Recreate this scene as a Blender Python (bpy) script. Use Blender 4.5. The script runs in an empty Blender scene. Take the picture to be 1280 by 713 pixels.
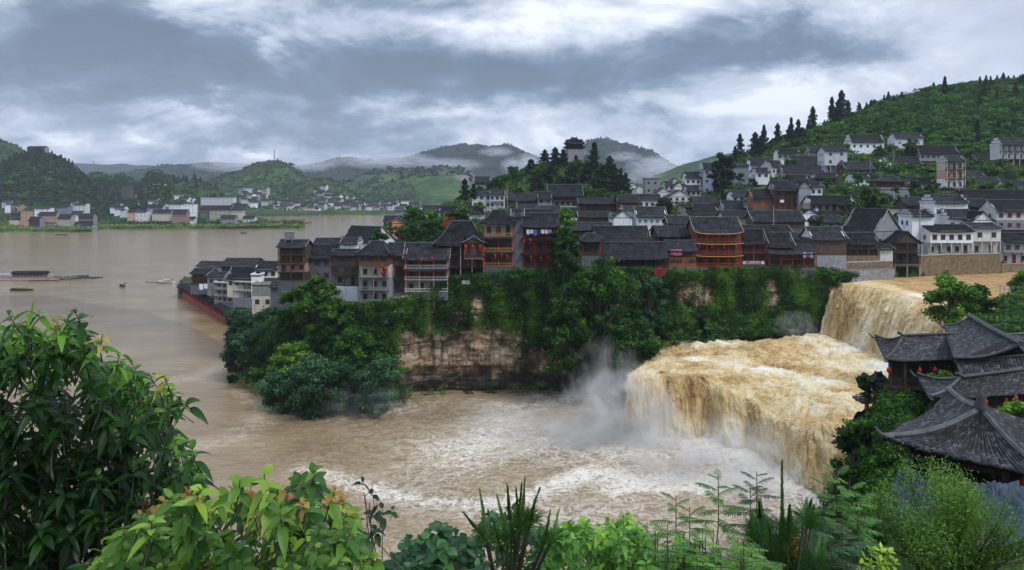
import bpy, math, random
import numpy as np
from mathutils import Vector, Matrix
R = math.radians
S = bpy.context.scene
C = S.collection
H = 55.0; F = 860.0; HY = 235.0          # camera height, focal length and horizon row in photo pixels (1280 wide)
# ---------------------------------------------------------------- camera
cam = bpy.data.cameras.new('camera'); camo = bpy.data.objects.new('camera', cam); C.objects.link(camo)
camo.location = (0, 0, H); camo.rotation_euler = (R(90), 0, 0)
cam.sensor_width = 36; cam.lens = 36 * F / 1280; cam.shift_y = -(356.5 - HY) / 1280
cam.clip_start = .1; cam.clip_end = 30000
S.camera = camo
# ---------------------------------------------------------------- exposure and sampling
S.view_settings.view_transform = 'Standard'; S.view_settings.look = 'None'
S.view_settings.gamma = 1; S.view_settings.exposure = 0.3
S.render.engine = 'CYCLES'
cy = S.cycles
cy.use_denoising = True; cy.max_bounces = 5; cy.diffuse_bounces = 2; cy.glossy_bounces = 2
cy.transmission_bounces = 2; cy.transparent_max_bounces = 8; cy.volume_bounces = 1
cy.use_adaptive_sampling = True; cy.adaptive_threshold = .02
cy.volume_step_rate = 1.0; cy.volume_max_steps = 128
# ---------------------------------------------------------------- sun and sky
SUN_EL, SUN_AZ = 50, -50      # azimuth from +Y towards +X: light from the upper left, behind the clouds
sl = bpy.data.lights.new('sun', 'SUN'); sl.energy = 1.7; sl.angle = R(14); sl.color = (1, .97, .93)
so = bpy.data.objects.new('sun', sl); C.objects.link(so)
so.rotation_euler = (R(90 - SUN_EL), 0, R(180 - SUN_AZ) + math.pi)
W = bpy.data.worlds.new('World'); S.world = W; W.use_nodes = True
nt = W.node_tree; nt.nodes.clear()
def N(nt, t, **k):
    n = nt.nodes.new(t)
    for a, v in k.items():
        if a.startswith('i_'):
            key = a[2:]; key = int(key) if key.isdigit() else key.replace('_', ' ')
            n.inputs[key].default_value = v
        else: setattr(n, a, v)
    return n
def L(nt, a, b): nt.links.new(a, b)
def M_(nt, op, a, b=None, c=None, clamp=False):
    n = nt.nodes.new('ShaderNodeMath'); n.operation = op; n.use_clamp = clamp
    for i, v in enumerate((a, b, c)):
        if v is None: continue
        if hasattr(v, 'is_output'): nt.links.new(v, n.inputs[i])
        else: n.inputs[i].default_value = v
    return n.outputs[0]
def MIX(nt, f, a, b, mode='MIX'):
    n = nt.nodes.new('ShaderNodeMix'); n.data_type = 'RGBA'; n.blend_type = mode; n.clamp_factor = True
    for key, v in ((0, f), (6, a), (7, b)):
        if hasattr(v, 'is_output'): nt.links.new(v, n.inputs[key])
        else: n.inputs[key].default_value = v if key == 0 else (tuple(v) + (1,))[:4]
    return n.outputs[2]
def RAMP(nt, f, stops, interp='LINEAR'):
    n = nt.nodes.new('ShaderNodeValToRGB'); cr = n.color_ramp; cr.interpolation = interp
    while len(cr.elements) < len(stops): cr.elements.new(.5)
    for e, (p, c) in zip(cr.elements, stops):
        e.position = p; e.color = (c, c, c, 1) if isinstance(c, (int, float)) else tuple(c) + (1,)
    nt.links.new(f, n.inputs[0]); return n.outputs[0]
def NOISE(nt, vec, scale, detail=4, rough=.55, dist=0.0, out=0):
    n = nt.nodes.new('ShaderNodeTexNoise'); n.inputs['Scale'].default_value = scale
    n.inputs['Detail'].default_value = detail; n.inputs['Roughness'].default_value = rough; n.inputs['Distortion'].default_value = dist
    if vec is not None: nt.links.new(vec, n.inputs['Vector'])
    return n.outputs[out]
def MAPV(nt, vec, sc=(1, 1, 1), loc=(0, 0, 0), rot=(0, 0, 0)):
    n = nt.nodes.new('ShaderNodeMapping'); n.inputs['Scale'].default_value = sc; n.inputs['Location'].default_value = loc
    n.inputs['Rotation'].default_value = rot
    nt.links.new(vec, n.inputs['Vector']); return n.outputs[0]

def build_world():
    sky = N(nt, 'ShaderNodeTexSky', sky_type='NISHITA', sun_disc=False, sun_elevation=R(SUN_EL), sun_rotation=R(SUN_AZ), air_density=1.5, dust_density=3)
    tc = N(nt, 'ShaderNodeTexCoord'); d = tc.outputs['Generated']
    sp = N(nt, 'ShaderNodeSeparateXYZ'); L(nt, d, sp.inputs[0])
    az = M_(nt, 'ARCTAN2', sp.outputs[0], sp.outputs[1]); el = M_(nt, 'ARCSINE', sp.outputs[2])
    # warp the coordinates so that cloud masses have ragged edges
    wv = MAPV(nt, d, (1, 1, 3.0))
    w1 = NOISE(nt, wv, 3.0, 7, .62); w2 = NOISE(nt, MAPV(nt, d, (1, 1, 2.2), (7, 3, 1)), 3.4, 7, .64)
    azw = M_(nt, 'ADD', az, M_(nt, 'MULTIPLY', M_(nt, 'SUBTRACT', w1, .5), .50))
    elw = M_(nt, 'ADD', el, M_(nt, 'MULTIPLY', M_(nt, 'SUBTRACT', w2, .5), .17))
    def blob(px, py, rx, ry, amp):
        a0 = math.atan((px - 640) / F); e0 = math.atan((HY - py) / F * math.cos(a0))
        x = M_(nt, 'DIVIDE', M_(nt, 'SUBTRACT', azw, a0), rx / F); y = M_(nt, 'DIVIDE', M_(nt, 'SUBTRACT', elw, e0), ry / F)
        r2 = M_(nt, 'ADD', M_(nt, 'MULTIPLY', x, x), M_(nt, 'MULTIPLY', y, y))
        return M_(nt, 'MULTIPLY', M_(nt, 'EXPONENT', M_(nt, 'MULTIPLY', r2, -1)), amp * 1.15)
    acc = None
    for b in SKY_BLOBS:
        v = blob(*b); acc = v if acc is None else M_(nt, 'ADD', acc, v)
    # billows: noise on a cloud deck overhead (direction divided by its height) plus fine wisps
    zz = M_(nt, 'MAXIMUM', M_(nt, 'ADD', sp.outputs[2], .12), .05)
    cx = N(nt, 'ShaderNodeCombineXYZ'); L(nt, M_(nt, 'DIVIDE', sp.outputs[0], zz), cx.inputs[0]); L(nt, M_(nt, 'DIVIDE', sp.outputs[1], zz), cx.inputs[1])
    deck = NOISE(nt, cx.outputs[0], 1.1, 7, .6, .4)
    wisp = NOISE(nt, MAPV(nt, d, (1, 1, 2.0)), 4.6, 10, .66, .45)
    billow = NOISE(nt, MAPV(nt, d, (1, 1, 1.9), (3, 1, 0)), 11, 6, .6, .3)
    base = M_(nt, 'ADD', M_(nt, 'MULTIPLY', M_(nt, 'SUBTRACT', deck, .5), .35), M_(nt, 'MULTIPLY', M_(nt, 'SUBTRACT', wisp, .5), 1.9))
    lowm = M_(nt, 'EXPONENT', M_(nt, 'MULTIPLY', M_(nt, 'MAXIMUM', el, 0), -9))
    puffs = M_(nt, 'ABSOLUTE', M_(nt, 'SUBTRACT', NOISE(nt, MAPV(nt, d, (1, 1, 1.5), (1, 5, 0)), 8, 5, .5, .4), .5))
    base = M_(nt, 'ADD', base, M_(nt, 'MULTIPLY', M_(nt, 'ADD', M_(nt, 'MULTIPLY', M_(nt, 'SUBTRACT', billow, .5), 1.2), M_(nt, 'MULTIPLY', M_(nt, 'SUBTRACT', puffs, .09), 2.6)), lowm))
    # calmer, paler overcast to the far right
    calm = M_(nt, 'SMOOTHSTEP' if False else 'MULTIPLY_ADD', az, -3.2, 2.35, clamp=True)
    base = M_(nt, 'MULTIPLY', base, calm)
    acc = M_(nt, 'MULTIPLY', acc, M_(nt, 'MULTIPLY_ADD', calm, .8, .2))
    v = M_(nt, 'ADD', M_(nt, 'ADD', base, acc), .64, clamp=True)
    col = RAMP(nt, v, [(0, (.085, .13, .20)), (.25, (.115, .175, .275)), (.45, (.21, .285, .40)), (.62, (.41, .47, .60)), (.8, (.58, .64, .77)), (1, (.86, .9, .97))])
    # an overcast dome is brighter overhead than at the horizon
    up = M_(nt, 'MULTIPLY_ADD', M_(nt, 'MULTIPLY', M_(nt, 'SUBTRACT', el, .32, clamp=True), 1.0), ZEN, 1.0)
    colS = N(nt, 'ShaderNodeVectorMath', operation='SCALE'); L(nt, col, colS.inputs[0]); L(nt, M_(nt, 'MULTIPLY', up, 10.0), colS.inputs['Scale'])
    mixed = MIX(nt, .95, sky.outputs[0], colS.outputs[0])
    # below the horizon: dim ground tone
    mixed2 = MIX(nt, M_(nt, 'MULTIPLY_ADD', sp.outputs[2], -12, 0, clamp=True), mixed, (1.0, .95, .75))
    bg = N(nt, 'ShaderNodeBackground'); bg.inputs[1].default_value = .1; L(nt, mixed2, bg.inputs[0])
    out = N(nt, 'ShaderNodeOutputWorld'); L(nt, bg.outputs[0], out.inputs[0])
ZEN = 2.2
SKY_BLOBS = [  # px, py, radius x, radius y, amount (negative = dark cloud base)
    (60, 60, 150, 38, -.50), (150, 45, 110, 30, -.25), (310, 118, 120, 26, -.42), (520, 85, 200, 28, -.40), (560, 75, 90, 22, -.25),
    (720, 100, 110, 26, -.42), (650, 120, 90, 22, -.22), (900, 55, 170, 36, -.38), (990, 70, 90, 22, -.2), (420, 150, 80, 14, -.2),
    (40, 150, 140, 18, .05), (200, 165, 150, 16, -.1), (255, 30, 26, 30, .28), (330, 70, 24, 26, .22), (250, 145, 70, 9, .22), (400, 122, 80, 12, .22),
    (220, 183, 30, 8, .34), (95, 178, 26, 7, .34), (375, 178, 26, 8, .40), (300, 160, 30, 22, -.05), (560, 140, 90, 9, .25), (600, 175, 120, 22, .06),
    (790, 15, 120, 22, .22), (900, 105, 180, 24, .22), (860, 180, 150, 34, .16), (560, 12, 120, 12, .2), (1180, 40, 120, 90, .22), (1050, 130, 120, 30, .1),
    (140, 205, 200, 12, -.05), (700, 180, 60, 14, .1)]
build_world()

# ---------------------------------------------------------------- helpers
def P(px, py, Y): return ((px - 640) / F * Y, Y, H - (py - HY) / F * Y)
def XY(px, Y): return ((px - 640) / F * Y, Y)
def ZP(py, Y): return H - (py - HY) / F * Y
def tag(o, label=None, cat=None, group=None, kind=None):
    if label: o['label'] = label
    if cat: o['category'] = cat
    if group: o['group'] = group
    if kind: o['kind'] = kind
    return o
def thing(name, label, cat, loc=(0, 0, 0), rz=0, group=None):
    o = bpy.data.objects.new(name, None); C.objects.link(o); o.empty_display_size = .5
    o.location = loc; o.rotation_euler = (0, 0, rz)
    return tag(o, label, cat, group)
def link(name, me, parent=None):
    o = bpy.data.objects.new(name, me); C.objects.link(o)
    if parent is not None: o.parent = parent
    return o
def meshnp(name, v, faces, mat, parent=None, attrs=None, smooth=False, mats=None, midx=None):
    """v (N,3); faces: (M,k) array or list of such arrays; attrs {name: per-vertex float array}"""
    me = bpy.data.meshes.new(name)
    v = np.asarray(v, np.float32).reshape(-1, 3)
    fl = faces if isinstance(faces, list) else [faces]
    fl = [np.asarray(f, np.int32) for f in fl if len(f)]
    me.vertices.add(len(v)); me.vertices.foreach_set('co', v.ravel())
    loops = np.concatenate([f.ravel() for f in fl]); tot = np.concatenate([np.full(len(f), f.shape[1], np.int32) for f in fl])
    me.loops.add(len(loops)); me.loops.foreach_set('vertex_index', loops)
    me.polygons.add(len(tot)); st = np.concatenate(([0], np.cumsum(tot)[:-1])).astype(np.int32)
    me.polygons.foreach_set('loop_start', st)
    try: me.polygons.foreach_set('loop_total', tot)
    except Exception: pass
    if smooth: me.polygons.foreach_set('use_smooth', np.ones(len(tot), bool))
    for m in (mats or [mat]): me.materials.append(m)
    if midx is not None: me.polygons.foreach_set('material_index', np.asarray(midx, np.int32))
    me.update(calc_edges=True)
    for k, a in (attrs or {}).items():
        at = me.attributes.new(k, 'FLOAT', 'POINT'); at.data.foreach_set('value', np.asarray(a, np.float32).ravel())
    return link(name, me, parent)
def grid_faces(nr, nc):
    i = np.arange(nr - 1)[:, None] * nc + np.arange(nc - 1)[None, :]
    return np.stack([i, i + 1, i + nc + 1, i + nc], -1).reshape(-1, 4)

class MB:
    """collects boxes, bars and surfaces, then builds one mesh"""
    def __init__(s): s.v = []; s.f = []; s.n = 0
    def add(s, v, f):
        v = np.asarray(v, float).reshape(-1, 3); s.v.append(v); s.f += [tuple(int(i) + s.n for i in q) for q in f]; s.n += len(v); return s
    def box(s, x0, x1, y0, y1, z0, z1):
        v = [(x, y, z) for z in (z0, z1) for (x, y) in ((x0, y0), (x1, y0), (x1, y1), (x0, y1))]
        return s.add(v, [(3, 2, 1, 0), (4, 5, 6, 7), (0, 1, 5, 4), (1, 2, 6, 5), (2, 3, 7, 6), (3, 0, 4, 7)])
    def quad(s, *p): return s.add(p, [tuple(range(len(p)))])
    def slab(s, p, t):   # polygon p (top) given thickness t downwards
        n = len(p); v = list(p) + [(a, b, c - t) for a, b, c in p]
        f = [tuple(range(n)), tuple(reversed(range(n, 2 * n)))] + [(i, i + n, (i + 1) % n + n, (i + 1) % n) for i in range(n)]
        return s.add(v, f)
    def tube(s, pts, r, k=6, cap=True):
        pts = [Vector(p) for p in pts]; rs = r if hasattr(r, '__len__') else [r] * len(pts)
        v = []; prev = None
        for i, p in enumerate(pts):
            d = (pts[min(i + 1, len(pts) - 1)] - pts[max(i - 1, 0)]).normalized()
            a = (prev - d * prev.dot(d)) if prev is not None else d.orthogonal()
            if a.length < 1e-6: a = d.orthogonal()
            a.normalize(); prev = a; b = d.cross(a)
            for j in range(k):
                t = 2 * math.pi * j / k; v.append(p + (a * math.cos(t) + b * math.sin(t)) * rs[i])
        f = [(i * k + j, i * k + (j + 1) % k, (i + 1) * k + (j + 1) % k, (i + 1) * k + j) for i in range(len(pts) - 1) for j in range(k)]
        if cap: f += [tuple(reversed(range(k))), tuple(range((len(pts) - 1) * k, len(pts) * k))]
        return s.add(v, f)
    def lathe(s, prof, cx=0, cy_=0, k=10):
        v = [(cx + r * math.cos(2 * math.pi * j / k), cy_ + r * math.sin(2 * math.pi * j / k), z) for r, z in prof for j in range(k)]
        f = [(i * k + j, i * k + (j + 1) % k, (i + 1) * k + (j + 1) % k, (i + 1) * k + j) for i in range(len(prof) - 1) for j in range(k)]
        return s.add(v, f)
    def build(s, name, mat, parent=None, smooth=False):
        me = bpy.data.meshes.new(name); v = np.concatenate(s.v)
        me.from_pydata([tuple(a) for a in v], [], s.f); me.materials.append(mat)
        if smooth: me.polygons.foreach_set('use_smooth', [True] * len(me.polygons))
        me.update(); return link(name, me, parent)

def dup(root, loc, rz=0, sc=1.0, label=None, group=None):
    r = root.copy(); C.objects.link(r); r.location = loc; r.rotation_euler = (0, 0, rz)
    r.scale = sc if hasattr(sc, '__len__') else (sc, sc, sc)
    if label: r['label'] = label
    if group: r['group'] = group
    for ch in list(root.children):
        c = ch.copy(); C.objects.link(c); c.parent = r
        for g in ch.children:
            d = g.copy(); C.objects.link(d); d.parent = c
    return r
class Kind:
    """a few prototypes of one kind; the first placements move the prototypes themselves"""
    def __init__(s, protos): s.p = protos; s.used = [False] * len(protos); s.i = 0
    def put(s, loc, rz=0, sc=1.0, label=None, group=None):
        k = s.i % len(s.p); s.i += 1
        if s.used[k]: return dup(s.p[k], loc, rz, sc, label, group)
        s.used[k] = True; o = s.p[k]; o.location = loc; o.rotation_euler = (0, 0, rz); o.scale = sc if hasattr(sc, '__len__') else (sc, sc, sc)
        if label: o['label'] = label
        if group: o['group'] = group
        return o

# value noise in numpy
_rs = np.random.RandomState(5); _T = _rs.rand(64, 64, 64).astype(np.float32)
def vnoise(x, y, z):
    x, y, z = np.broadcast_arrays(np.asarray(x, float), np.asarray(y, float), np.asarray(z, float))
    xi, yi, zi = np.floor(x).astype(int), np.floor(y).astype(int), np.floor(z).astype(int)
    fx, fy, fz = x - xi, y - yi, z - zi
    fx, fy, fz = [t * t * (3 - 2 * t) for t in (fx, fy, fz)]
    def g(a, b, c): return _T[(xi + a) & 63, (yi + b) & 63, (zi + c) & 63]
    def lx(b, c): return g(0, b, c) * (1 - fx) + g(1, b, c) * fx
    def ly(c): return lx(0, c) * (1 - fy) + lx(1, c) * fy
    return ly(0) * (1 - fz) + ly(1) * fz
def fbm(x, y, z, o=4, gain=.5):
    a = 1; s = 0; t = 0
    for i in range(o):
        s = s + a * (vnoise(x * 2 ** i + 17 * i, y * 2 ** i + 5 * i, z * 2 ** i + 11 * i) - .5); t += a; a *= gain
    return s / t * 2
def inpoly(X, Y, poly):
    X = np.asarray(X, float); Y = np.asarray(Y, float); r = np.zeros(X.shape, bool); n = len(poly)
    for i in range(n):
        x0, y0 = poly[i]; x1, y1 = poly[(i + 1) % n]
        c = ((y0 > Y) != (y1 > Y))
        with np.errstate(divide='ignore', invalid='ignore'):
            xx = (x1 - x0) * (Y - y0) / ((y1 - y0) if y1 != y0 else 1e-9) + x0
        r ^= c & (X < xx)
    return r
def polydist(X, Y, pts):
    """distance to an open polyline"""
    X = np.asarray(X, float); d = np.full(X.shape, 1e9)
    for (x0, y0), (x1, y1) in zip(pts[:-1], pts[1:]):
        dx, dy = x1 - x0, y1 - y0; t = np.clip(((X - x0) * dx + (Y - y0) * dy) / (dx * dx + dy * dy + 1e-9), 0, 1)
        d = np.minimum(d, np.hypot(X - x0 - t * dx, Y - y0 - t * dy))
    return d

# ---------------------------------------------------------------- materials
MATS = {}
def newmat(name):
    m = bpy.data.materials.new(name); m.use_nodes = True; t = m.node_tree
    return m, t, t.nodes['Principled BSDF']
def setspec(b, v): b.inputs['Specular IOR Level'].default_value = v
def plain(name, c, c2=None, rough=.8, scale=1.0, bump=.2, spec=.3, streak=False, lo=.3, hi=.7, rnd=.25, stain=None):
    m, t, b = newmat(name)
    tc = N(t, 'ShaderNodeTexCoord'); v = MAPV(t, tc.outputs['Object'], (1, 1, .25) if streak else (1, 1, 1))
    n = NOISE(t, v, scale, 6, .65)
    c2 = c2 or tuple(x * .6 for x in c)
    f = RAMP(t, n, [(lo, 0.0), (hi, 1.0)])
    col = MIX(t, f, c, c2)
    if stain:   # rain streaks and grime: a stretched second noise
        n2 = NOISE(t, MAPV(t, tc.outputs['Object'], (1.6, 1.6, .22), (3, 9, 2)), 1.3, 5, .7)
        col = MIX(t, M_(t, 'MULTIPLY', RAMP(t, n2, [(.50, 0.0), (.72, 1.0)]), .75), col, stain)
    oi = N(t, 'ShaderNodeObjectInfo'); col = MIX(t, rnd, col, (1, 1, 1), 'MIX') if False else col
    hs = N(t, 'ShaderNodeHueSaturation'); L(t, M_(t, 'MULTIPLY_ADD', oi.outputs['Random'], rnd * 2, 1 - rnd), hs.inputs['Value']); L(t, col, hs.inputs['Color'])
    L(t, hs.outputs[0], b.inputs['Base Color']); b.inputs['Roughness'].default_value = rough; setspec(b, spec)
    if bump:
        bp = N(t, 'ShaderNodeBump'); bp.inputs['Strength'].default_value = bump; bp.inputs['Distance'].default_value = .1
        L(t, NOISE(t, v, scale * 4, 4, .6), bp.inputs['Height']); L(t, bp.outputs[0], b.inputs['Normal'])
    MATS[name] = m; return m
def tilemat(name, axis, base=(.007, .0075, .009), pale=(.045, .047, .053), pitch=.5):
    m, t, b = newmat(name); tc = N(t, 'ShaderNodeTexCoord'); o = tc.outputs['Object']
    sp = N(t, 'ShaderNodeSeparateXYZ'); L(t, o, sp.inputs[0])
    u, w = (sp.outputs[0], sp.outputs[1]) if axis == 'x' else (sp.outputs[1], sp.outputs[0])
    s = M_(t, 'SINE', M_(t, 'MULTIPLY', u, 2 * math.pi / pitch))
    r = M_(t, 'SINE', M_(t, 'MULTIPLY', w, 2 * math.pi / .42))
    n = NOISE(t, o, .55, 6, .7); n2 = NOISE(t, o, 3.5, 5, .7)
    f = RAMP(t, M_(t, 'ADD', M_(t, 'MULTIPLY', n, .6), M_(t, 'MULTIPLY', n2, .45)), [(.42, 0.0), (.66, .8)])
    col = MIX(t, f, base, pale)
    moss = RAMP(t, NOISE(t, MAPV(t, o, (1, 1, 1), (9, 4, 2)), .9, 5, .7), [(.58, 0.0), (.72, .5)])
    col = MIX(t, moss, col, (.035, .045, .022))
    oi = N(t, 'ShaderNodeObjectInfo'); hs = N(t, 'ShaderNodeHueSaturation'); L(t, M_(t, 'MULTIPLY_ADD', oi.outputs['Random'], .8, .65), hs.inputs['Value']); L(t, col, hs.inputs['Color'])
    L(t, hs.outputs[0], b.inputs['Base Color']); b.inputs['Roughness'].default_value = .85; setspec(b, .05)
    bp = N(t, 'ShaderNodeBump'); bp.inputs['Strength'].default_value = .8; bp.inputs['Distance'].default_value = .07
    L(t, M_(t, 'ADD', M_(t, 'ADD', s, M_(t, 'MULTIPLY', r, .3)), M_(t, 'MULTIPLY', n2, .8)), bp.inputs['Height']); L(t, bp.outputs[0], b.inputs['Normal'])
    MATS[name] = m; return m
def foliage(name, dark, mid, lite, trans=.25, rough=.6, spec=.12):
    """leaf colour from the per-leaf 'tint' and a slow noise through space"""
    m, t, b = newmat(name)
    at = N(t, 'ShaderNodeAttribute', attribute_name='tint')
    g = N(t, 'ShaderNodeNewGeometry'); n = NOISE(t, g.outputs['Position'], .12, 3, .6)
    oi = N(t, 'ShaderNodeObjectInfo')
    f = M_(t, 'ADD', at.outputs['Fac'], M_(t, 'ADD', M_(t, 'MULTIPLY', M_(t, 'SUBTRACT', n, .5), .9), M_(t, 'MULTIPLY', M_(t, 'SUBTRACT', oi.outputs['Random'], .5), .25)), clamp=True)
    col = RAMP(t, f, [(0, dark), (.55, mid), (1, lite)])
    L(t, col, b.inputs['Base Color']); b.inputs['Roughness'].default_value = rough; setspec(b, spec)
    tr = N(t, 'ShaderNodeBsdfTranslucent'); L(t, MIX(t, .5, col, lite), tr.inputs[0])
    mx = N(t, 'ShaderNodeMixShader'); mx.inputs[0].default_value = trans
    L(t, b.outputs[0], mx.inputs[1]); L(t, tr.outputs[0], mx.inputs[2])
    L(t, mx.outputs[0], t.nodes['Material Output'].inputs[0])
    MATS[name] = m; return m
G = .8
white = plain('white_plaster', (.76, .78, .80), (.58, .59, .60), stain=(.20, .20, .19), scale=.5)
cream = plain('cream_plaster', (.56, .52, .42), (.38, .35, .28), stain=(.16, .15, .12), scale=.5)
greyw = plain('grey_render', (.26, .27, .29), (.17, .18, .2), stain=(.08, .08, .085), scale=.5)
bluegrey = plain('blue_grey_render', (.22, .26, .32), (.17, .2, .25), stain=(.1, .11, .13), scale=.5)
slate = plain('dark_grey_stone', (.07, .075, .085), (.12, .125, .135), scale=.8, bump=.5)
pinkw = plain('salmon_plaster', (.50, .30, .22), (.4, .24, .18), stain=(.2, .12, .1), scale=.5)
orangew = plain('orange_plaster', (.62, .25, .13), (.5, .2, .11), stain=(.3, .14, .1))
darkwood = plain('dark_weathered_wood', (.045, .032, .026), (.085, .06, .046), streak=True, scale=1.5)
brownwood = plain('brown_wood', (.13, .062, .034), (.07, .036, .022), streak=True, scale=1.5)
redwood = plain('reddish_wood', (.16, .045, .028), (.09, .03, .022), streak=True, scale=1.5)
orangewood = plain('orange_varnished_wood', (.27, .085, .028), (.13, .045, .018), streak=True, scale=1.5)
yellowwood = plain('yellow_wood', (.55, .30, .07), (.35, .19, .05), streak=True)
redpaint = plain('red_paint', (.42, .035, .025), (.28, .028, .02), rough=.6, rnd=.1)
redrail = plain('orange_red_rail_paint', (.62, .12, .035), (.42, .08, .03), rough=.6, rnd=.1)
lanternred = plain('lantern_red_fabric', (.36, .018, .014), (.24, .012, .01), rough=.7, bump=0, rnd=.1)
glass = plain('dark_window_glass', (.022, .026, .032), (.04, .045, .055), rough=.25, spec=.6, bump=0)
bluepane = plain('green_tinted_pane', (.10, .22, .20), (.06, .15, .14), rough=.3, bump=0)
black = plain('dark_interior', (.012, .011, .011), (.022, .018, .016), bump=0)
stone = plain('tan_stone_blockwork', (.36, .27, .17), (.17, .13, .09), stain=(.07, .06, .045), scale=.9, bump=.8)
def add_bricks(m, w, h, c1, c2, mortar):
    t = m.node_tree; tc = N(t, 'ShaderNodeTexCoord'); mp = N(t, 'ShaderNodeSeparateXYZ'); L(t, tc.outputs['Object'], mp.inputs[0])
    cb = N(t, 'ShaderNodeCombineXYZ'); L(t, mp.outputs[0], cb.inputs[0]); L(t, mp.outputs[2], cb.inputs[1])
    br = N(t, 'ShaderNodeTexBrick'); br.inputs['Scale'].default_value = 1; br.inputs['Brick Width'].default_value = w; br.inputs['Row Height'].default_value = h; br.inputs['Mortar Size'].default_value = .04
    br.inputs['Color1'].default_value = c1 + (1,); br.inputs['Color2'].default_value = c2 + (1,); br.inputs['Mortar'].default_value = mortar + (1,); L(t, cb.outputs[0], br.inputs['Vector'])
    b = t.nodes['Principled BSDF']; src = b.inputs['Base Color'].links[0].from_socket
    L(t, MIX(t, .55, src, br.outputs['Color'], 'MULTIPLY'), b.inputs['Base Color'])
add_bricks(stone, .9, .42, (1.3, 1.25, 1.15), (.7, .62, .55), (.35, .3, .25))
greystone = plain('pale_grey_stone', (.33, .34, .36), (.18, .185, .2), stain=(.08, .08, .08), scale=.8, bump=.6)
concrete = plain('stained_concrete', (.33, .32, .29), (.2, .19, .17), stain=(.07, .065, .06), scale=.7)
tilex = tilemat('grey_clay_roof_tiles_x', 'x'); tiley = tilemat('grey_clay_roof_tiles_y', 'y')
ridgem = plain('ridge_tiles', (.10, .105, .11), (.045, .047, .05), scale=2)
coping = plain('dark_coping_tiles', (.05, .052, .056), (.1, .1, .1), scale=2)
trimwhite = plain('white_trim', (.7, .7, .7), (.5, .5, .5), rnd=.1)
yellowedge = plain('golden_eave_trim', (.52, .27, .06), (.35, .16, .04), rnd=.1)
metal = plain('steel', (.35, .37, .4), (.25, .26, .28), rough=.45)
bark = plain('bark', (.055, .042, .032), (.1, .08, .06), scale=2, bump=.6, streak=True)
GR_MID = ((.003, .014, .003), (.022, .075, .010), (.10, .23, .024))
fol_mid = foliage('mid_green_leaves', *GR_MID)
fol_dark = foliage('dark_evergreen_needles', (.005, .014, .008), (.012, .028, .014), (.026, .05, .022), .1)
fol_lite = foliage('yellow_green_leaves', (.014, .05, .006), (.075, .18, .016), (.22, .40, .035))
fol_blue = foliage('blue_green_leaves', (.005, .022, .010), (.026, .075, .032), (.08, .18, .07))
fol_ivy = foliage('ivy_leaves', (.002, .010, .003), (.018, .062, .009), (.10, .22, .022))
fol_hill = foliage('hill_scrub_leaves', (.004, .018, .006), (.026, .078, .015), (.12, .23, .032))
fol_grass = foliage('pale_grass_blades', (.05, .09, .02), (.12, .18, .04), (.22, .28, .07))
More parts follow.
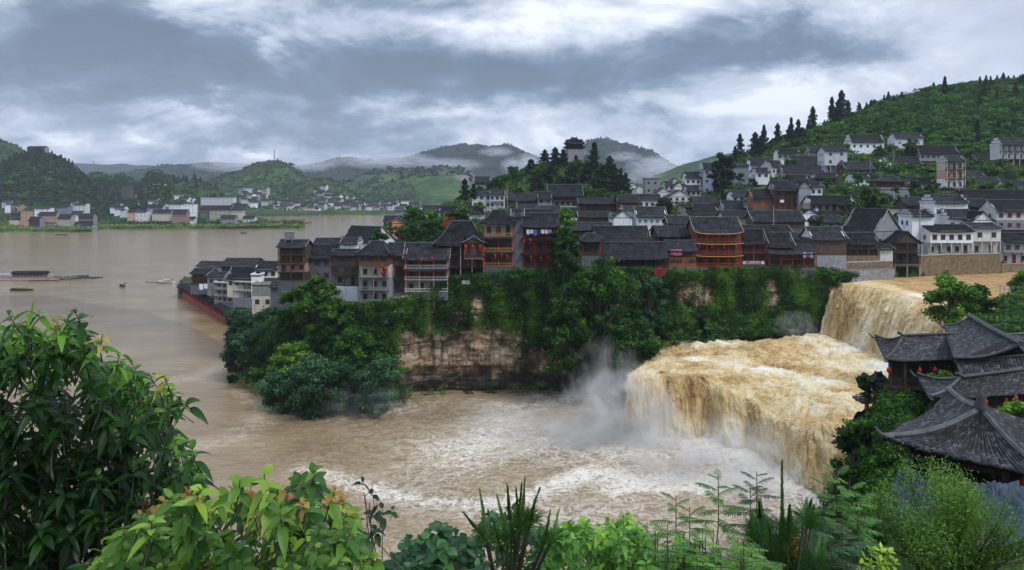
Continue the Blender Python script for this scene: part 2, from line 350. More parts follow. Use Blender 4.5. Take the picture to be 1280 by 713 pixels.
# ================================================================ HOUSES
VR = random.Random(12)
vergem = plain('lime_mortar', (.42, .43, .44), (.2, .2, .21), rnd=.3)
def gable_roof(w, d, ze, zr, axis, o, mat, over=.7, ends=.45, sag=.22, upturn=0.0, edge=None, ridge=True, name='roof', t=.16):
    """two curved slopes; axis 'x' = ridge across the view, 'y' = gable to the front. Front wall at y 0, back at y d, centred on x"""
    L_ = (w / 2 if axis == 'x' else d / 2) + ends; half = (d / 2 if axis == 'x' else w / 2); hw = half + over
    ns, nt_ = 9, 6; mb = MB(); rise = zr - ze; slope = rise / half
    for sg in (-1, 1):
        v = []
        for i in range(ns):
            s = -1 + 2 * i / (ns - 1)
            for j in range(nt_):
                k = j / (nt_ - 1); q = hw * k
                z = zr - slope * q - sag * math.sin(math.pi * k) * min(1, rise / 3) + upturn * abs(s) ** 4 * k ** 2 + .12 * abs(s) ** 3
                v.append((s * L_, sg * q, z))
        n0 = len(v); v += [(a, b_, c - t) for a, b_, c in v]
        f = []
        for i in range(ns - 1):
            for j in range(nt_ - 1):
                a = i * nt_ + j; q4 = (a, a + nt_, a + nt_ + 1, a + 1); q4 = q4 if sg < 0 else tuple(reversed(q4)); q4 = tuple(reversed(q4))
                f.append(q4); f.append(tuple(x + n0 for x in reversed(q4)))
        for i in range(ns - 1):
            a = i * nt_ + nt_ - 1; f.append((a, a + nt_, a + nt_ + n0, a + n0))
        for i in (0, ns - 1):
            for j in range(nt_ - 1):
                a = i * nt_ + j; f.append((a, a + 1, a + 1 + n0, a + n0))
        v = [((a, b_ + d / 2, c) if axis == 'x' else (b_, a + d / 2, c)) for a, b_, c in v]
        mb.add(v, f)
    r = mb.build(name, mat, o, smooth=False)
    if ridge:
        rb = MB(); a = L_
        pts = [(-a, 0, zr + .22), (-a * .9, 0, zr + .12), (0, 0, zr + .08), (a * .9, 0, zr + .12), (a, 0, zr + .22)]
        pts = [((x, d / 2, z) if axis == 'x' else (0, x + d / 2, z)) for x, _, z in pts]
        rb.tube(pts, .17, 5); rb.build('ridge', ridgem, r)
    if ridge and VR.random() < .55:      # lime mortared verges, pale against the tiles
        vb = MB(); seg_ = [k / 5 for k in range(6)]
        for sx in (-1, 1):
            for sg in (-1, 1):
                pts = []
                for k in seg_:
                    q = hw * k; z = zr - slope * q - sag * math.sin(math.pi * k) * min(1, rise / 3) + upturn * k ** 2 + .12 + .06
                    pts.append((sx * (L_ + .01), sg * q + d / 2, z) if axis == 'x' else (sg * q, sx * (L_ + .01) + d / 2, z))
                vb.tube(pts, .085, 4)
        vb.build('verge', vergem, r)
    if edge:
        eb = MB()
        for sg in ((-1,) if axis == 'x' else (-1, 1)):
            pts = []
            for i in range(ns):
                s = -1 + 2 * i / (ns - 1); z = zr - slope * hw + upturn * abs(s) ** 4 + .12 * abs(s) ** 3 - .12
                pts.append((s * L_, d / 2 + sg * (hw + .02), z) if axis == 'x' else (sg * (hw + .02), s * L_ + d / 2, z))
            eb.tube(pts, .13, 5)
        if axis == 'y':
            for sx in (-1, 1): eb.tube([(sx * hw, -ends - .02, ze - over * slope - .1), (0, -ends - .02, zr - .12)], .12, 5)
        eb.build('eave_trim', edge, r)
    return r
def hip_roof(w, d, ze, zr, o, mat, over=.8, rw=.45, upturn=.5, edge=None, name='roof'):
    """four slopes, curved, corners swept up"""
    mb = MB(); hx, hy = w / 2 + over, d / 2 + over; rx = max(w / 2 * rw, .02); ry = max(0.0, d / 2 - w / 2) * .9; n, m_ = 10, 6
    drop = over * (zr - ze) / (d / 2)
    corners = [(-hx, -hy), (hx, -hy), (hx, hy), (-hx, hy)]; top = [(-rx, -ry), (rx, -ry), (rx, ry), (-rx, ry)]
    for q in range(4):
        (ax, ay), (bx, by) = corners[q], corners[(q + 1) % 4]; (cx, cy_), (dx, dy) = top[q], top[(q + 1) % 4]; v = []
        for i in range(n):
            s = i / (n - 1)
            for j in range(m_):
                k = j / (m_ - 1); ex, ey = ax + (bx - ax) * s, ay + (by - ay) * s; tx, ty = cx + (dx - cx) * s, cy_ + (dy - cy_) * s
                lift = upturn * abs(2 * s - 1) ** 4 * k ** 2
                out = 1 + .05 * abs(2 * s - 1) ** 4 * k ** 2
                v.append(((tx + (ex - tx) * k) * out, (ty + (ey - ty) * k) * out + d / 2, zr + (ze - drop - zr) * k - (zr - ze) * .10 * math.sin(math.pi * k) + lift))
        n0 = len(v); v += [(a, b_, c - .16) for a, b_, c in v]; f = []
        for i in range(n - 1):
            for j in range(m_ - 1):
                a = i * m_ + j; f.append((a, a + 1, a + m_ + 1, a + m_)); f.append((a + n0, a + m_ + n0, a + m_ + 1 + n0, a + 1 + n0))
            a = i * m_ + m_ - 1; f.append((a, a + m_, a + m_ + n0, a + n0))
        mb.add(v, f)
    r = mb.build(name, mat, o)
    rb = MB(); rb.tube([(-rx - .1, d / 2, zr + .25), (-rx * .8, d / 2, zr + .12), (rx * .8, d / 2, zr + .12), (rx + .1, d / 2, zr + .25)], .16, 5)
    for q in range(4):
        (ax, ay), (tx, ty) = corners[q], top[q]; pts = []
        for k in (0, .25, .5, .75, 1):
            pts.append(((tx + (ax - tx) * k) * (1 + .05 * k * k), (ty + (ay - ty) * k) * (1 + .05 * k * k) + d / 2, zr + (ze - drop - zr) * k - (zr - ze) * .10 * math.sin(math.pi * k) + upturn * k * k + .08))
        rb.tube(pts, .12, 5)
    rb.build('ridge', ridgem, r)
    if edge:
        eb = MB()
        for q in range(4):
            (ax, ay), (bx, by) = corners[q], corners[(q + 1) % 4]; pts = []
            for i in range(11):
                s = i / 10; a4 = abs(2 * s - 1) ** 4; pts.append(((ax + (bx - ax) * s) * (1 + .055 * a4), (ay + (by - ay) * s) * (1 + .055 * a4) + d / 2, ze - drop + upturn * a4 - .1))
            eb.tube(pts, .12, 5)
        eb.build('eave_trim', edge, r)
    return r
def pent(w, y0, z, o, mat, depth=1.1, drop=.5, name='pent_roof', edge=None):
    mb = MB(); n = 7
    pts = []
    for i in range(n):
        s = -1 + 2 * i / (n - 1); up = .28 * abs(s) ** 4; pts.append((s * (w / 2 + .4), up))
    v = [(x, y0, z + .08 * (u > .1)) for x, u in pts] + [(x, y0 - depth, z - drop + u) for x, u in pts] + [(x, y0, z - .12) for x, u in pts] + [(x, y0 - depth, z - drop + u - .14) for x, u in pts]
    f = []
    for i in range(n - 1): f += [(i, i + 1, n + i + 1, n + i), (2 * n + i, 3 * n + i, 3 * n + i + 1, 2 * n + i + 1), (n + i, n + i + 1, 3 * n + i + 1, 3 * n + i)]
    f += [(0, n, 3 * n, 2 * n), (n - 1, 3 * n - 1, 4 * n - 1, 2 * n - 1)]
    mb.add(v, f); r = mb.build(name, mat, o)
    if edge:
        eb = MB(); eb.tube([(x, y0 - depth - .04, z - drop + u - .05) for x, u in pts], .13, 5); eb.build('eave_trim', edge, r)
    return r
def window(o, x, y, z, w, h, frame=darkwood, pane=glass, side=0, panes=2, lod=False):
    """a framed window with its sill proud of the wall; side 0 = front, -1 / 1 = left / right wall"""
    mb = MB(); t = .09; e = .06
    def bx(m, a0, a1, z0, z1, out0, out1):
        if side == 0: m.box(a0, a1, y - out1, y - out0, z0, z1)
        elif side < 0: m.box(x - out1, x - out0, a0, a1, z0, z1)
        else: m.box(x + out0, x + out1, a0, a1, z0, z1)
    c = x if side == 0 else y
    a0, a1 = c - w / 2, c + w / 2
    pm = MB(); bx(pm, a0 + t, a1 - t, z + t, z + h - t, -.05, .02)
    if lod: return pm.build('window', pane, o)
    bx(mb, a0, a0 + t, z, z + h, -.02, e); bx(mb, a1 - t, a1, z, z + h, -.02, e); bx(mb, a0 + t, a1 - t, z, z + t, -.02, e); bx(mb, a0 + t, a1 - t, z + h - t, z + h, -.02, e)
    for k in range(1, panes): xx = a0 + w * k / panes; bx(mb, xx - .035, xx + .035, z + t, z + h - t, -.02, e - .01)
    bx(mb, a0 - .1, a1 + .1, z - .1, z - .005, -.02, e + .08)
    f = mb.build('window', frame, o); pm.build('pane', pane, f); return f
WALLS = {}
HOUSES = {}
def house(label, px0, px1, yr, ye, yb, Y, fl='w', roof='x', wall=white, wood=darkwood, posts=None, rail=None, d=None, rot=0, mats=None, name='house', cat='house',
          group=None, win=None, pane=glass, frame=None, over=.8, stepped=None, up=.35, edge=None, tile=None, gmat=None, depth_under=3.0, nwin=None, sidewin=True, lod=0, stilts=0, gable_win=False, base=None, plants=False, found=None):
    """a building read from bottom storey to top storey: w windows, b balcony, g glazed timber, o open, p plain, e = pent roof over the storey below"""
    w = (px1 - px0) * Y / F; x = ((px0 + px1) / 2 - 640) / F * Y
    d = d or max(5.0, min(9.0, w * .8))
    zb = ZP(yb, Y); ze = ZP(ye, Y) - zb; 
    zr = (ZP(yr, Y + (d / 2 if roof != 'y' else 0)) - zb) if roof != 'flat' else ze
    if roof in 'xh' and roof != 'flat': zr = max(zr, ze + .28 * d / 2)
    o = thing(name, label, cat, (x, Y, zb), -R(rot), group); HOUSES[label] = o
    posts = posts or wood; rail = rail or wood; frame = frame or wood
    sto = [c for c in fl if c != 'e']; n = len(sto); hb_ = (base[0] and (ZP(base[0], Y) - zb)) if base else 0.0
    sh = (ze - hb_) / n; z = hb_
    groups = {}
    def M(m):
        if m.name not in groups: groups[m.name] = (MB(), m)
        return groups[m.name][0]
    if stilts:
        sb = max(.5, min(w, 5) / 2)
        M(slate).box(-w / 2, w / 2, 1.6, d, -depth_under, 0)
        k = max(2, int(w / 3.2) + 1)
        for i in range(k):
            xx = -w / 2 + .2 + (w - .4) * i / (k - 1); pb = MB(); pb.box(xx - .16, xx + .16, .1, .42, -stilts, 0); pb.build('stilt', concrete, o)
        M(concrete).box(-w / 2, w / 2, 0, 1.6, -.25, 0)
    if base:
        M(base[1]).box(-w / 2, w / 2, 0, d, -depth_under, hb_)
    elif not stilts: M(found or ((mats or [wall])[0] if (mats or [wall])[0] not in (brownwood, redwood, orangewood, darkwood, black) else slate)).box(-w / 2, w / 2, 0, d, -depth_under, 0)
    # storeys
    si = 0; rdep = min(1.5, d * .25)
    seq = list(fl)
    for ci, c in enumerate(seq):
        if c == 'e':
            pent(w, 0.02, z + .12, o, tilex if not tile else tile, edge=edge); continue
        wm = (mats[si] if mats and si < len(mats) else wall); gap = .0
        z0, z1 = z, z + sh
        k = nwin or max(1, int(round(w / 3.0)))
        if c in 'wp':
            M(wm).box(-w / 2, w / 2, 0, d, z0, z1)
            if c == 'w':
                ww = min(1.5, w / k * .52); hh = min(1.5, sh * .5)
                for i in range(k):
                    xx = -w / 2 + w * (i + .5) / k; window(o, xx, 0, z0 + (sh - hh) * .5, ww, hh, frame if wm not in (darkwood,) else brownwood, pane, lod=lod)
            if sidewin and not lod and d > 5:
                s_ = 1 if x < 0 else -1
                for yy in (d * .35, d * .7): window(o, s_ * w / 2, yy, z0 + sh * .28, 1.0, min(1.3, sh * .45), frame, pane, side=s_)
        elif c == 'g':
            M(wm).box(-w / 2, w / 2, .12, d, z0, z1); kk = max(2, int(w / 1.6)); gb = MB(); pb = MB()
            gb.box(-w / 2, w / 2, 0, .11, z0, z0 + sh * .38); gb.box(-w / 2, w / 2, 0, .11, z1 - .3, z1)
            for i in range(kk + 1): xx = -w / 2 + (w - .14) * i / kk; gb.box(xx, xx + .14, -.02, .115, z0 + sh * .38, z1 - .3)
            for i in range(kk):
                if (i * 7 + si) % 3 == 2: continue
                xx = -w / 2 + (w - .14) * i / kk; pb.box(xx + .2, xx + (w - .14) / kk - .06, .06, .118, z0 + sh * .42, z1 - .34)
            fr = gb.build('window_band', frame, o); pb.build('pane', pane, fr)
        elif c in 'bo':
            M(wm).box(-w / 2, w / 2, rdep, d, z0, z1)
            M(wood).box(-w / 2, w / 2, 0, rdep, z0 - .02, z0 + .16)
            kk = max(2, int(w / 2.9) + 1); 
            if not lod:
                for i in range(kk):
                    xx = -w / 2 + .1 + (w - .32) * i / (kk - 1); pb = MB(); pb.box(xx, xx + .2, .02, .24, z0 + .16, z1); pb.build('post', posts, o)
                for i in range(k):
                    xx = -w / 2 + w * (i + .5) / k
                    window(o, xx, rdep, z0 + .2 + (0 if (i + si) % 3 == 1 else .7), 1.2, sh * (.72 if (i + si) % 3 == 1 else .45), frame, pane)
            else:
                db = MB(); db.box(-w / 2 + .3, w / 2 - .3, rdep - .03, rdep + .02, z0 + .4, z1 - .5); db.build('window', pane, o)
            if c == 'b':
                rb = MB(); hr = min(.95, sh * .36)
                rb.box(-w / 2, w / 2, -.06, .0, z0 + .16 + hr - .1, z0 + .16 + hr); rb.box(-w / 2, w / 2, -.06, .0, z0 + .2, z0 + .3)
                rb.box(-w / 2 - .06, -w / 2, -.06, rdep, z0 + .16 + hr - .1, z0 + .16 + hr); rb.box(w / 2, w / 2 + .06, -.06, rdep, z0 + .16 + hr - .1, z0 + .16 + hr)
                m_ = max(3, int(w / (.5 if not lod else 1.2)))
                for i in range(m_ + 1): xx = -w / 2 + (w - .07) * i / m_; rb.box(xx, xx + .07, -.055, -.005, z0 + .3, z0 + .06 + hr)
                rb.build('railing', rail, o)
        z = z1; si += 1
    # head beam under eaves
    M(wood).box(-w / 2 - .03, w / 2 + .03, -.04, .3, ze - .28, ze - .02)
    # gables
    top = (mats[-1] if mats else wall); gm = gmat or top
    if roof == 'x':
        for sx in (-1, 1):
            gb = M(gm); a = sx * w / 2; b_ = a - sx * .25
            gb.add([(a, 0, ze), (a, d, ze), (a, d / 2, zr - .1), (b_, 0, ze), (b_, d, ze), (b_, d / 2, zr - .1)], [(0, 1, 2), (5, 4, 3), (0, 2, 5, 3), (1, 4, 5, 2), (0, 3, 4, 1)])
    elif roof == 'y':
        for y0_, y1_ in ((0, .25), (d - .25, d)): M(gm).add([(-w / 2, y0_, ze), (w / 2, y0_, ze), (0, y0_, zr - .12), (-w / 2, y1_, ze), (w / 2, y1_, ze), (0, y1_, zr - .12)], [(0, 1, 2), (5, 4, 3), (0, 2, 5, 3), (1, 4, 5, 2)])
        if gable_win: window(o, 0, 0, ze + (zr - ze) * .05, min(1.1, w * .2), min(1.2, (zr - ze) * .45), frame, pane)
    for k_, (mb, m_) in groups.items(): 
        if mb.n: mb.build('wall', m_, o)
    if stepped:
        for sx in stepped:
            sb_ = MB(); cb = MB(); a = sx * w / 2; steps = [(0, d, .5), (d * .18, d * .82, .5 + (zr - ze) * .45), (d * .36, d * .64, .6 + (zr - ze) * .85)]; zprev = ze - .4
            for (a0, a1, h_) in steps:
                sb_.box(a - .2, a + .2, a0 - .3, a1 + .3, zprev, ze + h_); cb.box(a - .36, a + .36, a0 - .5, a1 + .5, ze + h_ + .003, ze + h_ + .18); zprev = ze + h_
            s_ = sb_.build('stepped_gable', trimwhite, o); cb.build('coping', coping, s_)
    if stepped == () : pass
    if roof == 'x': gable_roof(w, d, ze, zr, 'x', o, tile or tilex, over=over, upturn=up * .6, edge=edge, ends=.1 if stepped else .5)
    elif roof == 'y': gable_roof(w, d, ze, zr, 'y', o, tile or tiley, over=min(over, .6), upturn=up * .3, edge=edge)
    elif roof == 'h': hip_roof(w, d, ze, zr, o, tile or tilex, over=over, upturn=up, edge=edge)
    else:
        rb = MB(); rb.box(-w / 2 - .2, w / 2 + .2, -.2, d + .2, ze, ze + .25); r_ = rb.build('roof', coping if roof == 'flat' else concrete, o)
        pb = MB(); pb.box(-w / 2 - .2, w / 2 + .2, -.2, -.02, ze + .253, ze + .8); pb.box(-w / 2 - .2, -w / 2, -.02, d + .2, ze + .253, ze + .8); pb.box(w / 2, w / 2 + .2, -.02, d + .2, ze + .253, ze + .8); pb.build('parapet', wall, r_)
    return o
def shed_roof(label, px0, px1, y0, y1, Y, depth=4, mat=None, name='lean_to_roof', cat='roof', under=2.4, wall=darkwood):
    """a simple lean-to: four posts and a sloping tiled roof"""
    w = (px1 - px0) * Y / F; x = ((px0 + px1) / 2 - 640) / F * Y; ze = ZP(y1, Y); zr = ze + max(.8, (ZP(y0, Y + depth) - ze))
    o = thing('lean_to', label, 'lean-to', (x, Y, ze - under)); mb = MB()
    mb.slab([(-w / 2, -.3, under), (w / 2, -.3, under), (w / 2, depth, under + zr - ze), (-w / 2, depth, under + zr - ze)], .15); mb.build('roof', mat or tilex, o)
    for sx in (-1, 1):
        p_ = MB(); p_.box(sx * (w / 2 - .2) - .1, sx * (w / 2 - .2) + .1, .1, .3, -2, under - .12); p_.build('post', wall, o)
    b_ = MB(); b_.box(-w / 2 + .2, w / 2 - .2, depth - .6, depth - .3, -2, under + .2); b_.build('wall', wall, o)
    return o

def build_front_row():
    h = house
    B, BR, RW, OW = darkwood, brownwood, redwood, orangewood
    h('narrow tall house with open brown balconies over dark grey stone and a rooftop tank', 347, 380, 300, 309, 386, 203, 'oboe'.replace('e','') + 'b', mats=[B, pinkw, BR, B], base=(352, slate), rail=BR, posts=B, depth_under=9, d=8, over=.5)
    h('dark slate grey house with a black tile roof beside the narrow balcony house', 379, 414, 306, 321, 352, 208, 'ww', wall=slate, depth_under=12, d=8)
    h('white walled stilt house with dark brown wooden top storey and dark gap below', 413, 448, 312, 319, 364, 184, 'ogg'[:2] + 'g', mats=[concrete, B, RW], base=(358, white), depth_under=7, d=7, rot=8, over=.5, rail=white)
    h('four storey stilt house with grey balconies under a brown timber storey', 448, 485, 302, 317, 380, 177, 'bbbg', mats=[greyw, greyw, cream, BR], rail=greyw, posts=greyw, depth_under=5, d=8, frame=BR, roof='h', up=.6, rot=4)
    h('brown timber house with red doorway sitting between the grey balcony house and the lit verandas', 485, 506, 304, 317, 366, 182, 'obg', mats=[slate, BR, RW], depth_under=6, d=7)
    h('stilt house with two lit verandas and white balustrades under stepped tile roofs', 506, 560, 304, 322, 366, 181, 'bbeb', mats=[concrete, OW, RW], rail=trimwhite, posts=yellowwood, depth_under=2, found=slate, d=8, wood=B)
    h('stilt house on tall white posts with small porch gable and red lanterns', 546, 605, 277, 303, 352, 184, 'obb', mats=[black, BR, B], posts=trimwhite, rail=B, depth_under=5, d=9, roof='h', up=.5)
    h('small gabled porch roof on red posts projecting over the tall white stilts', 580, 604, 296, 303, 323, 181.5, 'b', mats=[B], posts=redpaint, rail=redwood, roof='y', d=3, depth_under=.3, name='porch', cat='porch', sidewin=False)
    h('three storey gabled house with white lattice balustrade above a yellow one', 605, 641, 263, 278, 334, 183, 'bebeb', mats=[BR, B, cream], rail=yellowwood, posts=redpaint, depth_under=6, d=9, roof='h', up=.7)
    h('narrow dark brick stair tower between the lattice balcony house and the laundry house', 641, 653, 262, 270, 336, 184, 'ppp', mats=[slate, slate, slate], depth_under=5, d=6, name='stair_tower', cat='tower')
    h('three storey house with red posts and laundry strung along its top balcony', 653, 698, 267, 281, 335, 184, 'bebeb', mats=[BR, RW, B], rail=redwood, posts=redpaint, depth_under=5, d=9, over=1.1)
    h('small wooden tea pavilion with red posts beyond the upright dark tree', 727, 751, 292, 300, 320, 186, 'b', mats=[B], posts=redpaint, rail=B, roof='h', up=.9, d=5, name='pavilion', cat='pavilion', depth_under=4)
    h('long low veranda restaurant with wooden railing and broad black roofs', 752, 834, 303, 320, 337, 188, 'b', mats=[black], posts=B, rail=BR, d=9, depth_under=4, over=1.2)
    h('black roofed hall directly behind the long veranda restaurant', 745, 812, 283, 300, 322, 200, 'p', mats=[B], d=12, depth_under=3, over=1.0)
    h('timber house with a pink cloth sign hung from its upper gallery', 836, 870, 301, 312, 334, 193, 'gb', mats=[OW, BR], posts=B, rail=OW, d=7, frame=OW)
    h('small house with red and blue goods on its porch behind the pink sign', 822, 861, 283, 294, 306, 204, 'b', mats=[BR], posts=redpaint, rail=redwood, d=8, depth_under=6)
    h('three tiered red and orange gallery house with golden edged curving eaves', 869, 926, 272, 288, 334, 199, 'bebeb', mats=[OW, RW, RW], posts=redpaint, rail=redrail, edge=yellowedge, d=9, up=1.0, over=1.2, wood=OW, frame=RW)
    h('dark two storey house with red posts and a pale banner along its balcony', 926, 958, 287, 303, 331, 202, 'bb', mats=[B, RW], posts=redpaint, rail=redwood, d=8)
    h('house with curving black roof over bright orange shutters', 956, 991, 291, 305, 315, 203.5, 'g', mats=[RW], frame=OW, d=7, up=.8, over=1.2, depth_under=2, pane=yellowwood)
    h('red framed double gallery with laundry under a long grey roof', 961, 1021, 306, 315, 335, 201.5, 'bb', mats=[B, OW], posts=redpaint, rail=redwood, d=7, over=1.2, depth_under=3, wood=RW)
    h('dark timber house with white gable tips on a pale grey stone tower', 1016, 1058, 284, 298, 341, 205, 'pp', mats=[greystone, B], gmat=trimwhite, d=9, depth_under=5, nwin=1)
    h('open fronted dark house beside the pale stone tower with a sheet metal awning', 1057, 1100, 291, 304, 346, 212, 'pob', mats=[stone, B, greyw], base=(328, stone), rail=B, d=9, depth_under=4)
    h('large pale grey gabled house with two dark windows at the bend of the river wall', 1085, 1133, 262, 289, 314, 222, 'w', wall=greystone, roof='y', d=12, nwin=2, gable_win=False, depth_under=9, rot=-22)
    h('dark timber stilt house of two open storeys on white piers in the river', 1118, 1151, 290, 303, 331, 214, 'ob', mats=[black, B], posts=B, rail=B, stilts=4.6, d=6, depth_under=1, roof='y')
    h('small white walled workshop under the dark timber eaves by the river', 1098, 1116, 306, 311, 322, 213, 'p', wall=trimwhite, d=5, depth_under=3, roof='x')
    h('tall white house with scalloped top gable beside the grey gabled house', 1140, 1167, 263, 270, 302, 228, 'pp', wall=white, d=8, stepped=(-1, 1), depth_under=6, sidewin=True)
    h('long white riverside house, left half with stepped parapet, over a planted terrace', 1163, 1216, 281, 289, 319, 224, 'bw', mats=[cream, white], rail=concrete, posts=trimwhite, d=9, depth_under=4)
    h('long white riverside house, right half with two broad windows, over a planted terrace', 1216, 1251, 279, 285, 319, 226, 'bw', mats=[cream, white], rail=concrete, posts=trimwhite, d=9, depth_under=4, nwin=2)
    h('white house with two stepped gables directly above the long riverside house', 1168, 1210, 244, 253, 276, 252, 'w', wall=white, stepped=(-1, 1), d=9, depth_under=7, pane=bluepane)
    h('white gabled house with small lattice window facing the river bend', 1217, 1241, 265, 275, 292, 243, 'w', wall=white, roof='y', d=10, nwin=1, depth_under=8, frame=greyw)
    h('black roofed white house left of the lattice window house', 1185, 1219, 262, 272, 290, 248, 'w', wall=white, stepped=(-1,), d=8, depth_under=8)
    h('three storey house with red window frames near the right edge', 1246, 1300, 250, 263, 300, 246, 'bww', mats=[RW, greyw, white], frame=redpaint, d=10, depth_under=9, rail=RW)
    h('dark roofed house with pale lilac walls and red rails at the right edge', 1255, 1310, 291, 302, 330, 232, 'bw', mats=[white, greyw], rail=redpaint, posts=redwood, d=9, depth_under=3)
    h('long black roofed gallery high on the right above the red window frames', 1212, 1296, 238, 250, 262, 268, 'p', mats=[B], d=9, depth_under=6)
def build_second_rows():
    h = house; B, BR, RW, OW = darkwood, brownwood, redwood, orangewood
    # peninsula left
    h('large white gabled hall with a broad dark roof overlooking the lake', 418, 466, 283, 302, 314, 252, 'p', wall=white, roof='x', d=15, rot=28, depth_under=8, over=.6)
    h('white stepped gable house in front of the broad roofed lakeside hall', 425, 447, 298, 304, 314, 222, 'p', wall=white, stepped=(-1, 1), d=7, depth_under=8)
    h('low grey roofed house between the slate house and the white stepped gable', 392, 425, 298, 305, 314, 228, 'p', wall=greyw, d=8, depth_under=8, roof='x')
    h('orange walled house with a dark curved roof among trees by the lake', 484, 506, 273, 279, 291, 300, 'w', wall=orangew, d=8, roof='y', frame=BR, pane=black)
    h('dark roofed annex behind the orange walled house', 480, 500, 270, 277, 284, 309, 'p', wall=B, d=8)
    h('white house with colonnaded ground floor on the slope left of the conifers', 526, 549, 257, 264, 277, 345, 'bw', mats=[greyw, white], rail=white, posts=trimwhite, d=9)
    h('white low house with dark roof beside the colonnaded one', 549, 571, 258, 265, 274, 342, 'w', wall=white, d=8)
    h('dark roofed long house under the white villa', 574, 606, 258, 266, 273, 325, 'p', wall=white, d=8)
    h('white villa with two storeys of small windows and a stepped centre gable', 590, 614, 240, 243, 260, 345, 'ww', wall=white, d=9, nwin=3)
    h('white wing with stepped gable joined to the villa', 612, 631, 239, 243, 261, 343, 'bw', wall=white, stepped=(-1, 1), d=9, rail=white, posts=trimwhite)
    h('grey roofed pavilion on the shoulder of the pagoda hill', 593, 612, 221, 227, 232, 420, 'o', wall=greyw, d=8)
    h('long black roofed house in the row below the pagoda hill with white end wall', 634, 672, 242, 250, 258, 352, 'p', wall=white, mats=[B], gmat=white, d=9)
    h('grey two storey house with blue grey walls in the row below the pagoda hill', 672, 690, 240, 248, 262, 345, 'ww', wall=bluegrey, d=8, nwin=2)
    h('large double roofed timber house with long brown balcony below the pagoda hill', 686, 728, 231, 244, 258, 350, 'beb', mats=[white, B], rail=BR, posts=B, d=10, up=.6)
    h('wide timber house with dark gallery and small white gable under the pagoda hill', 724, 775, 248, 254, 266, 330, 'b', mats=[B], rail=RW, posts=B, d=10)
    h('black roofed house with small white gable above the front row', 724, 764, 265, 271, 280, 290, 'p', mats=[B], gmat=white, d=9)
    h('house with lit orange wooden front beside the dark gallery', 772, 800, 244, 252, 266, 326, 'b', mats=[OW], posts=OW, rail=OW, d=8)
    h('long black roof low behind the laundry house', 700, 766, 279, 287, 296, 215, 'p', mats=[B], d=11, gmat=greyw)
    h('grey slate roofed house behind the three storey balcony houses', 640, 690, 262, 270, 282, 262, 'p', mats=[B], d=9)
    h('steep white gabled house facing the river among black roofs', 767, 790, 263, 272, 288, 256, 'p', wall=white, roof='y', d=10, depth_under=5)
    h('white stepped gable house beside the steep white gabled one', 779, 797, 258, 262, 284, 268, 'p', wall=white, d=8, stepped=(-1,), depth_under=5)
    h('pale green windowed white building with a black roof', 796, 833, 259, 270, 298, 262, 'pw', wall=cream, mats=[white, white], d=9, pane=bluepane, nwin=5, frame=trimwhite, depth_under=5)
    h('black roofed low house in front of the green windowed building', 820, 860, 283, 291, 300, 226, 'p', mats=[B], gmat=white, d=9)
    h('cream gabled house with long black roof in the middle of the town', 855, 907, 255, 267, 277, 300, 'p', wall=cream, mats=[cream], roof='x', d=11, rot=-25)
    h('house with white arched dormer right of the cream gabled house', 905, 932, 251, 262, 270, 305, 'w', wall=greyw, d=9, nwin=1)
    h('small cream house with green shutters below the arched dormer', 913, 932, 268, 271, 279, 288, 'w', wall=cream, d=7, pane=bluepane)
    h('white house with balcony and open gable in the middle distance', 835, 865, 238, 246, 258, 360, 'bw', mats=[cream, white], rail=white, posts=trimwhite, roof='y', d=10)
    h('white house with black coped gable left of the open gable one', 822, 838, 235, 240, 252, 372, 'p', wall=white, d=9, roof='y')
    h('white hipped house behind the green windowed building', 798, 826, 243, 249, 262, 338, 'w', wall=white, d=9)
    h('dark brown terrace house between the white houses', 790, 812, 246, 252, 262, 345, 'p', wall=BR, mats=[B], d=8)
    h('long dark roof over white walls just left of the three tiered gallery house', 836, 872, 271, 279, 292, 246, 'p', mats=[B], d=9)
    h('bluish white distant house at the foot of the far valley', 785, 797, 229, 232, 241, 470, 'w', wall=white, roof='y', d=9, nwin=1)
    h('second bluish white gabled house right of the one at the valley foot', 796, 804, 231, 234, 242, 466, 'p', wall=white, roof='y', d=8)
    h('grey unfinished brick block in the far valley', 807, 823, 222, 224, 243, 450, 'ww', wall=greyw, roof='flat', d=10, nwin=2)
    h('white distant house right of the unfinished brick block', 831, 842, 227, 231, 238, 455, 'w', wall=white, d=9)
    h('white gabled distant house beside two similar roofs in the valley', 843, 856, 228, 233, 240, 448, 'p', wall=white, roof='y', d=9)
    h('small white house with steep gable at the top of the valley houses', 838, 850, 223, 227, 232, 480, 'w', wall=white, roof='y', d=9)
    h('tall white house with black roof at the left end of the hillside terrace', 857, 876, 215, 222, 243, 398, 'ww', wall=white, d=9)
    h('grey house with narrow turret windows beside the tall dark leafy tree', 879, 898, 204, 210, 243, 395, 'www', wall=bluegrey, d=9, nwin=2, stepped=(-1,))
    h('blank blue grey gabled house right of the tall dark leafy tree', 917, 936, 205, 207, 226, 385, 'pp', wall=bluegrey, roof='x', d=9, sidewin=False)
    # upper hillside
    h('white house with long black roof on the upper slope right of the blank grey house', 938, 966, 198, 206, 216, 392, 'w', wall=white, d=9)
    h('white gabled house at the centre of the upper slope', 962, 983, 201, 208, 220, 385, 'w', wall=white, d=9, roof='x', rot=-25)
    h('low dark roofed pavilion house on top of the upper slope', 973, 1000, 186, 191, 200, 420, 'b', mats=[white], rail=white, d=8)
    h('cream walled longhouse with black roof on the upper slope', 990, 1030, 195, 204, 210, 402, 'w', wall=cream, d=9)
    h('second longhouse with black roof and cream wall, directly below the first', 979, 1030, 207, 215, 226, 380, 'w', wall=cream, d=9)
    h('small dark roofed house behind the longhouses', 1012, 1031, 184, 189, 195, 428, 'p', wall=greyw, d=8)
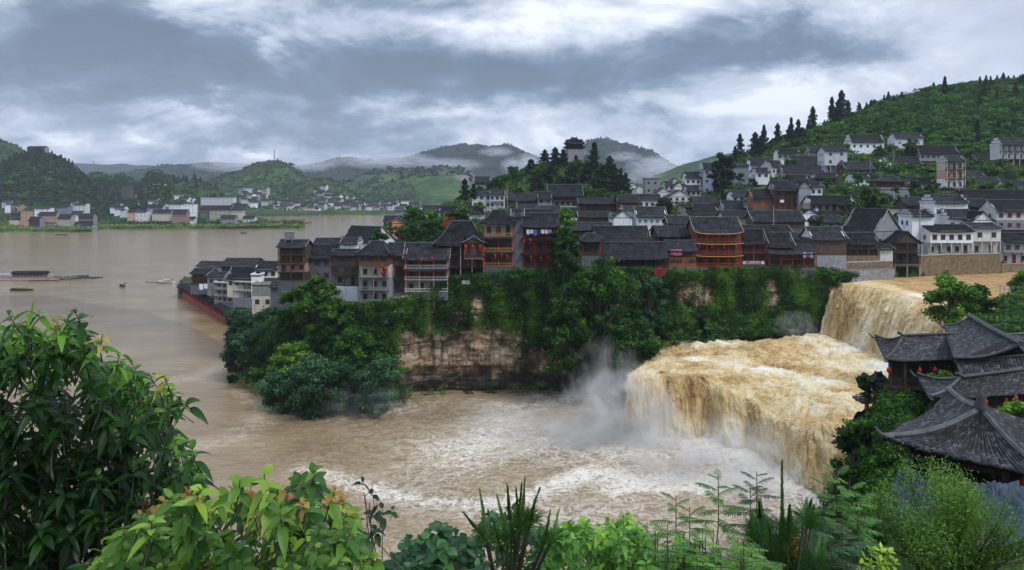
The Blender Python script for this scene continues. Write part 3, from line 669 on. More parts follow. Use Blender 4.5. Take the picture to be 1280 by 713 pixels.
    h('tall white house with blue balconies and a stall of orange goods at its foot', 1031, 1059, 183, 188, 226, 385, 'bbww', mats=[orangewood, bluegrey, white, white], rail=bluegrey, posts=white, d=9, nwin=2)
    h('dark timber house with red panels right of the blue balconied house', 1054, 1086, 203, 211, 225, 378, 'b', mats=[RW], rail=RW, d=8)
    h('white two storey house of small windows high on the slope', 1064, 1105, 169, 177, 200, 425, 'ww', wall=white, d=9, nwin=5, stepped=(-1, 1))
    h('white house with bluish windows at the top of the slope beside a tree', 1119, 1154, 167, 172, 198, 430, 'ww', wall=white, d=9, nwin=3, pane=bluegrey)
    h('grey longhouse with white windows over a red and gold shopfront', 1150, 1198, 182, 191, 222, 395, 'obw', mats=[RW, yellowwood, greyw], rail=redpaint, posts=redpaint, d=9)
    h('dark brown terrace of open balconies below the hill', 1114, 1152, 196, 206, 224, 392, 'bb', mats=[RW, B], rail=RW, posts=B, d=9)
    h('small white gabled house joined to the left of the dark balconied terrace', 1094, 1115, 196, 203, 222, 388, 'ww', wall=white, roof='y', d=9)
    h('low dark roofed shed at the left of the small white gabled house', 1058, 1092, 204, 211, 222, 372, 'p', wall=B, d=8)
    h('timber house with white gable and dark balcony above a white stone wall', 1099, 1133, 220, 226, 236, 318, 'b', mats=[RW], rail=RW, posts=B, roof='h', base=None, d=9, depth_under=9, gmat=white)
    h('white lower house carrying the timber balcony storey', 1101, 1137, 235, 237, 255, 316, 'w', wall=greystone, d=9, roof='flat', depth_under=5)
    h('tall thin white house of four storeys with red shutters', 1184, 1207, 196, 201, 247, 322, 'bbbb', mats=[cream, white, pinkw, cream], rail=BR, posts=trimwhite, d=8, frame=RW, stepped=(-1, 1), nwin=3)
    h('dark roofed low houses front right of the tall thin house', 1207, 1240, 236, 244, 256, 300, 'p', wall=B, d=9)
    h('terrace house of stacked white balconies with a tall white end wall', 1252, 1290, 173, 180, 219, 370, 'bbbb', mats=[OW, BR, white, white], rail=B, posts=trimwhite, d=9, stepped=(-1,))
    h('dark roofed cottage half hidden by trees left of the white end wall', 1222, 1250, 194, 201, 210, 385, 'p', wall=RW, d=8)
    # mid right slope
    h('brown timber annex with orange doors left of the tall timber gallery', 941, 968, 237, 246, 260, 300, 'g', mats=[OW], frame=OW, d=8)
    h('tall timber gallery house with a grey gable wall at its right end', 968, 1000, 226, 237, 262, 298, 'bb', mats=[OW, BR], posts=BR, rail=BR, gmat=greystone, d=9)
    h('grey gable wing of the tall timber gallery house', 999, 1014, 226, 235, 262, 296, 'pp', wall=greystone, roof='y', d=8)
    h('small white house with balcony tucked behind the grey gable wing', 1013, 1028, 228, 233, 246, 302, 'w', wall=white, d=7)
    h('long two storey house of mud walls with dark balcony', 1014, 1068, 245, 254, 276, 286, 'bb', mats=[cream, cream], rail=B, posts=B, gmat=white, d=9)
    h('small white gabled end poking out below the mud walled house', 1003, 1021, 262, 267, 275, 278, 'p', wall=white, roof='y', d=7)
    h('long black roofed house below the tall timber gallery', 942, 1006, 264, 276, 286, 262, 'p', mats=[B], gmat=B, d=10)
    h('long black roof behind the orange shuttered house', 926, 990, 282, 291, 300, 222, 'p', mats=[B], d=9)
    h('black roofed house with pale wall behind the red framed gallery', 972, 1018, 291, 303, 312, 214, 'p', mats=[greyw], d=8)
    h('long black roofed shed behind the house with the white gable tips', 1050, 1092, 283, 291, 304, 232, 'p', mats=[B], d=9)
    h('dark roofed shed against the hillside retaining wall', 1133, 1170, 247, 256, 266, 262, 'p', mats=[B], d=8)
    h('black roofed house between the stepped gables and the tall thin house', 1176, 1212, 245, 252, 262, 272, 'p', mats=[B], d=8)
    h('black roofed house behind the lattice window house', 1212, 1236, 249, 257, 268, 256, 'p', mats=[B], d=8)
    h('black roofed house nestled behind the pale grey gabled house', 1130, 1160, 266, 274, 290, 240, 'p', mats=[slate], d=8)

def build_fill_rows():
    h = house; B, BR, RW, OW = darkwood, brownwood, redwood, orangewood
    h('small white house with black roof peeping between the two gabled houses of the upper slope', 945, 962, 210, 215, 224, 366, 'w', wall=white, d=8)
    h('grey house with black roof under the second longhouse', 985, 1010, 219, 225, 234, 352, 'w', wall=greyw, d=8)
    h('brown timber house with white end wall below the blue balconied house', 1020, 1048, 216, 222, 232, 350, 'b', mats=[BR], gmat=white, rail=RW, d=8)
    h('white cottage with brown shutters left of the timber house with the white gable', 1066, 1088, 216, 222, 232, 345, 'w', wall=white, frame=BR, d=8)
    h('dark roofed house with cream wall right of the timber balcony house', 1138, 1168, 222, 229, 240, 330, 'w', wall=cream, d=8)
    h('white house with grey shutters behind the tall thin house', 1206, 1232, 214, 221, 234, 350, 'w', wall=white, d=8)
    h('brown house with red doors below the cottage hidden by trees', 1214, 1252, 222, 229, 240, 335, 'b', mats=[RW], rail=RW, posts=redpaint, d=8)
    h('white walled house with dark eaves at the far right below the stacked balconies', 1258, 1300, 226, 233, 246, 318, 'w', wall=white, d=8)
    h('small dark timber house above the cream gabled house', 868, 896, 246, 253, 262, 330, 'g', mats=[BR], frame=BR, d=8)
    h('white gabled shed beside the house with the arched dormer', 930, 944, 250, 256, 266, 306, 'p', wall=white, roof='y', d=8)
    h('low white house with black roof left of the brown timber annex', 915, 940, 238, 245, 254, 326, 'w', wall=white, d=8)
    h('black roofed house with cream side wall under the brown timber annex', 905, 940, 264, 271, 280, 270, 'p', mats=[cream], d=9)
    h('grey plastered house under the long mud walled house', 1022, 1056, 270, 277, 288, 262, 'w', wall=greyw, d=8)
    h('small white stepped gable house beside the black roof above the front row', 764, 778, 268, 273, 284, 266, 'p', wall=white, stepped=(-1, 1), d=7)
    h('white walled cottage with black roof between the pagoda hill rows', 648, 670, 256, 261, 270, 318, 'w', wall=white, d=8)
    h('dark timber cottage right of the cottage between the pagoda hill rows', 672, 700, 258, 265, 274, 312, 'g', mats=[B], frame=BR, d=8)
    h('white end walled house beneath the double roofed timber house', 700, 724, 260, 266, 274, 314, 'w', wall=white, d=8)
    h('small cream house with black roof above the arched row of the valley', 858, 876, 232, 238, 246, 366, 'w', wall=cream, d=8)
# footprints of the town houses, so that the ground and the scrub leave room for them
PADS = []
def _pad(label, px0, px1, yr, ye, yb, Y, *a, **k):
    w = (px1 - px0) * Y / F; PADS.append((((px0 + px1) / 2 - 640) / F * Y, Y, w, k.get('d') or max(5.0, min(9.0, w * .8)), ZP(yb, Y)))
_house = house; house = _pad; build_front_row(); build_second_rows(); build_fill_rows(); house = _house
PADS = np.array(PADS)
# ================================================================ TERRAIN
PA = [(222, 385), (230, 352), (262, 308), (296, 272), (290, 240), (300, 215), (330, 200), (360, 197.5), (400, 188.5), (450, 182.5), (500, 185.5), (560, 189.5), (620, 190.5), (700, 188.5), (760, 192.5), (800, 194.5), (838, 194), (900, 201), (960, 204), (1010, 206), (1044, 205), (1060, 211), (1100, 213), (1180, 219), (1250, 229), (1330, 238), (1900, 255), (1900, 9000), (515, 9000), (515, 1000), (505, 650), (470, 500), (380, 430), (300, 410), (230, 400)]
POLYA = [XY(*p) for p in PA]
POLYF = [XY(*p) for p in [(-900,780),(-300,800),(0,850),(110,850),(125,905),(230,915),(300,915),(372,925),(382,975),(330,1030),(292,1120),(300,1330),(400,1400),(500,1430),(530,1100),(620,9000),(-900,9000)]]
POLYB = [XY(*p) for p in [(1044,131),(1042,115),(1034,100),(1040,88),(1075,78),(1060,66),(1000,60),(1000,0.5),(2200,0.5),(1900,193),(1330,182),(1262,166),(1236,151),(1218,145),(1180,138),(1120,133)]]
COLS = [200,290,345,420,500,560,640,720,800,880,960,1040,1120,1200,1280,1900]
ROWS = [170,200,225,250,275,300,340,380,430,500,600,700,900,1100]
TAB = np.array([
 [3,3,3,3,3,3,3,3,3,3,3,3,3,3],[4,4,4,4,4,4,4,3,3,3,3,3,3,3],
 [17,18,14,11,8,7,5,4,3,3,3,3,3,3],[24,24,22,18,14,12,10,8,6,4,3,3,3,3],
 [25,27,27,27,28,31,34,35,32,25,12,6,4,4],[29,31,30,30,32,36,40,44,44,42,30,15,10,8],
 [32,32,32,32,34,38,44,48,48,45,35,25,15,10],[32,32,32,32,34,38,44,50,54,50,45,25,15,10],
 [32,32,32,32,34,38,42,46,48,48,42,30,20,12],[28,30,31,31,34,37,44,50,57,66,60,50,40,30],
 [28,30,31,32,35,41,50,60,70,84,86,70,50,40],[28,30,31,32,37,44,56,66,78,98,110,98,60,50],
 [27,28,30,33,39,48,58,68,80,105,132,122,80,60],[27,28,30,33,39,50,60,68,80,108,145,142,100,70],
 [27,28,30,34,40,52,62,70,82,110,150,150,110,80],[27,28,32,36,42,54,64,74,90,120,165,168,130,100]], float)
NC = [-900,400,900,1000,1060,1120,1200,1280,2200]
NR = [0.5,10,20,30,40,50,60,70,80,90,100,120,145,170,195]
_n0 = [52.8,46,39.5,33,26.6,20.2,13.8,7.4,1,-4,-4,-4,-4,-4,-4]
NTAB = np.array([_n0,_n0,_n0,[52.8,46,39.5,33,27,20.5,14,9,4,2,2,2,2,2,2],
 [52.8,46,39.7,33.5,28,21,16,17,20,12,7,5,6,8,10],[52.8,47,41,36.5,32.5,31,30,31,31,26,14,9,9,12,14],
 [52.8,48,42.5,38.5,35,32,31,32,32,31,28,27,27,28,28],[52.8,48.5,43,39,36,33,32,32,32,31,29,27,28,30,30],
 [52.8,49,44,40,37,32,29,28,28,28,28,28,29,31,31]], float)
def bil(px, Y, cols, rows, tab):
    px = np.clip(px, cols[0], cols[-1] - 1e-6); Y = np.clip(Y, rows[0], rows[-1] - 1e-6)
    cols = np.array(cols, float); rows = np.array(rows, float)
    i = np.clip(np.searchsorted(cols, px, side='right') - 1, 0, len(cols) - 2); j = np.clip(np.searchsorted(rows, Y, side='right') - 1, 0, len(rows) - 2)
    a = (px - cols[i]) / (cols[i + 1] - cols[i]); b = (Y - rows[j]) / (rows[j + 1] - rows[j])
    return tab[i, j] * (1 - a) * (1 - b) + tab[i + 1, j] * a * (1 - b) + tab[i, j + 1] * (1 - a) * b + tab[i + 1, j + 1] * a * b
HILLS = [  # (crest [(px, row)], distance, half depth, roughness)
 ([(560,262),(590,238),(620,224),(650,215),(680,206),(700,202),(735,201),(760,212),(776,232),(792,256)], 430, 48, 1.5),
 ([(-700,235),(-300,215),(-100,214),(0,209),(25,195),(40,192),(60,195),(80,206),(100,220),(120,244),(137,264),(156,276)], 1250, 210, 8),
 ([(-900,150),(-300,150),(-50,163),(0,176),(20,183),(40,199),(80,232),(110,262)], 1750, 300, 10),
 ([(95,228),(108,220),(122,216),(140,222),(152,219),(165,226),(176,229),(186,216),(195,212),(206,219),(222,224),(250,249),(275,264)], 1500, 200, 8),
 ([(150,262),(180,246),(210,236),(240,244),(256,258),(270,268)], 1150, 110, 3),
 ([(200,242),(215,227),(240,224),(260,229),(276,243),(292,260)], 1330, 120, 5),
 ([(240,244),(262,226),(282,218),(302,213),(325,203),(343,200),(360,206),(370,216),(395,228),(430,243),(470,262)], 1950, 260, 10),
 ([(335,262),(348,247),(364,234),(390,225),(412,225),(432,235),(452,249),(470,262)], 1650, 150, 6),
 ([(380,250),(430,230),(455,218),(500,215),(540,212),(570,211),(588,218),(605,230),(630,245),(660,262)], 2300, 450, 22),
 ([(100,230),(200,214),(260,212),(330,208),(370,208),(400,203),(420,197),(470,200),(505,196),(530,188),(555,181),(570,177),(595,178),(612,181),(630,178),(645,183),(662,194),(700,203),(722,190),(740,179),(755,176),(770,179),(790,181),(812,184),(822,190),(850,205),(880,215),(940,230)], 3600, 500, 45),
 ([(-200,200),(100,204),(200,209),(300,205),(420,206),(560,205),(700,200),(800,203),(900,215),(1100,190),(1500,170)], 5200, 600, 50),
 ([(770,245),(800,228),(820,220),(850,208),(880,199),(905,194),(950,186),(1100,170),(1500,150)], 1900, 350, 12),
]
def hills(px, Y):
    z = np.full(np.shape(px), -99.0)
    X = (px - 640) / F * Y
    for cr, Y0, w, rough in HILLS:
        p = np.array(cr, float); zc = H - (p[:, 1] - HY) / F * Y0
        c = np.interp(px, p[:, 0], zc)
        edge = np.clip(np.minimum(px - p[0, 0], p[-1, 0] - px) / 14 + 1, 0, 1)
        dw = np.where(Y < Y0, w * (1 + .35 * fbm(X / (w * .8), 0 * Y, 3.3 + Y0, 3)), w * 1.4)
        h = c * np.exp(-((Y - Y0) / np.maximum(dw, 10)) ** 2) * edge
        h = h + rough * fbm(X / (rough * 9), Y / (rough * 9), Y0, 4) * np.clip(h / 30, 0, 1)
        z = np.maximum(z, h)
    return z
POLYR = [XY(*p) for p in [(1062,201),(1104,195),(1150,180),(1190,165),(1232,150),(1262,160),(1330,178),(1900,190),(1900,262),(1330,245),(1180,225),(1062,215)]]
def riverland(X, Y):
    """(table height, is land)"""
    px = 640 + F * X / np.maximum(Y, .3)
    z = np.full(X.shape, -4.0)
    inA = inpoly(X, Y, POLYA); inF = inpoly(X, Y, POLYF) & ~inA; inB = inpoly(X, Y, POLYB)
    zA = bil(px, Y, COLS, ROWS, TAB)
    z = np.where(inA, zA, z)
    zN = bil(px, Y, NC, NR, NTAB)
    near = (Y < 95) & (px < 1060)
    z = np.where(near, zN, z); z = np.where(inB, zN, z)
    z = np.where(inF, 2.5 + 3 * np.clip((Y - 900) / 300, 0, 3), z)
    # bed of the upper river and of the terrace between the two falls
    up = inpoly(X, Y, POLYR) & (~inA) & (~inB); z = np.where(up, 23.5, z)
    hh = hills(px, Y)
    okh = (inA & (Y > 330)) | inF
    z = np.where(okh, np.maximum(z, hh), z)
    for cx, cy_, w, d_, zb_ in PADS:
        if cy_ > 225:
            m_ = (np.abs(X - cx) < w / 2 + 2.0) & (Y > cy_ - 20) & (Y < cy_ + d_ + 1.5); z = np.where(m_, np.minimum(z, zb_ - .3), z)
    z = np.where((z > -3.9) & (Y > 6), z + .35 * fbm(X / 6, Y / 6, 1.0, 3) * np.clip(Y / 100, .2, 4), z)
    return z
def ground(X, Y):
    X = np.asarray(X, float); Y = np.asarray(Y, float)
    return riverland(X, Y)
def g1(x, y): return float(ground(np.array([x]), np.array([y]))[0])

m, t, b = newmat('hillside_soil_and_grass'); g = N(t, 'ShaderNodeNewGeometry'); p = g.outputs['Position']
n1 = NOISE(t, p, .012, 6, .65); n2 = NOISE(t, p, .15, 5, .7)
c = RAMP(t, M_(t, 'ADD', M_(t, 'MULTIPLY', n1, .75), M_(t, 'MULTIPLY', n2, .3)), [(.40, (.012, .030, .010)), (.50, (.022, .052, .014)), (.58, (.05, .095, .022)), (.68, (.09, .13, .035))])
spn = N(t, 'ShaderNodeSeparateXYZ'); L(t, p, spn.inputs[0])
terr = M_(t, 'MULTIPLY', RAMP(t, M_(t, 'SINE', M_(t, 'ADD', M_(t, 'MULTIPLY', spn.outputs[2], .9), M_(t, 'MULTIPLY', n2, 6))), [(.4, 0.0), (.9, 1.0)]), .35)
c = MIX(t, terr, c, (.03, .05, .016))
ra = N(t, 'ShaderNodeAttribute', attribute_name='rock')
wa = N(t, 'ShaderNodeAttribute', attribute_name='wooded'); c = MIX(t, wa.outputs['Fac'], c, MIX(t, n1, (.006, .014, .012), (.014, .03, .020)))
c = MIX(t, ra.outputs['Fac'], c, MIX(t, n2, (.22, .19, .17), (.10, .095, .1)))
L(t, c, b.inputs['Base Color']); b.inputs['Roughness'].default_value = .9; setspec(b, .1)
bp = N(t, 'ShaderNodeBump'); bp.inputs['Strength'].default_value = .9; bp.inputs['Distance'].default_value = 4
L(t, NOISE(t, p, .09, 6, .7), bp.inputs['Height']); L(t, bp.outputs[0], b.inputs['Normal']); earth = m

def build_terrain():
    pxs = np.concatenate([np.linspace(-1500, -320, 40), np.arange(-300, 1602, 5), np.linspace(1650, 2900, 40)])
    Ys = [0.6]
    while Ys[-1] < 8200: Ys.append(Ys[-1] * (1.10 if Ys[-1] < 20 else 1.03 if Ys[-1] < 100 else 1.0125 if Ys[-1] < 620 else 1.016))
    Ys = np.array(Ys)
    PXg, Yg = np.meshgrid(pxs, Ys); X = (PXg - 640) / F * Yg
    Z = ground(X.ravel(), Yg.ravel()).reshape(X.shape)
    pxr = PXg.ravel(); yy = Yg.ravel()
    prow = HY - (Z.ravel() - H) / yy * F

    rock = np.clip(1 - np.hypot((pxr - 583) / 15, (prow - 219) / 11) + .35 * fbm(pxr / 6, prow / 5, 1.0), 0, 1) * 3 * ((yy > 1500) & (yy < 2600))
    # ground behind the camera, same sheet
    nr, nc = X.shape
    V = np.stack([X.ravel(), yy, Z.ravel()], 1)
    tag(meshnp('ground', V, grid_faces(nr, nc), earth, attrs={'rock': np.clip(rock, 0, 1), 'wooded': np.clip((yy - 2700) / 300, 0, 1)}, smooth=True), kind='structure')
    back = np.array([[-4000, -4000, 54], [4000, -4000, 54], [4000, .6, 53], [3, .6, 53], [-3, .6, 53], [-4000, .6, 53]], float)
    tag(meshnp('terrain_behind', back, np.array([[0, 1, 2, 3, 4, 5]]), earth, attrs={'rock': np.zeros(6)}), kind='structure')
build_terrain()

# ================================================================ WATER
def watermat(name, col, col2, foam, rough=.2, bump=.3, lake=False):
    m, t, b = newmat(name); g = N(t, 'ShaderNodeNewGeometry'); p = g.outputs['Position']
    fo = N(t, 'ShaderNodeAttribute', attribute_name='foam').outputs['Fac']
    if lake:
        n = NOISE(t, MAPV(t, p, (1, 1.6, 1)), .035, 6, .6); c = MIX(t, RAMP(t, n, [(.35, 0.0), (.65, 1.0)]), col, col2)
        vein = NOISE(t, MAPV(t, p, (1, 1.7, 1)), .17, 7, .68, 2.6); v2 = M_(t, 'ABSOLUTE', M_(t, 'SUBTRACT', vein, .5))
        vm = RAMP(t, v2, [(0.0, 1.0), (.02, .6), (.06, 0.0)])
        vein2 = NOISE(t, MAPV(t, p, (1, 1.6, 1)), 1.1, 7, .75, 1.0)
        blot = RAMP(t, M_(t, 'ADD', vein2, M_(t, 'MULTIPLY', M_(t, 'SUBTRACT', fo, .5), .30)), [(.52, 0.0), (.70, 1.0)])
        k = M_(t, 'ADD', M_(t, 'MULTIPLY', vm, M_(t, 'MULTIPLY_ADD', fo, 1.3, -.08, clamp=True)), M_(t, 'MULTIPLY', blot, M_(t, 'POWER', fo, 1.3)), clamp=True)
        c = MIX(t, k, c, foam)
        c = MIX(t, M_(t, 'MULTIPLY', N(t, 'ShaderNodeAttribute', attribute_name='murk').outputs['Fac'], .6), c, (.12, .07, .035))
        L(t, c, b.inputs['Base Color'])
        L(t, M_(t, 'MULTIPLY_ADD', fo, .5, rough, clamp=True), b.inputs['Roughness'])
        bp = N(t, 'ShaderNodeBump'); bp.inputs['Strength'].default_value = bump; bp.inputs['Distance'].default_value = .30
        w1 = NOISE(t, MAPV(t, p, (.35, 1.0, 1)), .28, 7, .72, .5); w2 = NOISE(t, MAPV(t, p, (.5, 1.0, 1)), 2.2, 4, .6)
        L(t, M_(t, 'ADD', M_(t, 'ADD', w1, M_(t, 'MULTIPLY', w2, .25)), M_(t, 'MULTIPLY', M_(t, 'MULTIPLY', vein2, fo), .8)), bp.inputs['Height']); L(t, bp.outputs[0], b.inputs['Normal'])
    else:
        st = N(t, 'ShaderNodeCombineXYZ')
        L(t, N(t, 'ShaderNodeAttribute', attribute_name='across').outputs['Fac'], st.inputs[0]); L(t, N(t, 'ShaderNodeAttribute', attribute_name='along').outputs['Fac'], st.inputs[1])
        fall = N(t, 'ShaderNodeAttribute', attribute_name='fall').outputs['Fac']
        v = st.outputs[0]
        streak = NOISE(t, MAPV(t, v, (.62, .085, 1)), .9, 9, .74, .35)
        fine = NOISE(t, MAPV(t, v, (2.4, .30, 1), (5, 2, 0)), 1.0, 8, .8, .3)
        turb = NOISE(t, p, .35, 9, .75, .8); turb2 = NOISE(t, MAPV(t, p, (1, 1, 1), (5, 5, 5)), 1.4, 7, .75)
        a = M_(t, 'ADD', M_(t, 'MULTIPLY', streak, .45), M_(t, 'MULTIPLY', fine, .55)); bb = M_(t, 'ADD', M_(t, 'MULTIPLY', turb, .55), M_(t, 'MULTIPLY', turb2, .45))
        s = M_(t, 'ADD', M_(t, 'MULTIPLY', a, fall), M_(t, 'MULTIPLY', bb, M_(t, 'SUBTRACT', 1.0, fall)))
        s = M_(t, 'ADD', s, M_(t, 'MULTIPLY', M_(t, 'SUBTRACT', fo, .5), .30))
        c = RAMP(t, s, [(.32, (.16, .08, .028)), (.41, (.34, .195, .07)), (.485, (.52, .345, .14)), (.56, (.69, .52, .255)), (.66, (.80, .71, .50)), (.80, (.9, .88, .84))])
        L(t, c, b.inputs['Base Color']); b.inputs['Roughness'].default_value = .65; setspec(b, .25)
        bp = N(t, 'ShaderNodeBump'); bp.inputs['Strength'].default_value = .9; bp.inputs['Distance'].default_value = 1.6
        L(t, s, bp.inputs['Height']); L(t, bp.outputs[0], b.inputs['Normal'])
    return m
lakem = watermat('muddy_river_water', (.27, .19, .095), (.18, .122, .058), (.66, .61, .52), rough=.12, bump=.9, lake=True)
fallm = watermat('silty_waterfall', (0, 0, 0), (0, 0, 0), (1, 1, 1))

def section(pts, n, z=None):
    p = np.array([((a - 640) / F * y, y, zz) for a, y, zz in pts], float)
    d = np.concatenate([[0], np.cumsum(np.linalg.norm(np.diff(p, axis=0), axis=1))]); u = np.linspace(0, d[-1], n)
    return np.stack([np.interp(u, d, p[:, k]) for k in range(3)], 1)
LOWLIP = [(838,187,13.5),(822,175,13.5),(789,156.5,13.5),(830,158,13.5),(872,155,13.5),(928,147,13.5),(956,141.6,13.5),(984,135.7,13.5),(1012,129,13.5),(1056,128,13.5)]
def build_falls():
    n = 460
    U = section([(1900,254,27.3),(1900,193,27.3)], n); M = section([(1330,238,27.2),(1330,181,27.2)], n); N1 = section([(1180,219,27.1),(1264,165,27.1)], n)
    N2 = section([(1095,212,27.05),(1238,150,27.05)], n)
    L0 = section([(1044,203,27),(1072,196,27),(1100,189.6,27),(1140,175.8,27),(1180,160,27),(1220,145,27)], n)
    B0 = section([(1026,197,13.2),(1060,184,13.2),(1094,172,13.2),(1130,157,13.2),(1180,139,13.2)], n)
    L1 = section(LOWLIP, n)
    wob = np.linspace(0, 1, n)[:, None]
    off = np.array([-2.4, -6.0, 0]) * (1 + .25 * fbm(np.linspace(0, 12, n), 0, 2.2, 3))[:, None]
    off[:70, 0] *= np.linspace(1.6, 1, 70); off[:40, 1] *= np.linspace(.2, 1, 40)
    B1 = L1 + off; B1[:, 2] = -1.2
    rows = []; fall = []; foam = []; along = []
    def lerp(a, b, k, z=None): return a * (1 - k) + b * k
    def addrow(r, fa, fo): rows.append(r); fall.append(np.full(n, fa) if np.isscalar(fa) else fa); foam.append(np.full(n, fo) if np.isscalar(fo) else fo)
    for k in np.linspace(0, 1, 12, endpoint=False): addrow(lerp(U, M, k), .25, .25)
    for k in np.linspace(0, 1, 22, endpoint=False): addrow(lerp(M, N1, k), .25, .28)
    for k in np.linspace(0, 1, 30, endpoint=False): addrow(lerp(N1, N2, k), .3, .33)
    for k in np.linspace(0, 1, 36, endpoint=False): addrow(lerp(N2, L0, k), .4 + .5 * k, .38 + .35 * math.sin(k * 3))
    for k in np.linspace(0, 1, 100, endpoint=False):      # upper fall, thrown outward then dropping
        r = lerp(L0, B0, k ** .62 * .9 + .1 * k); r[:, 2] = 27 + (13.2 - 27) * (k ** 1.25); addrow(r, 1, .48 + .22 * k)
    for k in np.linspace(0, 1, 170, endpoint=False):      # churning terrace
        r = lerp(B0, L1, k); r[:, 2] = 13.3 - .5 * math.sin(k * math.pi); addrow(r, .15 * (k > .93), .75 - .25 * k)
    for k in np.linspace(0, 1, 130):                      # lower fall
        r = lerp(L1, B1, k ** .72); r[:, 2] = 13.3 - 14.5 * k ** 1.55; addrow(r, 1 if k > .06 else .3, .42 + .15 * k)
    V = np.array(rows); nr = len(rows)
    fall = np.array(fall); foam = np.array(foam)
    # arc length coordinates in metres
    al = np.concatenate([np.zeros((1, n)), np.cumsum(np.linalg.norm(np.diff(V, axis=0), axis=2), axis=0)], 0)
    ac = np.broadcast_to(np.linspace(0, 52, n)[None], (nr, n))
    # turbulence
    X, Y, Z = V[..., 0], V[..., 1], V[..., 2]
    i = np.arange(nr)[:, None] * np.ones((1, n))
    fallw = np.clip(fall, 0, 1)
    s1 = 1.5 * fbm(ac * .26, al * .06, 4.4, 5, .62); s2 = fbm(ac * 1.0, al * .14, 9.4, 4, .65)
    turb = fbm(X * .16, Y * .16, 3.1, 5, .6); ridg = 1 - np.abs(fbm(X * .22 + 3, Y * .22, 8.8, 4, .6)) * 2.2
    # edges of the lower lip stay low so that the silhouette is ragged, not raised
    upr = (i < 100); terr = (i >= 200) & (i < 370); f1 = (i >= 100) & (i < 200); f2 = i >= 370
    dz = np.where(upr, .10 * turb + .05 * ridg, 0) + np.where(terr, 1.25 * turb + .85 * ridg - .5 + .5 * fbm(X * .5, Y * .5, 1.1, 3), 0)
    ramp = np.clip((i - 195) / 14, 0, 1) * np.clip((374 - i) / 10, .25, 1); dz = dz * np.where(i >= 195, ramp, 1)
    dz += np.where(terr, 3.2 * np.exp(-((X - 66) ** 2 / 60 + (Y - 178) ** 2 / 30)) * .5, 0)
    V[..., 2] += dz
    clmp = fbm(X * .30, Z * .30, Y * .30, 5, .65)
    push = np.where(f1, 1.0 * s1 + .7 * s2 + .7 * clmp, 0) + np.where(f2, 1.15 * s1 + .85 * s2 + .35 * clmp, 0) * np.where(f1, np.clip((i - 100) / 12, 0, 1), np.clip((i - 372) / 10, 0, 1))
    outd = np.where(f1[..., None], np.array([-.80, -.6, .1]), np.array([-.35, -.93, .1]))
    V += push[..., None] * outd * 1.5
    notch = fbm(ac * .25, 0 * al, 6.1, 3); V[..., 1] += np.where(i >= 355, notch * 2.2 * np.clip((i - 355) / 15, 0, 1), 0)
    foam = foam + .7 * turb * terr + .5 * np.where(f1 | f2, s1, 0) + .22 * f2 * clmp
    # the lower lip is rounded and broken, most of all towards its right end where it turns into a chute
    sN = np.broadcast_to(np.linspace(0, 1, n)[None], (nr, n)); kk = np.clip((i - 300) / 72.0, 0, 1)
    chute = .5 + 3.4 * np.clip((sN - .58) / .2, 0, 1) * np.clip((1.0 - sN) / .12, .35, 1)
    drop = chute * kk ** 2.5 + .9 * np.clip(fbm(X * .11 + 5, Y * .11, 2.1, 3), -1, 1) * kk
    V[..., 2] -= np.where(i < 372, drop, drop * np.clip(1 - (i - 372) / 128.0, 0, 1))
    foam += .30 * np.exp(-((sN - .70) / .035) ** 2) * (i > 340) + .18 * np.exp(-((sN - .86) / .05) ** 2) * (i > 340) + .35 * np.clip((i - 455) / 40.0, 0, 1)
    wavy = fbm(sN * 9, 0 * X, 3.9, 3) * 3.2 * np.clip((i - 330) / 42.0, 0, 1); V[..., 1] += wavy; V[..., 0] += wavy * .4
    # a few white boils on the terrace
    for (cx, cy_, rr) in ((XY(965, 158) + (3.6,)), (XY(905, 186) + (3,)), (XY(865, 170) + (2.6,)), (XY(1050, 180) + (4,)), (XY(1110, 160) + (5,)), (XY(1020, 150) + (4,)), (XY(1170, 178) + (5,))):
        foam += .55 * np.exp(-((X - cx) ** 2 / (rr * 2) ** 2 + (Y - cy_) ** 2 / rr ** 2)) * (i < 372) * (i > 60)
    o = meshnp('waterfall', V.reshape(-1, 3), grid_faces(nr, n), fallm, attrs={'fall': fallw, 'foam': foam, 'across': ac, 'along': al}, smooth=True)
    tag(o, kind='structure')
    # torn drops and gouts thrown off the falling sheets and the churned terrace
    q = np.random.RandomState(3); ns_ = 11000; ri = np.where(q.rand(ns_) < .55, 362 + (q.rand(ns_) ** 2.2 * (nr - 363)).astype(int), np.where(q.rand(ns_) < .45, 98 + (q.rand(ns_) ** 2 * 100).astype(int), q.randint(200, 368, ns_))); ci = q.randint(2, n - 2, ns_)
    c = V[ri, ci]; isf = (ri >= 368) | (ri < 200); ot = np.where((ri >= 368)[:, None], np.array([-.35, -.93, .1]), np.array([-.80, -.6, .1]))
    c = c + np.where(isf[:, None], ot * (q.rand(ns_, 1) ** 2 * 1.7 + .05), np.array([0, 0, 1.]) * (q.rand(ns_, 1) ** 2.5 * 1.1)) + q.normal(0, .15, (ns_, 3))
    sz = (.03 + .085 * q.rand(ns_) ** 2)[:, None]; el = np.where(isf, q.uniform(1.2, 4.5, ns_), 1.0)[:, None]
    a = np.array([1, 0, 0]) * sz; b_ = np.array([0, 1, 0]) * sz; cz = np.array([0, 0, 1]) * sz * el
    W_ = np.stack([c - a, c - b_, c + a, c + b_, c + cz, c - cz], 1).reshape(-1, 3); k6 = np.arange(ns_)[:, None] * 6
    tri = np.concatenate([np.stack([k6[:, 0] + x, k6[:, 0] + (x + 1) % 4, k6[:, 0] + 4], 1) for x in range(4)] + [np.stack([k6[:, 0] + (x + 1) % 4, k6[:, 0] + x, k6[:, 0] + 5], 1) for x in range(4)])
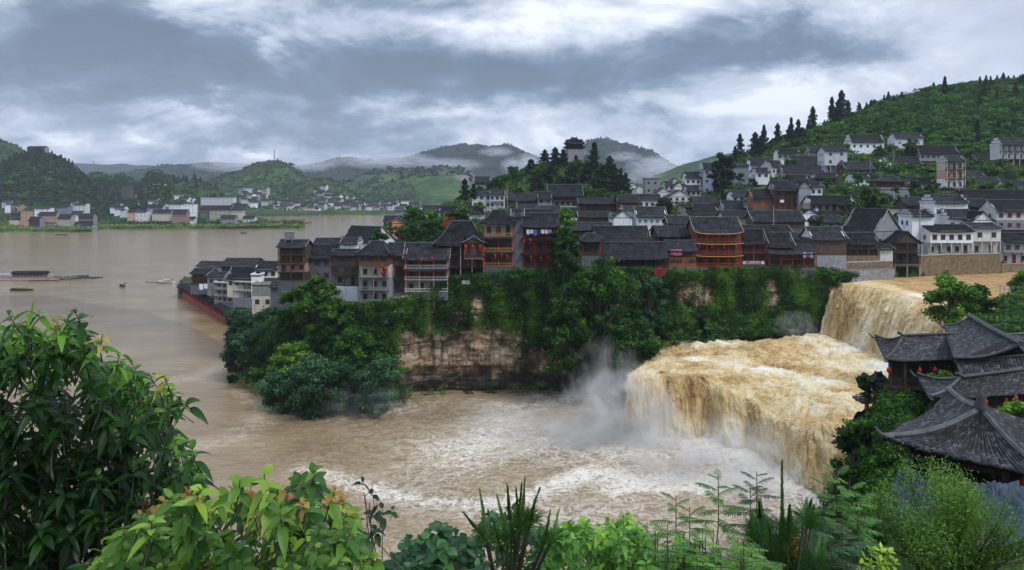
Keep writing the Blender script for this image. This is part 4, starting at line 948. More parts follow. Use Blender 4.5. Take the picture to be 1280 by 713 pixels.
    dm = plain('silty_spray_drops', (.78, .68, .50), (.50, .36, .18), rough=.5, bump=0, rnd=0)
    tag(meshnp('spray', W_, tri, dm, smooth=True), 'brown and cream drops torn off the falling water', 'spray', kind='stuff')
build_falls()
def build_lake():
    pxs = np.concatenate([np.linspace(-1500, -320, 20), np.arange(-300, 1100, 3.2), np.linspace(1110, 1700, 25)])
    Ys = [78.0]
    while Ys[-1] < 1500: Ys.append(Ys[-1] + (.42 if Ys[-1] < 200 else Ys[-1] * .006))
    Ys = np.array(Ys); PXg, Yg = np.meshgrid(pxs, Ys); X = (PXg - 640) / F * Yg
    base = np.array([XY(p, y) for p, y in ((838,185),(790,153),(830,155),(872,152),(928,143),(984,131),(1020,125))])
    bd = polydist(X, Yg, [tuple(a) for a in base]); 
    row = HY + H / Yg * F
    foam = np.clip(.8 * np.exp(-(bd / 12)), 0, 1)
    # foam lines of the outflow, as world polylines
    def line(pts, w, a):
        d = polydist(X, Yg, [XY(p, 55 * F / (r - HY)) for p, r in pts]); return a * np.exp(-(d / w) ** 2)
    foam += line([(960,600),(860,600),(800,600),(740,592),(700,608),(650,625),(590,634),(520,628),(470,615),(380,588)], 3.2, .5)
    foam += line([(900,612),(830,610),(770,612)], 3.0, .55)
    foam += line([(780,640),(700,650),(620,660)], 6, .25)
    foam += line([(720,500),(640,508),(560,500),(500,512),(420,522),(340,512),(300,490)], 5, .28)
    foam += line([(760,560),(660,555),(600,550)], 10, .25); foam += line([(640,520),(560,590),(540,560)], 8, .28)
    foam += line([(290,452),(250,470),(215,475)], 5, .35); foam += line([(330,520),(300,545),(240,560)], 5, .25)
    foam += np.clip(.32 - (Yg - 150) / 300, 0, .32) * np.clip((PXg-240)/240,0,1)
    foam = np.clip(foam + .10 * fbm(X / 14, Yg / 14, 1.7, 4), 0, 1)
    tb = np.clip(foam * 1.4, 0.06, 1)
    Zw = tb * (.85 * fbm(X / 6, Yg / 4.5, .5, 5, .6) + .45 * (1 - np.abs(fbm(X / 3, Yg / 2.4, 2.5, 4)) * 2.2)) * np.clip((260 - Yg) / 80, 0.0, 1)
    Zw += .8 * np.exp(-(bd / 6) ** 2) * (1 + fbm(X / 3, Yg / 3, 5.5, 3))
    # a tongue of darker silt along the left bank of the current, with a crisp wavy edge
    rowg = HY + H / Yg * F + 6 * fbm(X / 40, Yg / 40, .7, 3); edge = np.interp(PXg, [-100, 60, 120, 180, 240, 290, 340], [368, 370, 378, 389, 408, 432, 470])
    murk = np.clip((rowg - edge) / 2.5, 0, 1) * np.clip(1 - (rowg - edge) / 55, 0, 1) * np.clip((330 - PXg) / 40, 0, 1)
    murk = np.clip(murk + .5 * np.clip(fbm(X / 60, Yg / 25, 3.3, 4), 0, 1), 0, 1)
    nr, nc = X.shape
    tag(meshnp('river_water', np.stack([X.ravel(), Yg.ravel(), Zw.ravel()], 1), grid_faces(nr, nc), lakem, attrs={'foam': foam, 'murk': murk}, smooth=True), kind='structure')
build_lake()

# ================================================================ CLIFF
CLIFF = [(340,197,17),(360,192,20),(400,182.5,24),(450,176.5,25),(500,179.5,26),(530,183,27.5),(548,183,29),(562,183.5,31),(605,184.5,32),(660,184,33),(700,182.5,33),(760,186,33),(800,188,33),(838,190,32.5),
         (870,195,31),(900,199,31.5),(960,202,31.5),(1010,204,31.5),(1030,203,31),(1046,204,30),(1060,209.5,29.5)]
rockm, t, b = newmat('layered_limestone'); g = N(t, 'ShaderNodeNewGeometry'); p = g.outputs['Position']
big = NOISE(t, MAPV(t, p, (1, 1, 1.2)), .16, 6, .65, .3); strata = NOISE(t, MAPV(t, p, (.12, .12, 2.2)), .55, 5, .7, .2); fine = NOISE(t, p, 1.6, 7, .75)
s = M_(t, 'ADD', M_(t, 'ADD', M_(t, 'MULTIPLY', big, .55), M_(t, 'MULTIPLY', strata, .25)), M_(t, 'MULTIPLY', fine, .2))
c = RAMP(t, s, [(.38, (.02, .017, .015)), (.45, (.12, .085, .055)), (.50, (.38, .26, .15)), (.55, (.52, .42, .31)), (.61, (.46, .27, .11)), (.68, (.62, .55, .46))])
sp = N(t, 'ShaderNodeSeparateXYZ'); L(t, p, sp.inputs[0])
stn = RAMP(t, NOISE(t, MAPV(t, p, (1, 1, .12)), .5, 6, .7), [(.47, 0.0), (.60, .85)])   # vertical black seepage stains
c = MIX(t, stn, c, (.022, .022, .02))
darkfoot = RAMP(t, M_(t, 'ADD', M_(t, 'MULTIPLY', sp.outputs[2], .1), M_(t, 'MULTIPLY', M_(t, 'SUBTRACT', big, .5), 1.2)), [(.40, 1.0), (.62, 0.0)])
c = MIX(t, M_(t, 'MULTIPLY', darkfoot, .82), c, (.028, .024, .021))  # rock colour darkens towards the cliff foot, with a noise-broken upper edge
L(t, c, b.inputs['Base Color']); b.inputs['Roughness'].default_value = .7
bp = N(t, 'ShaderNodeBump'); bp.inputs['Strength'].default_value = 1; bp.inputs['Distance'].default_value = .6; L(t, M_(t, 'ADD', fine, strata), bp.inputs['Height']); L(t, bp.outputs[0], b.inputs['Normal'])
cliff_line = None
def cliffpt(u):
    """u in 0..1 along the cliff: (x, y, top z, outward normal x, y)"""
    global cliff_line
    if cliff_line is None:
        p = np.array([XY(a, y) + (z, a) for a, y, z in CLIFF]); d = np.concatenate([[0], np.cumsum(np.hypot(*np.diff(p[:, :2], axis=0).T))])
        cliff_line = (p, d)
    p, d = cliff_line; s = np.asarray(u) * d[-1]
    x = np.interp(s, d, p[:, 0]); y = np.interp(s, d, p[:, 1]); z = np.interp(s, d, p[:, 2])
    x2 = np.interp(s + .8, d, p[:, 0]); y2 = np.interp(s + .8, d, p[:, 1]); x1 = np.interp(s - .8, d, p[:, 0]); y1 = np.interp(s - .8, d, p[:, 1])
    tx, ty = x2 - x1, y2 - y1; l = np.hypot(tx, ty) + 1e-9
    return x, y, z, ty / l, -tx / l
def cliffoff(x, y, zz, k):
    """how far the rock stands out at height zz; k is 0 at the foot, 1 at the top"""
    o = 1.6 * fbm(x / 9, y / 9, zz / 7, 4, .6) + .5 * fbm(x / 2, y / 2, zz / 1.1, 3)
    ledge = .9 * (np.sin(zz * .9 + 2 * fbm(x / 20, y / 20, 0.5, 2)) > 0)
    under = -3.2 * np.clip(1 - zz / 8, 0, 1) * (x < 40)     # undercut foot
    blocks = np.floor(vnoise(x / 4.2, y / 4.2, zz / 3.3) * 4) / 4 * 2.0
    return o + ledge * .6 + under + blocks - .6
def build_cliff():
    nu, nv = 1100, 110
    u = np.linspace(0, 1, nu); x, y, zt, nx, ny = cliffpt(u)
    px = 640 + F * x / y
    zb = np.where(px < 826, -2.5, 11.5); zb = np.where(px < 345, 0, zb)
    k = np.linspace(0, 1, nv)[:, None]
    Z = zb + (zt + .2 - zb) * k
    xx = np.broadcast_to(x, Z.shape); yy = np.broadcast_to(y, Z.shape)
    o = cliffoff(xx, yy, Z, k) * np.clip((1 - k) * 12, .15, 1)
    X = xx + nx * o; Y = yy + ny * o
    # top lip runs back under the houses
    X = np.vstack([X, x[None] - nx[None] * 4]); Y = np.vstack([Y, y[None] - ny[None] * 4]); Z = np.vstack([Z, zt[None] + .25])
    tag(meshnp('cliff', np.stack([X.ravel(), Y.ravel(), Z.ravel()], 1), grid_faces(nv + 1, nu), rockm), kind='structure')
build_cliff()

# ================================================================ HAZE: still air between the camera and the hills
def volmat(name, col, dens, aniso=0.0):
    m = bpy.data.materials.new(name); m.use_nodes = True; t = m.node_tree; t.nodes.clear()
    v = N(t, 'ShaderNodeVolumePrincipled'); v.inputs['Color'].default_value = tuple(col) + (1,); v.inputs['Density'].default_value = dens
    v.inputs['Anisotropy'].default_value = aniso
    o = N(t, 'ShaderNodeOutputMaterial'); L(t, v.outputs[0], o.inputs['Volume']); return m, t, v
HAZE = 0.65e-4
hm, _, _ = volmat('pale_air', (.80, .88, 1.0), HAZE)
hb = MB(); hb.box(-6200, 6200, -4100, 8300, -8, 760); tag(hb.build('haze', hm), kind='stuff')
# ================================================================ VEGETATION
def leafquads(cen, size, nrm, rs, asp=.55, jit=.8, droop=0.0):
    """one rhombus per centre, facing roughly along nrm"""
    n = len(cen); nn = nrm + rs.normal(0, jit, (n, 3)); nn /= np.linalg.norm(nn, axis=1, keepdims=True) + 1e-9
    a = np.cross(nn, rs.normal(0, 1, (n, 3))); 
    if droop: a[:, 2] -= droop
    a /= np.linalg.norm(a, axis=1, keepdims=True) + 1e-9; b = np.cross(nn, a)
    s = (size * rs.uniform(.6, 1.3, n))[:, None] if np.isscalar(size) else (size * rs.uniform(.6, 1.3, n))[:, None]
    v = np.stack([cen - a * s, cen + b * s * asp - a * s * .1, cen + a * s, cen - b * s * asp - a * s * .1], 1)
    return v.reshape(-1, 3)
def leafmesh(name, V, tint, mat, parent=None):
    n = len(V) // 4; f = np.arange(n * 4).reshape(-1, 4)
    return meshnp(name, V, f, mat, parent, attrs={'tint': np.repeat(tint, 4)})
def sphere_dirs(n, rs, up=0.0):
    d = rs.normal(0, 1, (n, 3)); d[:, 2] = np.abs(d[:, 2]) * (1 if up else 1) * np.where(rs.rand(n) < .5 + up / 2, 1, -1); d /= np.linalg.norm(d, axis=1, keepdims=True); return d
def crown_leaves(rs, rx, rz, cz, nclump, nleaf, size, clump=.34, flat=.7, kind='broad'):
    """leaf clumps on and inside an ellipsoid; returns verts and tints"""
    cs = []; 
    clump = clump * (26 / max(nclump, 26)) ** .4; d = sphere_dirs(nclump, rs, .35); rad = rs.uniform(.4, 1.08, nclump) ** .6
    c = d * rad[:, None] * np.array([rx, rx, rz]) * (1 - clump * .55); c[:, 2] += cz
    V = []; T = []
    for i in range(nclump):
        r = clump * rx * rs.uniform(.6, 1.25); m = int(nleaf * rs.uniform(.7, 1.3))
        q = sphere_dirs(m, rs, .45); k = rs.uniform(.15, 1.0, m) ** .5 * (1 + .35 * np.sin(q[:, 0] * 5 + i) * np.sin(q[:, 2] * 6 + 2 * i) + rs.normal(0, .12, m))
        cen = c[i] + q * k[:, None] * np.array([r, r, r * flat])
        cen += rs.normal(0, size * .3, cen.shape)
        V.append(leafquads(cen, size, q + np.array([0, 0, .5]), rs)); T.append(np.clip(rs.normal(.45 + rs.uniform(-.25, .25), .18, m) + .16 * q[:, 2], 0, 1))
    return np.concatenate(V), np.concatenate(T), c
def mk_tree(name, label, cat, kind, R_, Hh, mat, rs, trunk=.25, nclump=26, nleaf=90, size=.4, group=None, rzf=.85, flat=.7):
    """broad-leaved tree of total height Hh and crown radius R_, base at the origin"""
    o = thing(name, label, cat, group=group)
    rz = Hh * .49 if rzf > 2 else min(R_ * rzf, Hh * .46); cz = Hh - rz
    V, T, c = crown_leaves(rs, R_, rz, cz, nclump, nleaf, size, flat=flat)
    tr = MB(); lean = rs.uniform(-.06, .06, 2) * Hh
    tr.tube([(0, 0, -1.5), (lean[0] * .3, lean[1] * .3, cz * .4), (lean[0], lean[1], cz)], [trunk, trunk * .8, trunk * .45], 7)
    for k in range(min(9, nclump)):
        e = c[k]; s0 = np.array([lean[0] * .6, lean[1] * .6, cz * rs.uniform(.45, .8)])
        mid = (s0 + e) / 2 + np.array([0, 0, .1 * Hh * rs.rand()]); tr.tube([s0, mid, e], [trunk * .4, trunk * .25, trunk * .08], 5)
    tr.build('trunk', bark, o)
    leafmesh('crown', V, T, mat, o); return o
def mk_conifer(name, label, R_, Hh, mat, rs, size=.5, n=900, group=None, cat='tree', columnar=False):
    o = thing(name, label, cat, group=group)
    t = rs.rand(n) ** .75; z = Hh * (.06 + .94 * t)
    prof = (1 - t) ** (.55 if columnar else .85) * (.35 + .65 * np.clip(t * 8, 0, 1)) * (1 + .35 * np.sin(t * 26 + rs.uniform(0, 6)))
    ang = rs.uniform(0, 2 * np.pi, n); lob = 1 + .45 * np.sin(ang * 2 + t * 7 + rs.uniform(0, 6)) * np.sin(t * 11 + rs.uniform(0, 6)) + .2 * np.sin(ang * 5 + t * 15); r = R_ * prof * lob * np.sqrt(rs.uniform(.3, 1, n)) + .03
    cen = np.stack([r * np.cos(ang), r * np.sin(ang), z], 1); nr = np.stack([np.cos(ang), np.sin(ang), np.full(n, .5)], 1)
    V = leafquads(cen, size, nr, rs, .5, .7); T = np.clip(rs.normal(.42, .2, n), 0, 1)
    tr = MB(); tr.tube([(0, 0, -1), (0, 0, Hh * .85)], [R_ * .1 + .05, .03], 6); tr.build('trunk', bark, o)
    leafmesh('crown', V, T, mat, o); return o
rs = np.random.RandomState(11)
# ---- ground cover: uncountable scrub over the slopes
def cover(name, label, cat, samp, n, r, nleaf, size, mat, seed, flat=.6, asp=.55, lift=.25, tintsd=.22):
    q = np.random.RandomState(seed); X, Y, rr = samp(q, n); Z = ground(X, Y); keep = Z > -1.5
    X, Y, Z, rr = X[keep], Y[keep], Z[keep], rr[keep]
    bad = np.zeros(len(X), bool)
    for cx, cy_, w, d_, zb_ in PADS: bad |= (np.abs(X - cx) < w / 2 + rr * .7) & (Y > cy_ - 14) & (Y < cy_ + d_ + 1) & (q.rand(len(X)) < .93)
    X, Y, Z, rr = X[~bad], Y[~bad], Z[~bad], rr[~bad]; n = len(X)
    d = sphere_dirs(n * nleaf, q, .85); d[:, 2] = np.abs(d[:, 2]); k = q.uniform(.5, 1, n * nleaf) ** .5
    R1 = np.repeat(rr * q.uniform(.6, 1.35, n), nleaf)[:, None]
    cen = np.repeat(np.stack([X, Y, Z + lift * rr], 1), nleaf, 0) + d * k[:, None] * R1 * np.array([1, 1, flat])
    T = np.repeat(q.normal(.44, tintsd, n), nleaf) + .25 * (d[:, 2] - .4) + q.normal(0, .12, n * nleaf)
    sz = np.repeat(size * rr / r, nleaf)
    V = leafquads(cen, sz, d + np.array([0, 0, .4]), q, asp); 
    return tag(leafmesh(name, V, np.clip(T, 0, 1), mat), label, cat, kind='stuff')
def region(px0, px1, Y0, Y1, r, pw=.5, cond=None, grow=False):
    def f(q, n):
        px = q.uniform(px0, px1, n); u = q.rand(n); Y = (Y0 ** 2 + (Y1 ** 2 - Y0 ** 2) * u) ** .5
        rr = np.full(n, r) * (Y / Y0 if grow else 1); X = (px - 640) / F * Y
        if cond is not None: k = cond(px, Y, X); px, Y, X, rr = px[k], Y[k], X[k], rr[k]
        return X, Y, rr
    return f
plainfar = foliage('far_forest', (.004, .012, .010), (.010, .026, .018), (.02, .045, .026), .1)
cover('hillside_scrub', 'dense green scrub covering the tall hillside above the town', 'scrub', region(870, 1420, 300, 760, 2.6), 11000, 2.6, 26, .85, fol_hill, 1)
cover('hillside_thicket', 'darker bushy thickets in patches over the tall hillside', 'thicket', region(880, 1420, 360, 700, 4.2, cond=lambda px, Y, X: vnoise(X / 38, Y / 45, 8.8) > .5), 3200, 4.2, 60, .95, fol_mid, 41, flat=.8)
cover('town_slope_scrub', 'green bushes and weeds growing between the town houses', 'scrub', region(540, 1420, 215, 345, 1.7), 4200, 1.7, 34, .45, fol_hill, 2)
cover('pagoda_hill_scrub', 'leafy scrub covering the slopes of the pagoda hill', 'scrub', region(500, 800, 300, 500, 2.0), 3600, 2.0, 30, .62, fol_hill, 3)
def _hl(a, b):
    return lambda px, Y, X: (hills(px, Y) > 8) & (Y > a) & (Y < b)
wood_ = foliage('lakeside_woodland', (.003, .011, .006), (.011, .031, .013), (.045, .095, .028), .12)
cover('far_bank_forest', 'dark woodland on the hills across the lake', 'forest', region(-320, 520, 900, 2000, 8.5, cond=_hl(900, 2000)), 9000, 8.5, 13, 3.1, wood_, 4, lift=-.25)
cover('distant_mountain_forest', 'hazy woodland on the distant mountains', 'forest', region(60, 1000, 2000, 4000, 22, cond=_hl(2000, 4000)), 5000, 22, 9, 9.0, plainfar, 5, lift=-.3)
cover('left_hill_forest', 'dark woodland on the near hill across the lake', 'forest', region(-320, 210, 1020, 1420, 6.5, cond=lambda px, Y, X: hills(px, Y) > 12), 6500, 6.5, 13, 2.5, wood_, 6)
cover('shore_reeds', 'pale green reeds along the far lake shore', 'reeds', region(-200, 375, 855, 935, 4.0), 1500, 4.0, 14, 1.5, fol_grass, 7, flat=.5)
cover('sandbar_reeds', 'bright green reeds on the low sandbar in the lake', 'reeds', region(286, 382, 925, 1060, 4.5), 650, 4.5, 14, 1.6, fol_grass, 8, flat=.5)
cover('far_shore_bushes', 'dark bushes between the houses of the lakeside village', 'bushes', region(-200, 540, 925, 1180, 6.5, cond=lambda px, Y, X: (Y > 935)), 900, 6.5, 20, 2.1, fol_hill, 9, flat=.9)
cover('far_village_bushes', 'hazy bushes around the far waterside village', 'bushes', region(280, 540, 1400, 1800, 5.5, cond=None), 420, 5.5, 18, 2.0, fol_hill, 10, flat=.9)
cover('near_bank_brush', 'dark undergrowth on the steep near bank', 'undergrowth', region(330, 1090, 11, 80, .8, cond=lambda px, Y, X: px < 1045 + 40 * (Y > 45), grow=False), 3600, .8, 34, .20, fol_mid, 12)
cover('gorge_side_brush', 'thick green brush on the gorge side below the halls', 'brush', region(1022, 1175, 50, 112, 1.6, cond=lambda px, Y, X: (px < 1120 + (Y - 50) * 1.0)), 2300, 1.6, 75, .27, fol_mid, 13, flat=.9)
cover('river_bank_brush', 'green and brown brush on the bank beside the upper river', 'brush', region(1215, 1420, 96, 184, 1.6), 1300, 1.6, 60, .3, fol_hill, 14)
cover('tip_shore_brush', 'blue green shrubs along the foot of the peninsula', 'brush', region(283, 345, 205, 262, 2.2), 420, 2.2, 60, .42, fol_blue, 15)

# ---- ivy hanging over the cliff, bare rock left where the photograph shows it
def build_ivy():
    q = np.random.RandomState(21); V = []; T = []
    n = 5200; u = q.uniform(0.005, .995, n); x, y, zt, nx, ny = cliffpt(u); px = 640 + F * x / y
    row0 = HY + (H - zt) / y * F; foot = np.where(px < 826, 0.0, 13.0); rowf = HY + (H - foot) / y * F
    # start rows spread over the face
    start = row0 - 3 + q.rand(n) ** 1.3 * (rowf - row0)
    def bare(px, row):
        b_ = 0.0 * px
        wob = 9 * fbm(px / 22, row / 18, .3, 3)
        for (a, c_, d, e) in ((498, 655, 412, 480), (845, 892, 348, 378), (650, 712, 445, 475), (405, 445, 425, 455), (533, 548, 375, 405), (950, 975, 352, 380), (590, 612, 366, 392), (690, 716, 438, 478), (560, 580, 385, 405), (905, 925, 395, 412)):
            b_ = np.maximum(b_, (px + wob > a) & (px + wob < c_) & (row + wob > d) & (row + wob < e))
        return b_ > 0
    dens = fbm(px / 26, start / 60, 7.7, 3)
    keep = (~bare(px, start)) & (dens > -.42); keep &= ~((px > 498) & (px < 700) & (start > 415) & (q.rand(n) < .75))
    for i in np.nonzero(keep)[0]:
        z0 = H - (start[i] - HY) / F * y[i]; Ln = q.uniform(2, 8) * (1.2 if q.rand() < .2 else .75)
        endrow = HY + (H - (z0 - Ln)) / y[i] * F
        for _ in range(4):
            if bare(np.array([px[i]]), np.array([endrow]))[0] and q.rand() < .8: Ln *= .65; endrow = HY + (H - (z0 - Ln)) / y[i] * F
        Ln = min(Ln, z0 - foot[i] + 1)
        if Ln < .5: continue
        m = int(Ln * 15) + 6; tz = q.rand(m) ** 1.15; zz = z0 - tz * Ln
        wd = .75 * (1 - tz * .7) + .12
        px_ = x[i] + q.normal(0, 1, m) * wd + .3 * np.sin(zz * .7 + i); 
        o = cliffoff(np.full(m, x[i]), np.full(m, y[i]), zz, 0 * zz) + q.uniform(.2, 1.1, m)
        o = np.maximum(o, .5) + .8 * (1 - tz) * q.rand()
        cen = np.stack([px_ + nx[i] * o, y[i] + ny[i] * o + q.normal(0, .2, m), zz], 1)
        nr = np.tile(np.array([[nx[i], ny[i], .5]]), (m, 1))
        V.append(leafquads(cen, .27, nr, q, .6, .6, droop=1.2)); base = .42 + (.12 if px[i] > 840 else 0) + 1.1 * fbm(px[i] / 9, start[i] / 40, 2.2, 3); T.append(np.clip(q.normal(base, .15, m) + .12 * (1 - tz), 0, 1))
    V = np.concatenate(V); T = np.concatenate(T); tag(leafmesh('cliff_ivy', V, T, fol_ivy), 'dark green vines hanging in curtains down the cliff face', 'ivy', kind='stuff')
    print('ivy', len(T))
build_ivy()
def cover_cliff_ledges():
    q = np.random.RandomState(31); n = 1900; u = q.uniform(0, 1, n); x, y, zt, nx, ny = cliffpt(u); px = 640 + F * x / y
    V = []; T = []
    # a fringe of bushes on the rim, and the green apron at the foot right of the big tree
    for i in range(n):
        rim = q.rand() < .4
        if rim:
            z = zt[i] - q.uniform(-.2, 2.5); o = q.uniform(-.5, 1.5); r = q.uniform(.8, 1.8)
        elif 815 < px[i] < 985:
            k = q.rand(); z = 13.2 + (1 - k) * 8.5 * np.interp(px[i], [815, 850, 985], [1, 1, .25]); o = 1 + 7 * k * np.interp(px[i], [815, 900, 985], [1, 1, .4]); r = q.uniform(.8, 1.6)
        elif px[i] < 500:
            z = q.uniform(.5, zt[i]); o = q.uniform(.3, 1) * (13 - 10 * z / zt[i]); r = q.uniform(1.2, 2.8)
        elif 640 < px[i] < 826:
            if q.rand() < .45: continue
            z = q.uniform(1.0, zt[i]); o = q.uniform(.3, 3.5) * (1.3 - z / 32); r = q.uniform(1, 2.6)
        else: continue
        m = 75; d = sphere_dirs(m, q, .7); cen = np.array([x[i] + nx[i] * o, y[i] + ny[i] * o, z]) + d * r * q.uniform(.5, 1, m)[:, None] * np.array([1, 1, .7])
        V.append(leafquads(cen, .28, d + np.array([nx[i] * .4, ny[i] * .4, .5]), q)); T.append(np.clip(q.normal(.45 + .25 * q.normal(), .13, m), 0, 1))
    tag(leafmesh('cliff_bushes', np.concatenate(V), np.concatenate(T), fol_mid), 'low green bushes crowding the cliff rim and ledges', 'bushes', kind='stuff')
cover_cliff_ledges()

# ---- trees one can point to: (label, px, top row, base row, crown radius px, distance, material, leaf size)
TREES = [
 ('tall_tree', 'big dense dark tree rising from mid cliff before the balconied houses', 748, 312, 470, 52, 176, fol_mid, .42),
 ('tall_tree', 'upright dark tree standing before the laundry balcony', 706, 270, 380, 21, 180, fol_mid, .36),
 ('tree', 'small bright yellow green treetop behind the laundry balcony', 706, 258, 300, 14, 204, fol_lite, .3),
 ('tree', 'broad trailing tree low on the cliff left of the mist', 718, 370, 485, 40, 173, fol_ivy, .4),
 ('tree', 'leafy tree hanging over the gorge directly left of the cascade', 790, 392, 480, 36, 171, fol_mid, .4),
 ('tree', 'blue green tree under the round red sign', 812, 340, 420, 26, 184, fol_blue, .36),
 ('tree', 'tall light green tree left of the white walled stilt house', 396, 333, 440, 32, 178, fol_mid, .4),
 ('tree', 'green tree below the grey slate house', 372, 352, 440, 28, 186, fol_mid, .4),
 ('tree', 'blue green tree at the water by the near end of the red gallery', 300, 382, 452, 24, 222, fol_blue, .42),
 ('tree', 'round blue green tree leaning over the water on the far left of the thicket', 306, 412, 486, 30, 196, fol_blue, .42),
 ('tree', 'blue green tree below the crumbling concrete house', 336, 382, 460, 30, 204, fol_blue, .42),
 ('tree', 'yellow green rounded tree in the middle of the thicket', 372, 424, 505, 34, 176, fol_lite, .36),
 ('tree', 'blue green spreading tree at the very foot of the thicket', 402, 442, 522, 46, 166, fol_blue, .38),
 ('tree', 'low blue green tree at the waterline left of the spreading one', 352, 456, 518, 30, 170, fol_blue, .38),
 ('tree', 'dark tree above the bare cliff face on its left side', 450, 402, 490, 36, 172, fol_mid, .38),
 ('tree', 'misty dark tree at the waterline beside the bare cliff', 468, 440, 522, 36, 167, fol_blue, .38),
 ('tree', 'mid green tree between the thicket and the vines', 425, 372, 470, 30, 176, fol_mid, .38),
 ('tree', 'leafy green tree at the brink of the upper waterfall', 1188, 343, 412, 34, 141, fol_lite, .36),
 ('tree', 'green tree behind the leafy one at the brink', 1224, 355, 410, 24, 150, fol_mid, .36),
 ('tree', 'bright green bushy tree against the right frame edge by the river', 1284, 332, 392, 20, 170, fol_lite, .36),
 ('tree', 'green shrub by the gorge hall with upturned left corner', 1128, 480, 560, 30, 82, fol_lite, .22),
 ('tree', 'small round green treetop between the two long hall roofs', 1180, 458, 500, 17, 71, fol_lite, .18),
 ('tree', 'green treetop at the right edge beyond the pavilion', 1276, 500, 540, 22, 52, fol_lite, .16),
 ('tree', 'wispy little tree on a terrace over the churning water', 1084, 460, 505, 10, 84, fol_mid, .17),
 ('tree', 'thick ivy covered tree on the gorge side below the hall', 1074, 520, 640, 36, 74, fol_mid, .24),
 ('tree', 'dark tree in the gorge behind the blue tarpaulin', 1118, 556, 650, 30, 58, fol_ivy, .2),
 ('tree', 'large green tree above the peninsula beside the orange house', 518, 254, 305, 14, 300, fol_mid, .55),
 ('tree', 'dark rounded tree on the slope behind the tile roofs', 545, 262, 318, 24, 262, fol_mid, .5),
 ('tree', 'green tree below the orange house', 512, 278, 318, 18, 272, fol_mid, .5),
 ('tree', 'small tree beside the white gabled riverside hall', 474, 284, 316, 13, 240, fol_mid, .45),
 ('tree', 'leafy tree below the white villa with the stepped gable', 575, 258, 290, 16, 290, fol_hill, .5),
 ('tree', 'dark round tree before the pale house with green windows', 831, 246, 272, 13, 300, fol_dark, .5),
 ('tree', 'tall dark leafy tree left of the grey hillside houses', 903, 188, 262, 17, 372, fol_dark, .7),
 ('tree', 'round dark tree by the red doored house on the right slope', 1250, 196, 225, 12, 360, fol_mid, .6),
 ('tree', 'tree hiding part of the white house high on the slope', 1139, 170, 205, 9, 400, fol_hill, .6),
 ('tree', 'green tree leaning on the pale many windowed house', 1098, 182, 208, 9, 402, fol_hill, .6),
 ('tree', 'bushy tree below the timber house with the dark balcony', 1085, 234, 262, 15, 282, fol_hill, .5),
 ('tree', 'bushy tree beside the grey stone stilt tower on the cliff rim', 1040, 335, 362, 14, 200, fol_mid, .36),
]
def build_trees():
    for i, (nm, lab, px, r0, r1, cr, Y, mat, ls) in enumerate(TREES):
        q = np.random.RandomState(100 + i); x, _ = XY(px, Y); zt = ZP(r0, Y); zb = ZP(r1, Y); R_ = cr * Y / F; Hh = zt - zb
        nc = int(np.clip(R_ * 6.5 * max(1, Hh / R_ / 2.2), 18, 95)); area = 4 * math.pi * R_ * max(Hh / 2, R_) * .8
        tot = min(area / (ls * ls * .55) * 1.75, 15000); nl = int(tot / nc)
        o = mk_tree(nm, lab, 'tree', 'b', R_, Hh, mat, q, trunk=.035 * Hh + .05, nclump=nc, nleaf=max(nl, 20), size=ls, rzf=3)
        o.location = (x, Y, zb)
build_trees()
